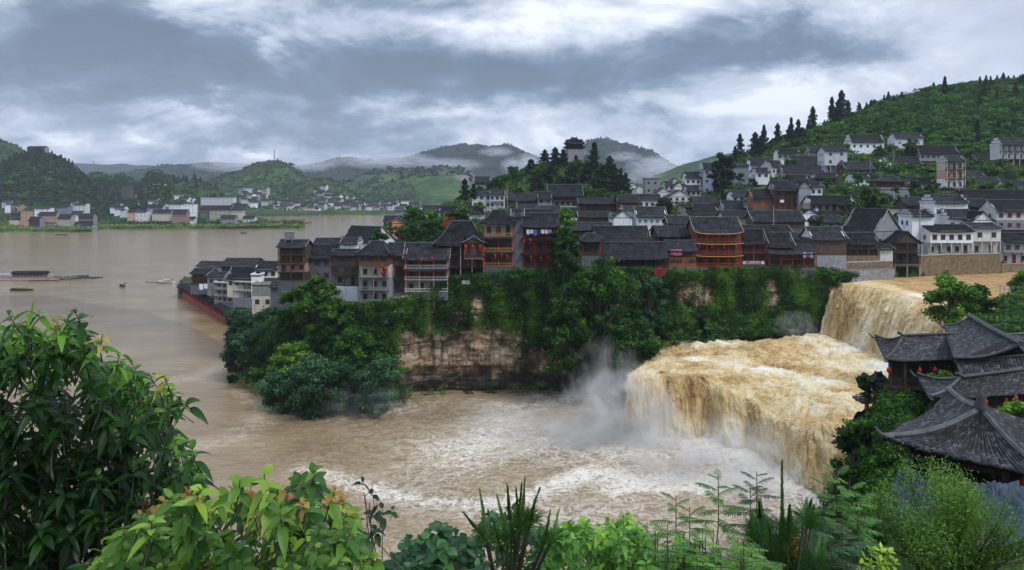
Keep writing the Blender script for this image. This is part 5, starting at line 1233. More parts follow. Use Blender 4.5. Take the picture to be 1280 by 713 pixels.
# ---- conifers and hill trees in numbers
def build_groves():
    q = np.random.RandomState(7)
    G1 = 'dark cypresses around the hilltop pagoda'
    ks = Kind([mk_conifer('cypress_tree', 'dark cypress on the wooded hill below the hilltop pagoda', 2.9, 10, fol_dark, np.random.RandomState(i), .62, 1000, G1, columnar=True) for i in (1, 2, 3)])
    def putc(ks, px, top, base, Y, cr, lab=None, grp=None, h0=10, r0=2.9):
        x, _ = XY(px, Y); zt, zb = ZP(top, Y), ZP(base, Y); h = zt - zb
        s = cr * Y / F / r0; return ks.put((x, Y, zb), q.uniform(0, 6.28), (s, s, h / h0), lab, grp)
    for px, top, base, Y, cr in ((681,188,208,428,8),(694,185,208,424,8),(704,187,212,422,6),(743,179,216,418,8),(762,196,226,410,8),(768,206,236,404,7),(782,217,248,392,7),
                                 (776,211,240,398,5),(664,200,226,420,9),(690,204,235,410,10),(714,206,238,404,10),(734,204,238,402,10),(754,208,242,398,10),(672,214,244,404,9)):
        putc(ks, px, top, base, Y, cr)
    cs = Kind([mk_conifer('cypress_tree', 'tall dark ragged cypress on the skyline of the long slope', 2.6, 14, fol_dark, np.random.RandomState(i), .7, 850, 'ragged cypresses on the skyline', columnar=True) for i in (4, 5, 6)])
    for px, top, base, Y, cr in ((925,168,196,470,5),(919,183,200,468,4),(944,166,194,476,7),(955,157,192,480,5),(951,170,196,474,6),(972,155,188,484,5.5),(989,148,186,488,5),(998,150,186,486,6),(1016,134,172,520,6),(1011,150,180,510,5),(1040,122,160,548,5.5),(1052,114,158,552,7),(1047,130,162,548,6),(1060,126,158,556,5),(987,160,190,476,8),(1003,160,190,478,7)):
        putc(cs, px, top, base, Y, cr, None, None, 14, 2.6)
    for px, top, base, Y, cr, lab in ((581,224,252,330,6,'tall pointed conifer left of the white villa with the stepped gable'),(592,230,250,332,5,'smaller pointed conifer against the white villa'),(1181,97,150,560,5,'tall dark conifer on the ridge directly above the tall thin house'),(1125,170,195,440,5,'dark conifer behind the white hillside house'),(904,240,268,345,6,'dark conifer beside the timber gallery house'),(1256,150,200,470,5,'dark conifer above the right terrace house')):
        putc(cs, px, top, base, Y, cr, lab, 'single conifers on the slopes', 14, 2.6)
    # young pines over the hillside and along its crest
    pk = Kind([mk_conifer('pine_tree', 'young pine among the scrub of the tall hillside', 1.9, 7, fol_dark, np.random.RandomState(i), .55, 330, 'young pines scattered over the tall hillside') for i in (8, 9, 10, 11)])
    n = 0
    while n < 70:
        px = q.uniform(1062, 1300); crest = n < 60
        Y = q.uniform(575, 640) if crest else q.uniform(400, 600)
        x, _ = XY(px, Y); z = g1(x, Y)
        if vnoise(px / 22, Y / 40, 3.3) < .52: continue
        s = q.uniform(.8, 1.5); pk.put((x, Y, z - .3), q.uniform(0, 6.28), (s, s, s * q.uniform(.9, 1.4))); n += 1
    bk = Kind([mk_tree('broadleaf_tree', 'rounded leafy tree among the scrub of the tall hillside', 'tree', 'b', 3.2, 6.5, fol_hill, np.random.RandomState(i), nclump=12, nleaf=50, size=.6, group='rounded trees scattered over the tall hillside') for i in (1, 2, 3)])
    for k in range(150):
        px = q.uniform(895, 1300); Y = q.uniform(380, 640); x, _ = XY(px, Y); z = g1(x, Y)
        if (px > 1200 and Y > 440 and q.rand() < .6): continue
        bk.put((x, Y, z - (2.4 if Y > 540 else .6)), q.uniform(0, 6.28), q.uniform(.6, 1.25))
    tk = Kind([mk_tree('broadleaf_tree', 'rounded garden tree standing between the tile roofs of the town', 'tree', 'b', 2.6, 5.5, fol_hill, np.random.RandomState(i), nclump=12, nleaf=70, size=.42, group='garden trees between the town houses') for i in (4, 5, 6)])
    for px, row, Y in ((940,232,335),(962,238,330),(985,228,338),(925,226,345),(1035,232,320),(1052,240,306),(1072,228,318),(1090,236,300),(1108,255,282),(1120,240,296),(1140,238,300),(1160,240,300),(1172,236,303),(1215,240,300),(1235,238,302),(1262,236,306),(1066,252,290),(1058,262,280),(1150,248,292),(600,262,318),(628,268,305),(640,262,318),(560,275,300),(535,290,285),(500,296,262),(488,292,290),(855,232,390),(893,246,350),(845,268,292),(862,262,300),(986,300,246),(970,285,262),(1020,284,262),(1060,286,258)):
        x, _ = XY(px, Y); tk.put((x, Y, ZP(row + 6, Y)), q.uniform(0, 6.28), q.uniform(.7, 1.25))
    # crown trees on the pagoda hill slopes
    hk = Kind([mk_tree('broadleaf_tree', 'light leafy tree on the flank of the pagoda hill', 'tree', 'b', 3.0, 6, fol_hill, np.random.RandomState(i), nclump=12, nleaf=60, size=.5, group='leafy trees on the flanks of the pagoda hill') for i in (7, 8)])
    for k in range(90):
        px = q.uniform(595, 785); Y = q.uniform(362, 420); x, _ = XY(px, Y); hk.put((x, Y, g1(x, Y) - .8), q.uniform(0, 6.28), q.uniform(.8, 1.5))
    fk = Kind([mk_conifer('conifer_tree', 'pointed conifer on the wooded hill across the lake', 4.5, 17, fol_dark, np.random.RandomState(i), 1.7, 160, 'conifers on the wooded hills across the lake') for i in (12, 13, 14)])
    n = 0
    while n < 170:
        px = q.uniform(-20, 290); Y = q.uniform(1130, 1400); x, _ = XY(px, Y); h_ = float(hills(np.array([px]), np.array([Y]))[0])
        if h_ < 30: continue
        s = q.uniform(.5, 1.0); fk.put((x, Y, h_ - 2), q.uniform(0, 6), (s, s, s)); n += 1
build_groves()
build_front_row()
build_second_rows()
build_fill_rows()
def wall_thing(label, pts, z0, z1, th, mat, name='retaining_wall', cat='wall', cap=True):
    """a masonry wall along world points"""
    o = thing(name, label, cat, (pts[0][0], pts[0][1], z0)); mb = MB(); cb = MB(); ox, oy = pts[0]
    for (x0, y0), (x1, y1) in zip(pts[:-1], pts[1:]):
        l = math.hypot(x1 - x0, y1 - y0); nx, ny = -(y1 - y0) / l * th, (x1 - x0) / l * th
        q = [(x0 - ox, y0 - oy), (x1 - ox, y1 - oy), (x1 - ox + nx, y1 - oy + ny), (x0 - ox + nx, y0 - oy + ny)]
        mb.slab([(a, b_, z1 - z0) for a, b_ in q], z1 - z0)
        if cap: q2 = [(q[0][0] - nx * .1, q[0][1] - ny * .1), (q[1][0] - nx * .1, q[1][1] - ny * .1), q[2], q[3]]; cb.slab([(a, b_, z1 - z0 + .25) for a, b_ in q2], .247)
    mb.build('masonry', mat, o)
    if cap: cb.build('coping', concrete, o)
    return o
wall_thing('tan stone river wall under the long white riverside house', [XY(1149, 216.5), XY(1180, 219.5), XY(1251, 223.5)], 24, ZP(319, 220), 1.2, stone)
wall_thing('rough tan stone river wall under the open fronted dark house', [XY(1058, 207), XY(1116, 211)], 24, ZP(328, 209), 1.2, stone)
wall_thing('stone river wall under the lilac walled house at the right edge', [XY(1252, 225), XY(1330, 231)], 24, ZP(330, 228), 1.2, stone)
wall_thing('low pale parapet wall along the brink of the upper waterfall', [XY(1048, 203), XY(1085, 207.5), XY(1118, 209.5)], 26, ZP(338, 206), .5, greystone)
wall_thing('pale concrete retaining wall on the hillside above the grey gabled house', [XY(1070, 262), XY(1140, 264)], ZP(284, 262), ZP(263, 262), .8, cream)
wall_thing('long grey terrace wall under the dark balconied terrace', [XY(1095, 370), XY(1200, 372)], ZP(236, 370), ZP(224, 370), .8, greystone)
wall_thing('old stone terrace wall under the houses beside the leafy tree', [XY(868, 378), XY(935, 380)], ZP(258, 378), ZP(242, 378), .8, slate)

# ---- lanterns, laundry, signs
def lantern_proto():
    o = thing('red_lantern', 'red paper lantern', 'lantern'); b_ = MB(); b_.lathe([(.05, -.5), (.22, -.44), (.34, -.22), (.38, 0), (.34, .22), (.22, .44), (.05, .5)], k=10); b_.build('shade', lanternred, o, smooth=True)
    c_ = MB(); c_.lathe([(.02, .5), (.12, .5), (.12, .58), (.02, .58)], k=8); c_.lathe([(.02, -.95), (.05, -.9), (.1, -.6), (.1, -.5), (.02, -.5)], k=8); c_.build('tassel', yellowedge, o); return o
LK = Kind([lantern_proto()])
def lanterns(where, spots, sc=1.0):
    for px, py, Y in spots: LK.put(P(px, py, Y), 0, sc * .72, 'red lantern hanging ' + where, 'red lanterns ' + where)
lanterns('under the small gabled porch', [(582, 309, 180.8), (591, 309, 180.8), (600, 309, 180.8)], 1.5)
lanterns('between the tall white stilts', [(585, 328, 183), (593, 328, 183), (604, 326, 182.5)], 1.5)
lanterns('on the front of the lit veranda house', [(493, 338, 181), (505, 336, 181), (527, 325, 180.5), (540, 324, 180.5)], 1.3)
lanterns('beside the grey balconies', [(478, 333, 176), (477.5, 341, 176), (482, 337, 176)], 1.5)
lanterns('from the laundry house', [(655, 302, 183), (663, 301, 183), (664, 322, 183), (676, 323, 183), (686, 322, 183)], 1.3)
lanterns('on the yellow balustraded gallery', [(605, 320, 182), (619, 320, 182), (634, 321, 182), (627, 319, 182)], 1.2)
lanterns('on the three tiered gallery house', [(874, 308, 198), (890, 308, 198), (905, 308, 198), (920, 308, 198)], 1.1)
def cloths(label, cols, px0, px1, y0, y1, Y, name='laundry', cat='laundry', group=None):
    q = random.Random(int(px0 * 7 + y0)); n = len(cols)
    for i, c in enumerate(cols):
        a = px0 + (px1 - px0) * i / n; b_ = a + (px1 - px0) / n * .86; mb = MB(); x0, x1 = XY(a, Y)[0], XY(b_, Y)[0]; z1, z0 = ZP(y0, Y), ZP(y1 - q.random() * (y1 - y0) * .35, Y)
        k = 7; v = []
        for j in range(k):
            xx = x0 + (x1 - x0) * j / (k - 1); v += [(xx, Y + .05 * math.sin(j * 2.1), z1), (xx, Y + .14 * math.sin(j * 2.1 + 1), z0 + .1 * math.sin(j * 1.3))]
        n0 = len(v); v += [(p[0], p[1] + .02, p[2]) for p in v]
        f = [(2 * j, 2 * j + 2, 2 * j + 3, 2 * j + 1) for j in range(k - 1)] + [(2 * j + n0, 2 * j + 1 + n0, 2 * j + 3 + n0, 2 * j + 2 + n0) for j in range(k - 1)]
        mb.add(v, f); tag(mb.build(name, c, None), label if n == 1 else label, cat, group or label)
clothw = plain('white_cotton', (.7, .72, .78), (.6, .62, .7), rnd=.1); clothb = plain('blue_cotton', (.16, .22, .5), (.1, .14, .35)); clothp = plain('pink_cotton', (.62, .2, .38), (.5, .15, .3)); clothl = plain('lilac_cotton', (.5, .42, .7), (.4, .34, .6)); clothd = plain('dark_cotton', (.05, .05, .08))
cloths('washing hung along the top balcony of the laundry house', [clothw, clothw, clothb, clothd, clothw, clothw, clothp], 658, 690, 287, 295, 183.3)
cloths('pale washing on the red framed double gallery', [clothw, clothl, clothw], 1004, 1017, 316, 324, 200.8)
cloths('pink cloth sign hanging from the timber gallery', [clothp], 838, 855, 312, 322, 192.6, 'cloth_sign', 'sign')
cloths('blue and white sheets drying above the red waterside gallery', [clothw, clothw], 249, 260, 355, 363, 281)
cloths('white sheet hung on the tall timber gallery house', [clothw], 975, 981, 250, 254, 297.5)
cloths('washing on the balcony of the mud walled house', [clothb, clothw], 1017, 1023, 261, 265, 285.5)
def text_sign(label, body, px, py, Y, size, tcol, mat, shape='box', wd=3.2, ht=.9, name='sign', lines=None, rows_gap=1.0):
    o = thing(name, label, 'sign', P(px, py, Y)); b_ = MB()
    if shape == 'oval':
        k = 24; ring = [(wd / 2 * math.cos(2 * math.pi * j / k), ht / 2 * math.sin(2 * math.pi * j / k)) for j in range(k)]
        b_.add([(x, 0, z) for x, z in ring] + [(x, .15, z) for x, z in ring], [tuple(range(k)), tuple(reversed(range(k, 2 * k)))] + [(j, j + k, (j + 1) % k + k, (j + 1) % k) for j in range(k)])
    elif shape == 'box': b_.box(-wd / 2, wd / 2, 0, .12, -ht / 2, ht / 2)
    if shape: b_.build('board', mat, o)
    for i, ln in enumerate(lines or [body]):
        cu = bpy.data.curves.new('lettering', 'FONT'); cu.body = ln; cu.size = size; cu.align_x = 'CENTER'; cu.align_y = 'CENTER'; cu.extrude = .03; cu.materials.append(tcol)
        t0_ = bpy.data.objects.new('lettering_curve', cu); me_ = bpy.data.meshes.new_from_object(t0_); bpy.data.objects.remove(t0_); t_ = link('lettering', me_, o); t_.rotation_euler = (R(90), 0, 0); t_.location = (0, -.05, (len(lines or [1]) - 1) * rows_gap / 2 - i * rows_gap)
    return o
text_sign('round red sign with dark characters under the veranda restaurant', '', 825, 340, 184, .9, clothd, lanternred, 'oval', 3.2, 2.5, lines=['土王府', '客栈'], rows_gap=.95)
text_sign('small white signboard with dark writing between the tall white stilts', '土家菜', 582.5, 353.3, 180.8, .75, clothd, trimwhite, 'box', 2.1, .85)
text_sign('large red rooftop characters above the grey tiled roof', '', 561, 278.5, 196, 1.9, lanternred, None, None, lines=['饭店', '酒家'], rows_gap=1.6)
text_sign('pale banner with red writing along the dark balcony', '湘西土家山寨', 942, 328.6, 200.6, .8, lanternred, trimwhite, 'box', 6.2, .85)
text_sign('red calligraphy banner on the upper right terrace house', '', 1094, 208, 386, .1, lanternred, lanternred, 'box', 1.6, 4.5, lines=[' '])
# ================================================================ PENINSULA TIP, BOATS, FAR SHORE
def build_tip():
    h = house; B, BR, RW = darkwood, brownwood, redwood
    h('cream walled house with three small square windows at the peninsula tip', 246, 284, 327, 333, 344, 322, 'w', wall=cream, d=10, depth_under=4, up=.6, nwin=4)
    h('temple like hall with the largest black curved roof at the peninsula tip', 277, 319, 323, 332, 342, 316, 'p', mats=[B], d=13, depth_under=4, up=.9, over=1.3, roof='x')
    h('long black roofed house in front of the temple like hall', 284, 326, 334, 348, 360, 286, 'w', mats=[cream], d=12, depth_under=4, up=.5)
    h('wooden house with brown balcony at the outermost end of the tip', 238, 261, 336, 342, 357, 306, 'bb', mats=[BR, BR], rail=RW, d=9, depth_under=4)
    h('white and grey plastered house beside the hanging blue and white sheets', 259, 280, 340, 345, 358, 294, 'w', wall=greyw, d=8, depth_under=4)
    h('dark roofed house between the temple like hall and the narrow balcony house', 318, 346, 327, 337, 358, 262, 'ww', mats=[B, white], d=9, depth_under=5)
    h('small white cabin on a flat roof beside the narrow balcony house', 314, 325, 344, 345, 356, 246, 'p', wall=white, roof='flat', d=4, depth_under=5, sidewin=False)
    h('crumbling concrete house with bare white balustrades in three broken tiers', 263, 305, 352, 355, 380, 290, 'bbb', mats=[concrete, greyw, concrete], rail=trimwhite, posts=concrete, roof='flat', d=11, depth_under=2, rot=22)
    h('second crumbling concrete house with white rails stepping up behind the first', 288, 326, 350, 354, 376, 284, 'bb', mats=[greyw, concrete], rail=trimwhite, posts=concrete, roof='flat', d=9, depth_under=3, rot=18)
    h('beige concrete block house with plants on its flat roof', 315, 341, 352, 357, 384, 240, 'wp', wall=cream, mats=[cream, concrete], roof='flat', d=9, depth_under=6, nwin=2)
    h('grey wall house with small shed roof at the foot of the narrow balcony house', 338, 350, 352, 358, 386, 226, 'pp', wall=slate, d=6, depth_under=6)
    h('small black roofed hut where the red gallery begins', 222, 240, 354, 359, 368, 342, 'o', mats=[B], d=7, depth_under=4)
    # water tank on the narrow balcony house
    o = thing('water_tank', 'grey concrete water tank on the roof of the narrow balcony house', 'water tank', (XY(361, 206)[0], 206.5, ZP(302, 206))); b_ = MB(); b_.box(-1.2, 1.2, -1, 1, .4, 2.7); b_.box(-1.3, 1.3, -1.1, 1.1, 2.703, 2.85); b_.build('tank', greyw, o); l_ = MB()
    for sx in (-1, 1):
        for sy in (-.8, .8): l_.box(sx - .1, sx + .1, sy - .1, sy + .1, -1, .4)
    l_.build('frame', greyw, o)
    # the long red waterside gallery: red wall in the water, posts, dark roof in three stepped lengths
    segs = [((222, 366.5, 352), (240, 378, 325)), ((240, 378.5, 325), (263, 392, 297)), ((263, 393, 297), (287, 407, 272))]
    o = thing('waterside_gallery', 'long dark roofed gallery over a red wall at the water line', 'gallery', XY(222, 352) + (0,))
    ox, oy, _ = o.location
    def P2(px, Y): x, y = XY(px, Y); return x - ox, y - oy
    for i, ((p0, r0, Y0), (p1, r1, Y1)) in enumerate(segs):
        (x0, y0), (x1, y1) = P2(p0, Y0), P2(p1, Y1); l = math.hypot(x1 - x0, y1 - y0); tx, ty = (x1 - x0) / l, (y1 - y0) / l; nx, ny = -ty, tx   # nx towards land
        if nx < 0: nx, ny = -nx, -ny
        wd = 4.2; q = [(x0, y0), (x1, y1), (x1 + nx * wd, y1 + ny * wd), (x0 + nx * wd, y0 + ny * wd)]
        zt = 4.6 - i * .25
        b_ = MB(); b_.slab([(a, c_, zt - 1.6) for a, c_ in q], 5); b_.build('red_wall', plain('brick_red_wall_%d' % i, (.30, .07, .05), (.2, .05, .038), stain=(.08, .03, .025), rnd=.05), o)
        r_ = MB(); e = .7; c0 = [(x0 - nx * e, y0 - ny * e), (x1 - nx * e, y1 - ny * e)]; c1 = [(x0 + nx * wd / 2, y0 + ny * wd / 2), (x1 + nx * wd / 2, y1 + ny * wd / 2)]; c2 = [(x0 + nx * (wd + e), y0 + ny * (wd + e)), (x1 + nx * (wd + e), y1 + ny * (wd + e))]
        zz = zt + .9
        r_.slab([c0[0] + (zz,), c0[1] + (zz,), c1[1] + (zz + 1.5,), c1[0] + (zz + 1.5,)], .15); r_.slab([c1[0] + (zz + 1.5,), c1[1] + (zz + 1.5,), c2[1] + (zz,), c2[0] + (zz,)], .15)
        rr = r_.build('roof', tiley, o); rb = MB(); rb.tube([c1[0] + (zz + 1.6,), c1[1] + (zz + 1.6,)], .18, 5); rb.build('ridge', ridgem, rr)
        k = 9
        for j in range(k + 1):
            for m_, off in ((0, .2), (1, wd - .2)):
                xx, yy = x0 + (x1 - x0) * j / k + nx * off, y0 + (y1 - y0) * j / k + ny * off; p_ = MB(); p_.box(xx - .12, xx + .12, yy - .12, yy + .12, zt - 1.6, zz + .1); p_.build('post', redpaint, o)
        rl = MB(); rl.tube([(x0 + nx * .2, y0 + ny * .2, zt - .7), (x1 + nx * .2, y1 + ny * .2, zt - .7)], .09, 4); rl.build('railing', redpaint, o)
build_tip()
def hull(L_, w, h, sheer=.35, taper=.75):
    """boat hull, length along x"""
    mb = MB(); n = 11; v = []
    for i in range(n):
        s = -1 + 2 * i / (n - 1); ww = w / 2 * (1 - abs(s) ** 2.6 * taper); zt = h + sheer * s * s; zb = .12 * h * s * s
        v += [(s * L_ / 2, -ww, zt), (s * L_ / 2 * .94, -ww * .6, zb - .25), (s * L_ / 2 * .94, ww * .6, zb - .25), (s * L_ / 2, ww, zt), (s * L_ / 2 * .97, ww * .85, zt - .02), (s * L_ / 2 * .9, ww * .55, zb + .05), (s * L_ / 2 * .9, -ww * .55, zb + .05), (s * L_ / 2 * .97, -ww * .85, zt - .02)]
    f = [(i * 8 + j, i * 8 + (j + 1) % 8, (i + 1) * 8 + (j + 1) % 8, (i + 1) * 8 + j) for i in range(n - 1) for j in range(8)] + [tuple(range(8)), tuple(reversed(range((n - 1) * 8, n * 8)))]
    return mb.add(v, f)
def boat(label, px, py, L_, w, h, rot, hm_, canopy=None, name='boat', Y=None, fit=True):
    Y = Y or H * F / (py - HY); x, _ = XY(px, Y); o = thing(name, label, 'boat', (x, Y, .1), R(rot)); hull(L_, w, h).build('hull', hm_, o, smooth=False)
    s_ = MB()
    for k in (-.25, .1, .35): s_.box(L_ * k - .15, L_ * k + .15, -w * .38, w * .38, h * .62, h * .7)
    s_.build('thwart', brownwood, o)
    if canopy:
        c_ = MB(); a, b_, hh = L_ * canopy[0], L_ * canopy[1], canopy[2]; k = 8; v = []
        for xx in (a, b_):
            for j in range(k + 1): t_ = math.pi * j / k; v.append((xx, -math.cos(t_) * w * .45, h + hh * .55 + math.sin(t_) * hh * .45))
        v2 = [(p[0], p[1] * .96, p[2] - .06) for p in v]; n0 = len(v)
        f = [(j, j + 1, k + 2 + j, k + 1 + j) for j in range(k)] + [(n0 + k + 1 + j, n0 + k + 2 + j, n0 + j + 1, n0 + j) for j in range(k)] + [(0, k + 1, n0 + k + 1, n0), (k, n0 + k, n0 + 2 * k + 1, 2 * k + 1)]
        c_.add(v + v2, f); c_.build('canopy', canopy[3], o)
        p_ = MB()
        for xx in (a + .1, b_ - .1):
            for sy in (-1, 1): p_.box(xx - .05, xx + .05, sy * w * .44 - .05, sy * w * .44 + .05, h * .6, h + hh * .56)
        p_.build('canopy_post', metal, o)
    return o
boat('small dark boat with a rounded cover drifting in open water', 153, 358.5, 6.6, 2.1, .8, -38, darkwood, (-.35, .35, 1.5, greyw))
boat('low dark green wooden boat in front of the long pontoon', 27, 363.5, 12.5, 2.2, .55, 2, fol_dark if False else plain('dark_green_hull', (.035, .05, .028)), (-.4, .3, .9, darkwood))
boat('white motor boat moored off the outer end of the red gallery', 208, 354, 11, 2.8, .8, -10, trimwhite, (-.15, .3, 1.4, greyw))
boat('dark rowing boat on the far side of the lake near the left houses', 77, 294, 14, 2.6, .7, -3, darkwood, None)
boat('small dark fishing boat in mid lake below the sandbar', 304, 292, 8, 2.6, 1.0, -6, darkwood, (-.1, .35, 1.2, slate))
boat('tiny dark boat at the left edge of the lake', 0, 290.5, 10, 2.4, .8, 3, darkwood, None)
boat('tiny dark boat beyond the sandbar before the far village', 386, 278.5, 10, 2.6, .7, 4, darkwood, None)
def pontoon():
    Y = 415; x, _ = XY(52, Y); o = thing('pontoon', 'long floating pontoon with dark roofed cabin and pinkish deck moored on the left', 'pontoon', (x, Y, 0)); s = Y / F
    d_ = MB(); d_.box(-60 * s, 36 * s, 0, 5, -.3, .9); d_.box(-58 * s, 30 * s, -7, -.02, -.3, .5); d_.build('deck', plain('pinkish_planks', (.30, .2, .18), (.18, .13, .12), scale=.5), o)
    d_ = MB(); d_.box(-4 * s, 32 * s, -8.5, -7.02, -.2, .45); d_.build('float', darkwood, o)
    c_ = MB(); c_.box(-38 * s, 2 * s, 1, 4.5, .9, 3.1); c_.build('cabin', plain('cabin_boards', (.28, .25, .22), (.12, .11, .1)), o)
    for k in range(9):
        a = (-37 + 4.2 * k) * s; w_ = MB(); w_.box(a, a + 2.6 * s, .94, .99, 1.7, 2.7); w_.build('window', glass, o)
    r_ = MB(); r_.box(-39 * s, 4 * s, .2, 5, 3.13, 3.35); r_.slab([(-39 * s, .2, 3.6), (4 * s, .2, 3.6), (4 * s, 2.6, 4.6), (-39 * s, 2.6, 4.6)], .25); r_.slab([(-39 * s, 2.6, 4.6), (4 * s, 2.6, 4.6), (4 * s, 5, 3.6), (-39 * s, 5, 3.6)], .25); r_.build('roof', tilex, o)
    q = random.Random(3); w_ = MB()
    for k in range(40):
        a = q.uniform(10, 40) * s; b_ = q.uniform(-5, 5); w_.box(a, a + q.uniform(.5, 2.5), b_, b_ + q.uniform(.5, 1.5), .5, .9 + q.uniform(.1, .9))
    w_.build('cargo', plain('cargo_sacks', (.09, .08, .075), (.2, .18, .15)), o)
    rr = MB(); rr.box(-60 * s, 30 * s, -6.98, -6.9, 1.3, 1.4)
    for k in range(30): rr.box((-60 + 3 * k) * s, (-60 + 3 * k) * s + .1, -6.98, -6.9, .5, 1.3)
    rr.build('railing', pinkw, o)
    o2 = thing('raft', 'low dark raft of floating debris tied to the pontoon', 'raft', (XY(105, 418)[0], 418, 0)); w_ = MB()
    for k in range(70):
        a = q.uniform(-14, 8); b_ = q.uniform(-3, 3); w_.box(a, a + q.uniform(1, 5), b_, b_ + q.uniform(.2, .8), -.1, q.uniform(.2, 1.0) * (1 - abs(a) / 20))
    w_.build('timber', darkwood, o2); w_ = MB(); w_.box(-3, 2, -1, 1.5, .5, 2.0); w_.build('bundle', slate, o2)
    boat('white launch with open sides tied behind the pontoon', 4, 348, 16, 3.4, 1.1, 0, trimwhite, (-.3, .35, 1.7, greyw))
pontoon()
tag(MB().tube([XY(182, 402) + (.05,), XY(196, 398) + (.12,), XY(207, 396) + (.05,)], .22, 5).build('driftwood', darkwood), 'thin dark log floating between the drifting boat and the red gallery', 'driftwood')
def build_shore():
    h = house; B, BR, RW = darkwood, brownwood, redwood
    def f(label, a, b_, yr, ye, yb, Y, **k): k.setdefault('lod', 1); k.setdefault('depth_under', 6); k.setdefault('d', 10); h(label, a, b_, yr, ye, yb, Y, **k)
    f('pale terraced house with two rows of balconies at the far left shore', 12, 26, 266, 268, 276, 905, fl='bb', wall=cream, rail=concrete)
    f('narrow salmon pink house on the left shore', 26, 35, 264, 265, 279, 900, fl='www', wall=pinkw, nwin=2, roof='flat')
    f('black roofed shoreside house with dark front right of the salmon pink one', 35, 49, 271, 276, 284, 880, fl='b', wall=bluegrey, rail=greyw)
    f('white flat house with a dark window band on the left shore', 43, 62, 260, 261, 270, 930, fl='ww', wall=white, nwin=3)
    f('long pink walled house with an orange doorway under dark roof', 47, 70, 265, 269, 278, 905, fl='w', wall=pinkw, nwin=5)
    f('pale blue walled house with bluish roof on the left shore', 71, 85, 257, 259, 268, 940, fl='ww', wall=bluegrey, nwin=3)
    f('bright white four window house high on the left shore', 91, 107, 254, 256, 264, 950, fl='ww', wall=white, nwin=3, stepped=(-1,))
    f('white wing left of the bright four window house', 88, 94, 252, 254, 262, 952, fl='w', wall=white, nwin=1)
    f('black roofed grey house below the pale blue one', 72, 88, 268, 273, 280, 895, fl='p', wall=cream)
    f('low dark house with white gable beneath the bright four window house', 88, 102, 264, 268, 274, 920, fl='p', wall=white)
    f('grey house with two long balconies at the left waterline', 97, 116, 267, 270, 282, 890, fl='bb', wall=greyw, rail=white)
    f('small pale boathouse at the water below the two long balconies', 100, 115, 281, 282, 286, 868, fl='w', wall=bluegrey)
    f('small white water tank house at the far left', 6, 10, 256, 257, 261, 960, fl='p', wall=white, roof='flat', d=5)
    f('tiny white house alone in the trees right of the grey balconies', 150, 155, 262, 263, 267, 960, fl='p', wall=white)
    f('white house with a wide window band beside a pink wall', 169, 183, 263, 265, 272, 950, fl='ww', wall=white, nwin=3)
    f('pink walled house joined to the window band house', 159, 169, 262, 265, 271, 952, fl='p', wall=pinkw)
    f('lilac walled house with dark roofs in the mid shore cluster', 184, 203, 256, 260, 266, 975, fl='w', wall=plain('lilac_plaster', (.38, .35, .5), (.3, .28, .4)), nwin=4)
    f('brownish longhouse under the lilac walled house', 190, 214, 262, 266, 271, 955, fl='w', wall=cream, nwin=5)
    f('dark roofed brick house right of the brownish longhouse', 215, 233, 262, 267, 274, 945, fl='w', wall=plain('brick_pink', (.24, .16, .14), (.18, .12, .11)))
    f('low white row of houses above the shore cluster', 211, 226, 256, 257, 261, 1000, fl='w', wall=white, nwin=4, roof='flat')
    f('white three storey house beside two white roof tanks', 230, 243, 255, 256, 268, 980, fl='www', wall=white, nwin=3, roof='flat')
    f('long white four storey apartment block on the far shore', 251, 291, 247.5, 248, 259, 1060, fl='wwww', wall=white, nwin=12, roof='flat', d=14)
    f('cream gabled house below the long white apartment block', 262, 288, 257, 262, 271, 985, fl='ww', wall=cream, roof='x', nwin=5)
    f('dark roofed brown house left of the cream gabled one', 250, 262, 257, 261, 267, 990, fl='p', wall=BR)
    f('house with a pointed dark roof right of the cream gabled one', 289, 303, 254, 262, 270, 985, fl='w', wall=cream, roof='h')
    f('black roofed low house near the water under the cream gabled one', 275, 294, 269, 273, 278, 945, fl='w', wall=greyw, nwin=4)
    f('low white roofed boathouse near the sandbar', 303, 318, 270, 273, 277, 960, fl='w', wall=white)
    f('white building alone on the light green hill terrace', 191, 205, 229, 231, 238, 1290, fl='o', wall=cream, roof='flat')
    f('dark ruined tower house left of the building on the green terrace', 152, 163, 232, 234, 243, 1260, fl='ww', wall=slate, roof='flat')
    f('small white hut on the slope below the green terrace', 167, 177, 250, 252, 255, 1120, fl='w', wall=white)
    f('second small white hut beside the first below the green terrace', 169, 174, 243, 244, 246, 1180, fl='p', wall=white)
    f('long pavilion with dark roof on the summit of the left hill', 33, 55, 183, 186, 191, 1245, fl='b', wall=greyw, rail=greyw, d=14, up=1.5, depth_under=8)
    # far village: many small houses, each its own
    q = random.Random(9); n = 0
    kinds = [('white', white), ('cream', cream), ('grey', greyw), ('salmon', pinkw)]
    prot = {}
    for nm, m_ in kinds:
        for st in ('low', 'tall'):
            hgt = 4 if st == 'low' else 8
            o = thing('village_house', 'x', 'house'); b_ = MB(); b_.box(-6, 6, 0, 9, -6, hgt); b_.add([(-6, 0, hgt), (-6, 9, hgt), (-6, 4.5, hgt + 2.8), (6, 0, hgt), (6, 9, hgt), (6, 4.5, hgt + 2.8)], [(0, 1, 2), (5, 4, 3)]); b_.build('wall', m_, o)
            gable_roof(12, 9, hgt, hgt + 2.9, 'x', o, tilex, ridge=False)
            for k in range(3):
                for s_ in range(1 if st == 'low' else 2): w_ = MB(); w_.box(-4.4 + 3.4 * k, -2.6 + 3.4 * k, -.04, .02, 1.2 + 3.8 * s_, 2.8 + 3.8 * s_); w_.build('window', glass, o)
            prot[nm, st] = Kind([o])
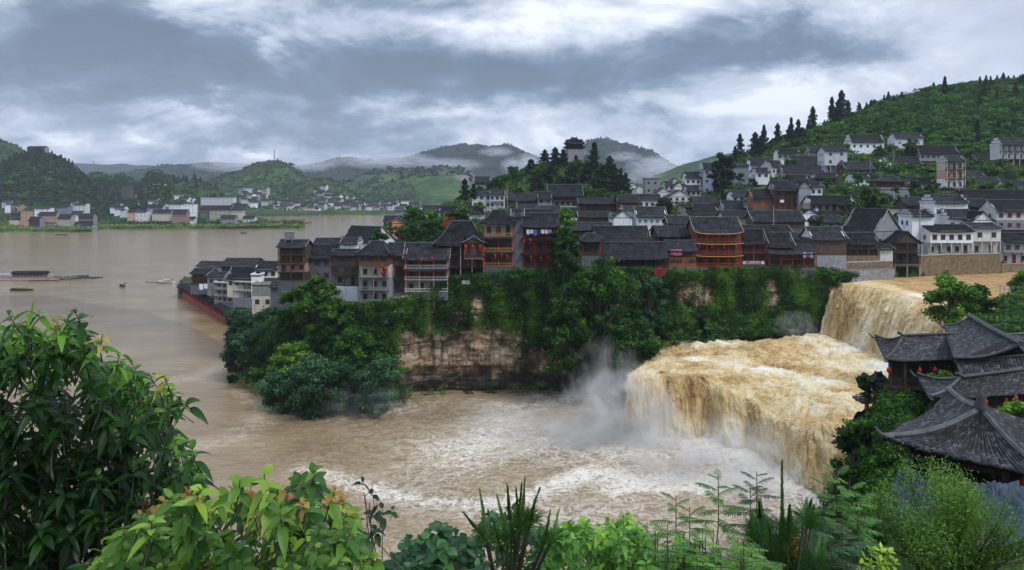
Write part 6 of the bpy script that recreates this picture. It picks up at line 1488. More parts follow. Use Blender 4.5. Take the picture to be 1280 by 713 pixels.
    strips = [((2, 122), (266, 281), 890, 9), ((120, 312), (256, 275), 950, 16), ((300, 348), (233, 256), 1500, 26), ((345, 400), (259, 270), 1420, 28), ((398, 446), (254, 270), 1440, 34), ((440, 500), (255, 271), 1420, 52), ((490, 532), (252, 268), 1400, 18)]
    names = ['among the trees of the left shore', 'among the trees of the middle shore', 'climbing the slope left of the tower hill', 'by the water under the tower hill', 'beside the long dark bridge', 'in the middle of the far waterside village', 'at the right end of the far waterside village']
    for ((a, b_), (r0, r1), Y0, cnt), where in zip(strips, names):
        for k in range(cnt):
            px = q.uniform(a, b_); row = q.uniform(r0, r1); Y = Y0 + (r1 - row) / (r1 - r0) * 130; nm = q.choice(['white', 'white', 'white', 'cream', 'grey', 'salmon'] if k % 7 == 0 else ['white', 'white', 'cream', 'grey']); st = q.choice(['low', 'low', 'tall'])
            x, _ = XY(px, Y); sc = q.uniform(.75, 1.35)
            prot[nm, st].put((x, Y, max(ZP(row, Y) - 4, g1(x, Y) + .5)), q.uniform(-.5, .5), sc, '%s%s house with dark roof %s' % ('tall ' if st == 'tall' else 'low ', nm, where), '%s %s houses %s' % (st, nm, where))
    # unused prototypes vanish
    for k_ in prot.values():
        for o, u in zip(k_.p, k_.used):
            if not u:
                for c in list(o.children_recursive): bpy.data.objects.remove(c)
                bpy.data.objects.remove(o)
    # far bridge
    o = thing('bridge', 'long low bridge with dark arches before the far village', 'bridge', XY(327, 1340) + (0,)); w_ = (400 - 327) * 1340 / F; b_ = MB(); b_.box(0, w_, 0, 6, 5, 5.8); b_.build('deck', slate, o)
    for k in range(14): p_ = MB(); p_.box(w_ * k / 13.2, w_ * k / 13.2 + 1.5, .5, 5.5, -4, 4.99); p_.build('pier', slate, o)
build_shore()
def masts():
    def mast(label, px, top, base, Y, wd, name='lattice_mast'):
        x, _ = XY(px, Y); z0, z1 = ZP(base, Y), ZP(top, Y); o = thing(name, label, 'mast', (x, Y, z0 - 4)); hh = z1 - z0 + 4; b_ = MB()
        for sx in (-1, 1):
            for sy in (-1, 1): b_.tube([(sx * wd, sy * wd, 0), (sx * wd * .3, sy * wd * .3, hh)], wd * .16, 4)
        n = 8
        for k in range(n):
            a, c_ = k / n, (k + 1) / n; wa, wc = wd * (1 - .7 * a), wd * (1 - .7 * c_)
            for sy in (-1, 1): b_.tube([(-wa, sy * wa, a * hh), (wc, sy * wc, c_ * hh)], wd * .09, 3); b_.tube([(wa, sy * wa, a * hh), (-wc, sy * wc, c_ * hh)], wd * .09, 3)
        b_.build('lattice', metal, o); t_ = MB(); t_.box(-wd * .55, wd * .55, -wd * .55, wd * .55, hh * .86, hh * .93); t_.tube([(0, 0, hh), (0, 0, hh * 1.12)], wd * .1, 4); t_.build('platform', metal, o)
    mast('grey radio mast on the pointed hill beyond the lake', 343, 187, 201, 1950, 1.6)
    mast('thin transmission pylon behind the left hills', 117, 202, 214, 1560, 2.2, 'pylon')
masts()
# hilltop pagoda
def pagoda():
    Y = 424; x, _ = XY(720, Y); zb = ZP(203, Y); s = Y / F; o = thing('pagoda', 'two roofed hilltop pagoda on a pale stone gate base with an arched opening', 'pagoda', (x, Y, zb), R(8))
    wb = 10.5 * s; hb_ = 15.5 * s; b_ = MB()
    # base with an arch: two piers and a lintel of steps
    arch = 2.3 * 1.0; ah = hb_ * .42
    b_.box(-wb, -arch / 2 * 1.0 - .0, 0, 2 * wb, -4, hb_); b_.box(arch / 2, wb, 0, 2 * wb, -4, hb_)
    k = 8; v = []
    for j in range(k + 1): t_ = math.pi * j / k; v.append((-math.cos(t_) * arch / 2, ah + math.sin(t_) * arch / 2))
    poly = [(a, 0, c_) for a, c_ in v]
    for j in range(k):
        a, c_ = v[j], v[j + 1]; b_.add([(a[0], 0, a[1]), (c_[0], 0, c_[1]), (c_[0], 0, hb_), (a[0], 0, hb_), (a[0], 2 * wb, a[1]), (c_[0], 2 * wb, c_[1]), (c_[0], 2 * wb, hb_), (a[0], 2 * wb, hb_)], [(0, 1, 2, 3), (0, 4, 5, 1), (7, 6, 5, 4)])
    b_.build('stone_base', greystone, o); i_ = MB(); i_.box(-arch / 2, arch / 2, wb, wb + .2, -3, ah + arch); i_.build('gate', black, o)
    p_ = MB(); p_.box(-wb - .2, wb + .2, -.2, 2 * wb + .2, hb_ + .003, hb_ + .35); p_.build('parapet', greystone, o)
    w1 = wb * 1.45; b2 = MB(); b2.box(-w1 * .62, w1 * .62, 2 * wb * .15, 2 * wb * .9, hb_ + .35, hb_ + 6.6); b2.build('timber_hall', black, o)
    def rf(w, z0, z1, rw, name): 
        sub = bpy.data.objects.new('roof_tier', None)
        r_ = hip_roof(w, w, z0, z1, o, tilex, over=.9, rw=rw, upturn=1.25, name=name); r_.location.y = wb - w / 2; return r_
    rf(w1 * 1.25, hb_ + 1.5, hb_ + 3.2, .55, 'roof'); rf(w1 * 1.15, hb_ + 4.3, hb_ + 7.8, .38, 'roof')
    for sx in (-1, 1): f_ = MB(); f_.tube([(sx * w1 * .22, wb, hb_ + 7.8), (sx * w1 * .26, wb, hb_ + 8.9)], [.25, .1], 5); f_.build('finial', ridgem, o)
    for sx in (-.9, -.3, .3, .9): q_ = MB(); q_.box(sx * w1 * .6 - .15, sx * w1 * .6 + .15, .1, .4, hb_ + .35, hb_ + 2.2); q_.build('post', darkwood, o)
    pass
    o2 = thing('rampart', 'grey rampart wall with battlements beside the hilltop pagoda', 'wall', (XY(728, 425)[0], 425, ZP(205, 425))); b_ = MB(); b_.box(0, 7.5, 0, 1.2, -4, 5.2)
    for k in range(5): b_.box(.1 + k * 1.5, .9 + k * 1.5, 0, .5, 5.2, 6.0)
    b_.build('masonry', slate, o2)
pagoda()

def poles():
    def pole(label, px, top, base, Y, arms=2):
        x, _ = XY(px, Y); z0, z1 = ZP(base, Y), ZP(top, Y); o = thing('utility_pole', label, 'utility pole', (x, Y, z0), group='utility poles in the town'); b_ = MB(); b_.tube([(0, 0, -3), (0, 0, z1 - z0)], [.2, .13], 8); b_.build('shaft', concrete, o)
        for k in range(arms):
            a_ = MB(); a_.box(-1.0, 1.0, -.07, .07, z1 - z0 - .6 - k * 1.0, z1 - z0 - .46 - k * 1.0)
            for xx in (-.9, 0, .9): a_.box(xx - .07, xx + .07, -.07, .07, z1 - z0 - .46 - k, z1 - z0 - .2 - k)
            a_.build('crossarm', darkwood, o)
        return (x, Y, z1 - .3)
    A = [pole('pole standing just left of the laundry house roof', 646, 252, 275, 225), pole('pole by the white walled villa under the pagoda hill', 634, 229, 262, 340), pole('pole between the white cottages of the upper slope', 1088, 198, 225, 360),
         pole('pole beside the red banner house on the upper right', 1117, 186, 222, 384), pole('pole over the long black roof behind the orange shutters', 967, 258, 292, 232), pole('pole in front of the tall grey gabled house at the river bend', 1150, 258, 300, 226)]
    for i, (a, b_) in enumerate(((0, 1), (2, 3), (4, 5))):
        p0, p1 = Vector(A[a]), Vector(A[b_]); m_ = (p0 + p1) / 2; m_.z -= 2.2
        tag(MB().tube([tuple(p0), tuple(p0 * .5 + m_ * .5 - Vector((0, 0, .5))), tuple(m_), tuple(p1 * .5 + m_ * .5 - Vector((0, 0, .5))), tuple(p1)], .05, 4).build('power_line', black), ['sagging power line from the laundry house up to the white villa', 'sagging power line across the upper right slope', 'sagging power line from the black roofs to the river bend'][i], 'power line')
poles()
# ================================================================ NEAR HALLS ON THE RIGHT
neartile, t, b = newmat('near_grey_roof_tiles'); tc = N(t, 'ShaderNodeTexCoord'); o_ = tc.outputs['Object']
cA = N(t, 'ShaderNodeAttribute', attribute_name='rib').outputs['Fac']; sA = N(t, 'ShaderNodeAttribute', attribute_name='course').outputs['Fac']
nz = NOISE(t, o_, 1.2, 6, .7); nf = NOISE(t, o_, 9, 5, .75)
cell = NOISE(t, None, 1, 0, 0)
cmb = N(t, 'ShaderNodeCombineXYZ'); L(t, cA, cmb.inputs[0]); L(t, sA, cmb.inputs[1])
wn = N(t, 'ShaderNodeTexWhiteNoise', noise_dimensions='2D'); fl_ = N(t, 'ShaderNodeVectorMath', operation='FLOOR'); L(t, cmb.outputs[0], fl_.inputs[0]); L(t, fl_.outputs[0], wn.inputs['Vector'])
v_ = M_(t, 'ADD', M_(t, 'ADD', M_(t, 'MULTIPLY', nz, .45), M_(t, 'MULTIPLY', nf, .3)), M_(t, 'MULTIPLY', wn.outputs[0], .3))
c = RAMP(t, v_, [(.3, (.008, .008, .009)), (.50, (.02, .021, .022)), (.64, (.06, .062, .066)), (.8, (.19, .19, .195))])
L(t, c, b.inputs['Base Color']); b.inputs['Roughness'].default_value = .7; setspec(b, .25)
bp = N(t, 'ShaderNodeBump'); bp.inputs['Strength'].default_value = .8; bp.inputs['Distance'].default_value = .03
fr = M_(t, 'FRACT', sA); L(t, M_(t, 'ADD', fr, M_(t, 'MULTIPLY', nf, .6)), bp.inputs['Height']); L(t, bp.outputs[0], b.inputs['Normal'])
def slope(o, r0, r1, e0, e1, pitch=.27, sag=.10, lift0=0, lift1=0, name='roof_slope', th=.14, hr=.06, bow=0.0):
    """a tiled slope between a ridge line r0-r1 and an eave line e0-e1, with real rib rows running down it"""
    r0, r1, e0, e1 = [np.array(a, float) for a in (r0, r1, e0, e1)]
    W_ = max(np.linalg.norm(e1 - e0), np.linalg.norm(r1 - r0)); Ls = (np.linalg.norm(e0 - r0) + np.linalg.norm(e1 - r1)) / 2
    nr_ = max(6, int(W_ / pitch)); ns = nr_ * 5 + 1; nt_ = max(12, int(Ls / .5))
    s = np.linspace(0, 1, ns)[None, :, None]; k = np.linspace(0, 1, nt_)[:, None, None]
    p = (r0 * (1 - s) + r1 * s) * (1 - k) + (e0 * (1 - s) + e1 * s) * k
    n = np.cross(e1 - e0 if W_ > .1 else r1 - r0, r0 - (e0 + e1) / 2); 
    if np.linalg.norm(n) < 1e-6: n = np.array([0, 0, 1.])
    n /= np.linalg.norm(n); n = n if n[2] > 0 else -n
    p[..., 2] -= (sag * Ls * np.sin(np.pi * k))[..., 0]
    p[..., 2] += (lift0 * np.clip(1 - s * 3.2, 0, 1) ** 2.2 * k ** 2 + lift1 * np.clip(1 - (1 - s) * 3.2, 0, 1) ** 2.2 * k ** 2)[..., 0]
    rib = np.abs(np.sin(np.pi * s * nr_)) ** .7; p = p + n * hr * rib
    nt2 = nt_; course = (k * Ls / .22); 
    q = p - n * th - np.array([0, 0, .02]); V = np.concatenate([p.reshape(-1, 3), q.reshape(-1, 3)]); m0 = ns * nt_
    f = grid_faces(nt_, ns); F2 = [f, f[:, ::-1] + m0]
    ed = lambda idx: np.stack([idx[:-1], idx[1:], idx[1:] + m0, idx[:-1] + m0], 1)
    ii = np.arange(m0).reshape(nt_, ns); F2 += [ed(ii[-1]), ed(ii[:, 0]), ed(ii[:, -1])]
    cc = np.broadcast_to(course, (nt_, ns, 1)).ravel(); rr = np.broadcast_to(s * nr_, (nt_, ns, 1)).ravel()
    return meshnp(name, V, [np.concatenate(F2)], neartile, o, attrs={'rib': np.tile(rr, 2), 'course': np.tile(cc, 2)})
def curvebar(o, pts, r, mat, name='ridge', k=6):
    b_ = MB(); b_.tube(pts, r, k); return b_.build(name, mat, o)
def hipcurve(r0, e0, sag, lift, n=9, up=.1, rr=None):
    r0, e0 = np.array(r0, float), np.array(e0, float); Ls = np.linalg.norm(e0 - r0); out = []
    for k in np.linspace(0, 1.0, n): p = r0 * (1 - k) + e0 * k; p[2] += -sag * Ls * math.sin(math.pi * k) + lift * k * k + up; out.append(tuple(p))
    return out
def tipcurve(e, d, h_=.7, l=.9):   # upswept corner horn
    e = np.array(e, float); d = np.array(d, float); return [tuple(e - d * .9 + [0, 0, .02]), tuple(e - d * .3 + [0, 0, .1 * h_]), tuple(e + d * l * .4 + [0, 0, .4 * h_]), tuple(e + d * l * .9 + [0, 0, h_])]
def prism(o, pts, z0, z1, mat, name='wall'):
    b_ = MB(); b_.slab([(x, y, z1) for x, y in pts], z1 - z0); return b_.build(name, mat, o)
def veranda(o, a, c_, z0, z1, n, mat=darkwood, pane=glass, rail=None, postm=None):
    """posts, rail and window lattice along the wall line a-c"""
    a, c_ = np.array(a, float), np.array(c_, float); d = c_ - a; L_ = np.linalg.norm(d); d /= L_; nn = np.array([d[1], -d[0]]); nn = nn if nn[1] < 0 else -nn
    for k in range(n + 1):
        p = a + d * L_ * k / n + nn * .9; b_ = MB(); b_.tube([(p[0], p[1], z0 - .5), (p[0], p[1], z1)], .11, 8); b_.build('post', postm or mat, o)
    b_ = MB()
    for z in (z0 + .15, z0 + .9): b_.tube([(a[0] + nn[0] * .9, a[1] + nn[1] * .9, z), (c_[0] + nn[0] * .9, c_[1] + nn[1] * .9, z)], .05, 4)
    m_ = int(L_ / .3)
    for k in range(m_): p = a + d * (k + .5) * .3 + nn * .9; b_.tube([(p[0], p[1], z0 + .15), (p[0], p[1], z0 + .9)], .022, 4, cap=False)
    b_.build('railing', rail or mat, o)
    b_ = MB(); q = [a, c_, c_ + nn * 1.05, a + nn * 1.05]; b_.slab([(p[0], p[1], z0 + .05) for p in q], .18); b_.build('deck', mat, o)
    for k in range(n):
        p0, p1 = a + d * (L_ * (k + .12) / n) + nn * .04, a + d * (L_ * (k + .88) / n) + nn * .04; b_ = MB(); pn = MB()
        b_.tube([(p0[0], p0[1], z0 + .95), (p1[0], p1[1], z0 + .95)], .05, 4); b_.tube([(p0[0], p0[1], z1 - .35), (p1[0], p1[1], z1 - .35)], .05, 4)
        for j in range(6): w_ = p0 + (p1 - p0) * j / 5; b_.tube([(w_[0], w_[1], z0 + .1), (w_[0], w_[1], z1 - .3)], .03, 4, cap=False)
        fr_ = b_.build('lattice_window', mat, o); pn.quad((p0[0], p0[1], z0 + .95), (p1[0], p1[1], z0 + .95), (p1[0], p1[1], z1 - .35), (p0[0], p0[1], z1 - .35)); pn.build('pane', pane, fr_)
def halls():
    A = thing('gorge_hall', 'long dark timber hall with an upturned left roof corner above the waterfall gorge', 'hall')
    r0, r1 = P(1128, 421.5, 79), P(1245, 417, 77.5); e0, e1 = P(1107, 453, 75), P(1212, 449, 73); bk = P(1094, 425, 83.5); bk2 = (bk[0] + 13, 82.5, e1[2])
    slope(A, r0, r1, e0, e1, lift0=.35, sag=.06); slope(A, r0, r0, bk, e0, lift0=.5, lift1=.35, sag=.06); slope(A, r0, r1, bk, bk2, sag=.06)
    curvebar(A, [tuple(np.array(r0) + [-.5, 0, .55]), tuple(np.array(r0) + [.1, 0, .2]), tuple(np.array(r1) + [0, 0, .2])], .17, ridgem)
    curvebar(A, hipcurve(r0, e0, .06, .35), .12, ridgem); curvebar(A, hipcurve(r0, bk, .06, .5) , .12, ridgem); curvebar(A, tipcurve(bk, (-.8, .55, 0), .8), [.12, .12, .1, .05], ridgem, 'corner_horn'); curvebar(A, tipcurve(e0, (-.7, -.5, 0), .35, .5), [.1, .1, .08, .04], ridgem, 'corner_horn')
    f0, f1, f2, f3 = (e0[0] + .9, 76.1), (e1[0], 74.3), (e1[0], 81), (bk[0] + 1.4, 82)
    prism(A, [f0, f1, f2, f3], 27, 36.35, darkwood); prism(A, [(f0[0] - .02, 76.08), (f0[0] + .01, 76.09), (f3[0] + .01, 82), (f3[0] - .02, 82)], 28, 35.9, plain('faded_board_wall', (.16, .12, .105), (.1, .075, .065), streak=True, rnd=.05), 'side_boards')
    veranda(A, f0, f1, 33.2, 36.0, 5); veranda(A, f0, f1, 30.3, 33.0, 5)
    Bh = thing('main_hall', 'largest hall with a broad dark slope of tiles and a gable end facing the camera', 'hall')
    r0, r1 = P(1211, 398, 81), P(1273, 433, 63.5); e0, e1 = P(1180, 412, 82), P(1193, 452, 66)
    slope(Bh, r1, r0, e1, e0, sag=.07, lift0=.3, lift1=.5)
    q0, q1 = (r0[0] * 2 - e0[0], 82.5, e0[2]), (r1[0] * 2 - e1[0], 66, e1[2]); slope(Bh, r0, r1, q0, q1, sag=.07)
    curvebar(Bh, [tuple(np.array(r0) + [0, 0, .35]), tuple((np.array(r0) + np.array(r1)) / 2 + [0, 0, .22]), tuple(np.array(r1) + [0, -.3, .3])], .28, ridgem)
    curvebar(Bh, tipcurve(e0, (-.5, .6, 0), .9), [.13, .13, .1, .05], ridgem, 'corner_horn'); curvebar(Bh, hipcurve(r1, e1, .07, .3), .14, ridgem, 'verge'); curvebar(Bh, hipcurve(r0, e0, .07, .5), .12, ridgem, 'verge')
    z_ = min(e1[2], e0[2]) - .1
    prism(Bh, [(e1[0] + .6, 67), (q1[0] - .6, 66.6), (q0[0] - .6, 81.5), (e0[0] + .9, 81)], 27, z_, darkwood)
    g_ = MB(); g_.add([(e1[0] + .6, 66.9, z_), (q1[0] - .6, 66.5, z_), (r1[0], 64.6, r1[2] - .25), (e1[0] + .6, 67.2, z_), (q1[0] - .6, 66.9, z_), (r1[0], 66, r1[2] - .25)], [(0, 1, 2), (5, 4, 3), (0, 2, 5, 3), (1, 4, 5, 2)]); g_.build('gable', black, Bh)
    r0, r1, e0, e1 = P(1196, 453, 66.2), P(1300, 444, 63), P(1207, 484, 64), P(1312, 470, 60.5)
    slope(Bh, r0, r1, e0, e1, sag=.05, lift0=.4, name='lower_roof'); curvebar(Bh, tipcurve(e0, (-.7, -.4, 0), .6), [.11, .11, .09, .04], ridgem, 'corner_horn'); curvebar(Bh, hipcurve(r0, r1, .0, 0), .13, ridgem); curvebar(Bh, hipcurve(r0, e0, .05, .4), .11, ridgem, 'verge')
    # small roof and long roof behind the main hall
    Cc = thing('back_pavilion', 'small saddle roofed pavilion with upswept ends behind the main hall', 'pavilion'); r0, r1 = P(1224, 409, 92), P(1246, 410, 91); e0, e1 = P(1219, 420, 90), P(1252, 421, 89); slope(Cc, r0, r1, e0, e1, lift0=.4, lift1=.4)
    curvebar(Cc, [tuple(np.array(r0) + [-1.2, 0, 1.0]), tuple(np.array(r0) + [-.2, 0, .25]), tuple(np.array(r1) + [.2, 0, .25]), tuple(np.array(r1) + [1.2, 0, 1.0])], [.08, .14, .14, .08], ridgem); slope(Cc, r0, r1, (e0[0], 95, e0[2]), (e1[0], 95, e1[2])); prism(Cc, [(e0[0] + .4, 90.8), (e1[0] - .4, 90), (e1[0] - .4, 94), (e0[0] + .4, 94)], 27, e0[2] - .05, redwood)
    Dd = thing('long_back_hall', 'long tile roof at the right edge behind the main hall', 'hall'); r0, r1 = P(1240, 421, 88), P(1340, 414, 92); e0, e1 = P(1262, 441, 84.5), P(1360, 434, 88); slope(Dd, r0, r1, e0, e1); slope(Dd, r0, r1, (r0[0], 92.5, e0[2]), (r1[0], 96, e1[2])); curvebar(Dd, [tuple(np.array(r0) + [0, 0, .15]), tuple(np.array(r1) + [0, 0, .15])], .15, ridgem); prism(Dd, [(e0[0] + .5, 85.6), (e1[0] - .5, 89), (r1[0], 94), (r0[0] + .5, 91)], 27, e0[2] - .1, darkwood)
    # middle hall with red lanterns
    E = thing('lantern_hall', 'hall with red posts and lanterns between the main hall and the near pavilion', 'hall')
    r0, r1 = P(1200, 474, 55.6), P(1305, 461, 58.8); e0, e1 = P(1163, 501, 53.6), P(1310, 491, 55.6); tp = P(1147, 474, 58.5)
    slope(E, r0, r1, e0, e1, sag=.05, lift0=.3, pitch=.24); slope(E, r0, r0, tp, e0, sag=.05, lift0=.4, lift1=.3, pitch=.24); slope(E, r0, r1, tp, (r1[0], 61.5, e1[2]), sag=.05, pitch=.24)
    curvebar(E, [tuple(np.array(r0) + [-.3, 0, .5]), tuple(np.array(r0) + [.2, 0, .18]), tuple(np.array(r1) + [0, 0, .18])], .15, ridgem); curvebar(E, hipcurve(r0, e0, .05, .3), .11, ridgem); curvebar(E, hipcurve(r0, tp, .05, .4), .11, ridgem)
    curvebar(E, tipcurve(tp, (-.6, .4, 0), .7), [.1, .1, .09, .04], ridgem, 'corner_horn'); curvebar(E, tipcurve(e0, (-.5, -.4, 0), .5, .6), [.1, .1, .08, .04], ridgem, 'corner_horn')
    prism(E, [(e0[0] + .6, 54.6), (e1[0], 56.6), (r1[0], 60.5), (tp[0] + 1.0, 58.2)], 30, 38.4, darkwood); prism(E, [(e0[0] + .56, 54.6), (e0[0] + .6, 54.61), (tp[0] + 1.0, 58.2), (tp[0] + .96, 58.2)], 33, 38.1, plain('pale_plank_wall', (.20, .165, .14), (.13, .105, .09), streak=True, rnd=.05), 'side_boards')
    veranda(E, (e0[0] + .6, 54.6), (e1[0], 56.6), 35.6, 38.2, 5, postm=redpaint)
    veranda(E, (e0[0] + .6, 54.6), (e1[0], 56.6), 33, 35.5, 5)
    # near pavilion
    Q = thing('near_pavilion', 'nearest pavilion with big rows of grey tiles and a carved ridge ornament', 'pavilion')
    ap, ap2 = P(1226, 514, 36.5), P(1185, 489, 40.6); lt, bl = P(1104, 552, 36.0), P(1128, 530, 41.5); fr_ = P(1322, 603, 32.3); rb_ = P(1420, 556, 38)
    slope(Q, ap, ap, lt, fr_, pitch=.30, sag=.07, lift0=.2, hr=.12); slope(Q, ap, ap2, lt, bl, pitch=.27, sag=.09, lift0=.2, hr=.075); slope(Q, ap, ap2, fr_, rb_, pitch=.27, sag=.06, hr=.075); slope(Q, ap2, ap2, bl, rb_, pitch=.27, sag=.06)
    curvebar(Q, hipcurve(ap, lt, .07, .2, up=.12), [.17] * 8 + [.12], ridgem); curvebar(Q, hipcurve(ap, fr_, .07, 0, up=.12), .15, ridgem); curvebar(Q, hipcurve(ap, ap2, .05, 0, up=.15), .17, ridgem)
    curvebar(Q, tipcurve(np.array(lt) + [0, 0, .2], (-.55, .05, 0), .55, .8), [.16, .15, .11, .05], ridgem, 'corner_horn')
    f_ = MB(); f_.lathe([(.30, .0), (.34, .25), (.2, .5), (.26, .7), (.1, .95), (.05, 1.25)], 0, 0, 10); fo = f_.build('ridge_ornament', coping, Q, smooth=True); fo.location = tuple(np.array(ap) + [0, 0, .05])
    for j, px in enumerate((1165, 1258, 1330)):
        Yp = (37, 34.2, 33.5)[j]; x_, _ = XY(px, Yp); b_ = MB(); b_.tube([(x_, Yp, 37), (x_, Yp, 41.2)], .17, 8); b_.build('post', brownwood, Q)
    x0 = lt[0] + 1.6; prism(Q, [(x0, 36.6), (fr_[0] - .3, 33.8), (rb_[0] - 1, 37), (bl[0] + 1.4, 40.6)], 40.6, 40.9, darkwood, 'eave_beam'); prism(Q, [(x0 + .5, 37), (fr_[0] - .6, 34.6), (rb_[0] - 1, 38), (bl[0] + 1.4, 40.4)], 36, 38.2, slate, 'plinth'); prism(Q, [(x0 + 1.2, 38.2), (fr_[0] - .2, 36.6), (rb_[0] - 1.4, 38.8), (bl[0] + 1.6, 40.2)], 38.0, 40.7, black, 'inner_wall')
    lanterns('from the eave of the nearest pavilion', [(1283, 604, 33.4)], .9)
    lanterns('under the gorge hall eave', [(1150, 464, 74), (1169, 463, 73.6), (1111, 463, 75.2)], .8)
    lanterns('under the lantern hall eave', [(1232, 503, 53.8), (1178, 508, 53.6), (1270, 499, 54.3)], .65)
    # small wooden gate pavilion over the churning water
    Gp = thing('lookout_pavilion', 'tiny lookout pavilion with dark curved roof and red railing above the churning water', 'pavilion', P(1104, 497, 84)); hip_roof(2.2, 2.2, 1.4, 2.6, Gp, tiley, over=.7, upturn=.9, rw=.3); 
    for sx in (-1, 1):
        for sy in (0, 2.2): b_ = MB(); b_.box(sx * 1.0 - .08, sx * 1.0 + .08, sy, sy + .15, -2, 1.5); b_.build('post', redpaint, Gp)
    b_ = MB(); b_.box(-3.4, 1.2, -.1, -.03, .35, .45); b_.box(-3.4, 1.2, -.1, -.03, -.3, -.2)
    for k in range(9): b_.box(-3.4 + k * .55, -3.3 + k * .55, -.1, -.03, -.5, .45)
    b_.build('railing', redpaint, Gp); b_ = MB(); b_.box(-2.6, 1.3, 0, 2.4, -.8, -.5); b_.build('deck', slate, Gp)
    # riverside fence at the right edge
    o = thing('fence', 'dark fence of thin posts and rails along the upper river bank', 'fence', XY(1250, 168) + (29.6,)); b_ = MB(); n = 26
    for k in range(n): b_.box(k * .9, k * .9 + .12, .0 - k * .25, .12 - k * .25, -1, 1.4)
    b_.build('posts' if False else 'post_row', greyw, o); b_ = MB(); b_.tube([(0, .06, 1.35), (n * .9, .06 - n * .25, 1.35)], .08, 4); b_.tube([(0, .06, .7), (n * .9, .06 - n * .25, .7)], .06, 4); b_.build('rail', greyw, o)
halls()
# tarpaulin
tarpm, t, b = newmat('blue_grey_tarpaulin'); tc = N(t, 'ShaderNodeTexCoord'); n_ = NOISE(t, tc.outputs['Object'], .9, 5, .6, .5)
L(t, RAMP(t, n_, [(.3, (.016, .026, .042)), (.6, (.04, .058, .088)), (.8, (.10, .12, .15))]), b.inputs['Base Color']); b.inputs['Roughness'].default_value = .55; setspec(b, .25)
bp = N(t, 'ShaderNodeBump'); bp.inputs['Strength'].default_value = .7; bp.inputs['Distance'].default_value = .15; L(t, NOISE(t, MAPV(t, tc.outputs['Object'], (1, 1, .4)), 1.8, 4, .6, 1.2), bp.inputs['Height']); L(t, bp.outputs[0], b.inputs['Normal'])
def tarp(label, tops, bots, sag, seed):
    n, m_ = 70, 40; T_ = section(tops, n); B_ = section(bots, n); k = np.linspace(0, 1, m_)[:, None, None]; p = T_[None] * (1 - k) + B_[None] * k
    p[..., 2] -= sag * np.sin(np.pi * k)[..., 0]; X, Y = p[..., 0], p[..., 1]; s = np.linspace(0, 1, n)[None, :]
    w = .75 * np.abs(fbm(s * 9 + seed, k[..., 0] * 2.5, seed, 4)) + .16 * fbm(s * 30, k[..., 0] * 9, seed, 3); p[..., 2] += w * 1.2; p[..., 1] -= w * .8
    q = p - np.array([0, -.02, .03]); V = np.concatenate([p.reshape(-1, 3), q.reshape(-1, 3)]); f = grid_faces(m_, n)
    tag(meshnp('tarpaulin', V, np.concatenate([f, f[:, ::-1] + n * m_]), tarpm, smooth=True), label, 'tarpaulin')
def px3(px, row, Y): return (px, Y, ZP(row, Y))
tarp('blue grey tarpaulin hanging left of the wispy bush below the nearest pavilion', [px3(1122, 590, 34.5), px3(1150, 597, 34), px3(1180, 612, 33.5)], [px3(1088, 655, 31.5), px3(1130, 665, 30.5), px3(1175, 664, 30)], .25, 2.2)
tarp('wide blue grey tarpaulin spread under the nearest pavilion at the right edge', [px3(1176, 612, 33.5), px3(1240, 606, 32.8), px3(1320, 612, 32)], [px3(1168, 668, 29), px3(1230, 690, 27.5), px3(1320, 664, 27.5)], .3, 7.1)
def debris():
    q = random.Random(4)
    for i, (px, row, Y, L_, ang, m_) in enumerate(((1150, 700, 24, 2.6, -.3, brownwood), (1200, 706, 23, 2.2, .35, darkwood), (1222, 690, 24, 1.8, 1.1, yellowwood), (1262, 700, 23, 2.8, .1, darkwood))):
        x, y, z = P(px, row, Y); tag(MB().tube([(x - L_ / 2 * math.cos(ang), y, z - L_ / 2 * math.sin(ang)), (x, y - .2, z + .05), (x + L_ / 2 * math.cos(ang), y + .3, z + L_ / 2 * math.sin(ang))], [.06, .05, .035], 6).build('timber_pole', m_),
            ['dark fallen pole below the left tarpaulin', 'short dark pole behind the wispy bush', 'pale yellow stick leaning under the wide tarpaulin', 'long dark pole under the right end of the wide tarpaulin'][i], 'pole')
debris()
# ================================================================ CLOSE PLANTS
def bladefn(base, dr, up, ln, wd, droop, fold=.25, K=6, prof=.8):
    """curved folded leaf blades, all at once: arrays (n,3),(n,3),(n,3),(n),(n),(n)"""
    n = len(base); dr = dr / (np.linalg.norm(dr, axis=1, keepdims=True) + 1e-9); side = np.cross(dr, up); side /= np.linalg.norm(side, axis=1, keepdims=True) + 1e-9; nn = np.cross(side, dr)
    V = np.zeros((n, K + 1, 3, 3))
    for i in range(K + 1):
        t_ = i / K; w_ = math.sin(math.pi * min(1, t_ ** prof * .97 + .03)) ** .85 if 0 < i < K else .03
        c = base + dr * (ln * t_)[:, None]; c = c - np.array([0, 0, 1]) * (droop * ln * t_ ** 2)[:, None]
        s_ = side * (wd * w_)[:, None]; up_ = nn * (wd * w_ * fold)[:, None]
        V[:, i, 0] = c - s_ + up_; V[:, i, 1] = c; V[:, i, 2] = c + s_ + up_
    idx = np.arange(n)[:, None] * (K + 1) * 3; f = []
    for i in range(K):
        a = i * 3
        f.append(np.concatenate([idx + a, idx + a + 1, idx + a + 4, idx + a + 3], 1)); f.append(np.concatenate([idx + a + 1, idx + a + 2, idx + a + 5, idx + a + 4], 1))
    return V.reshape(-1, 3), np.concatenate(f), (K + 1) * 3
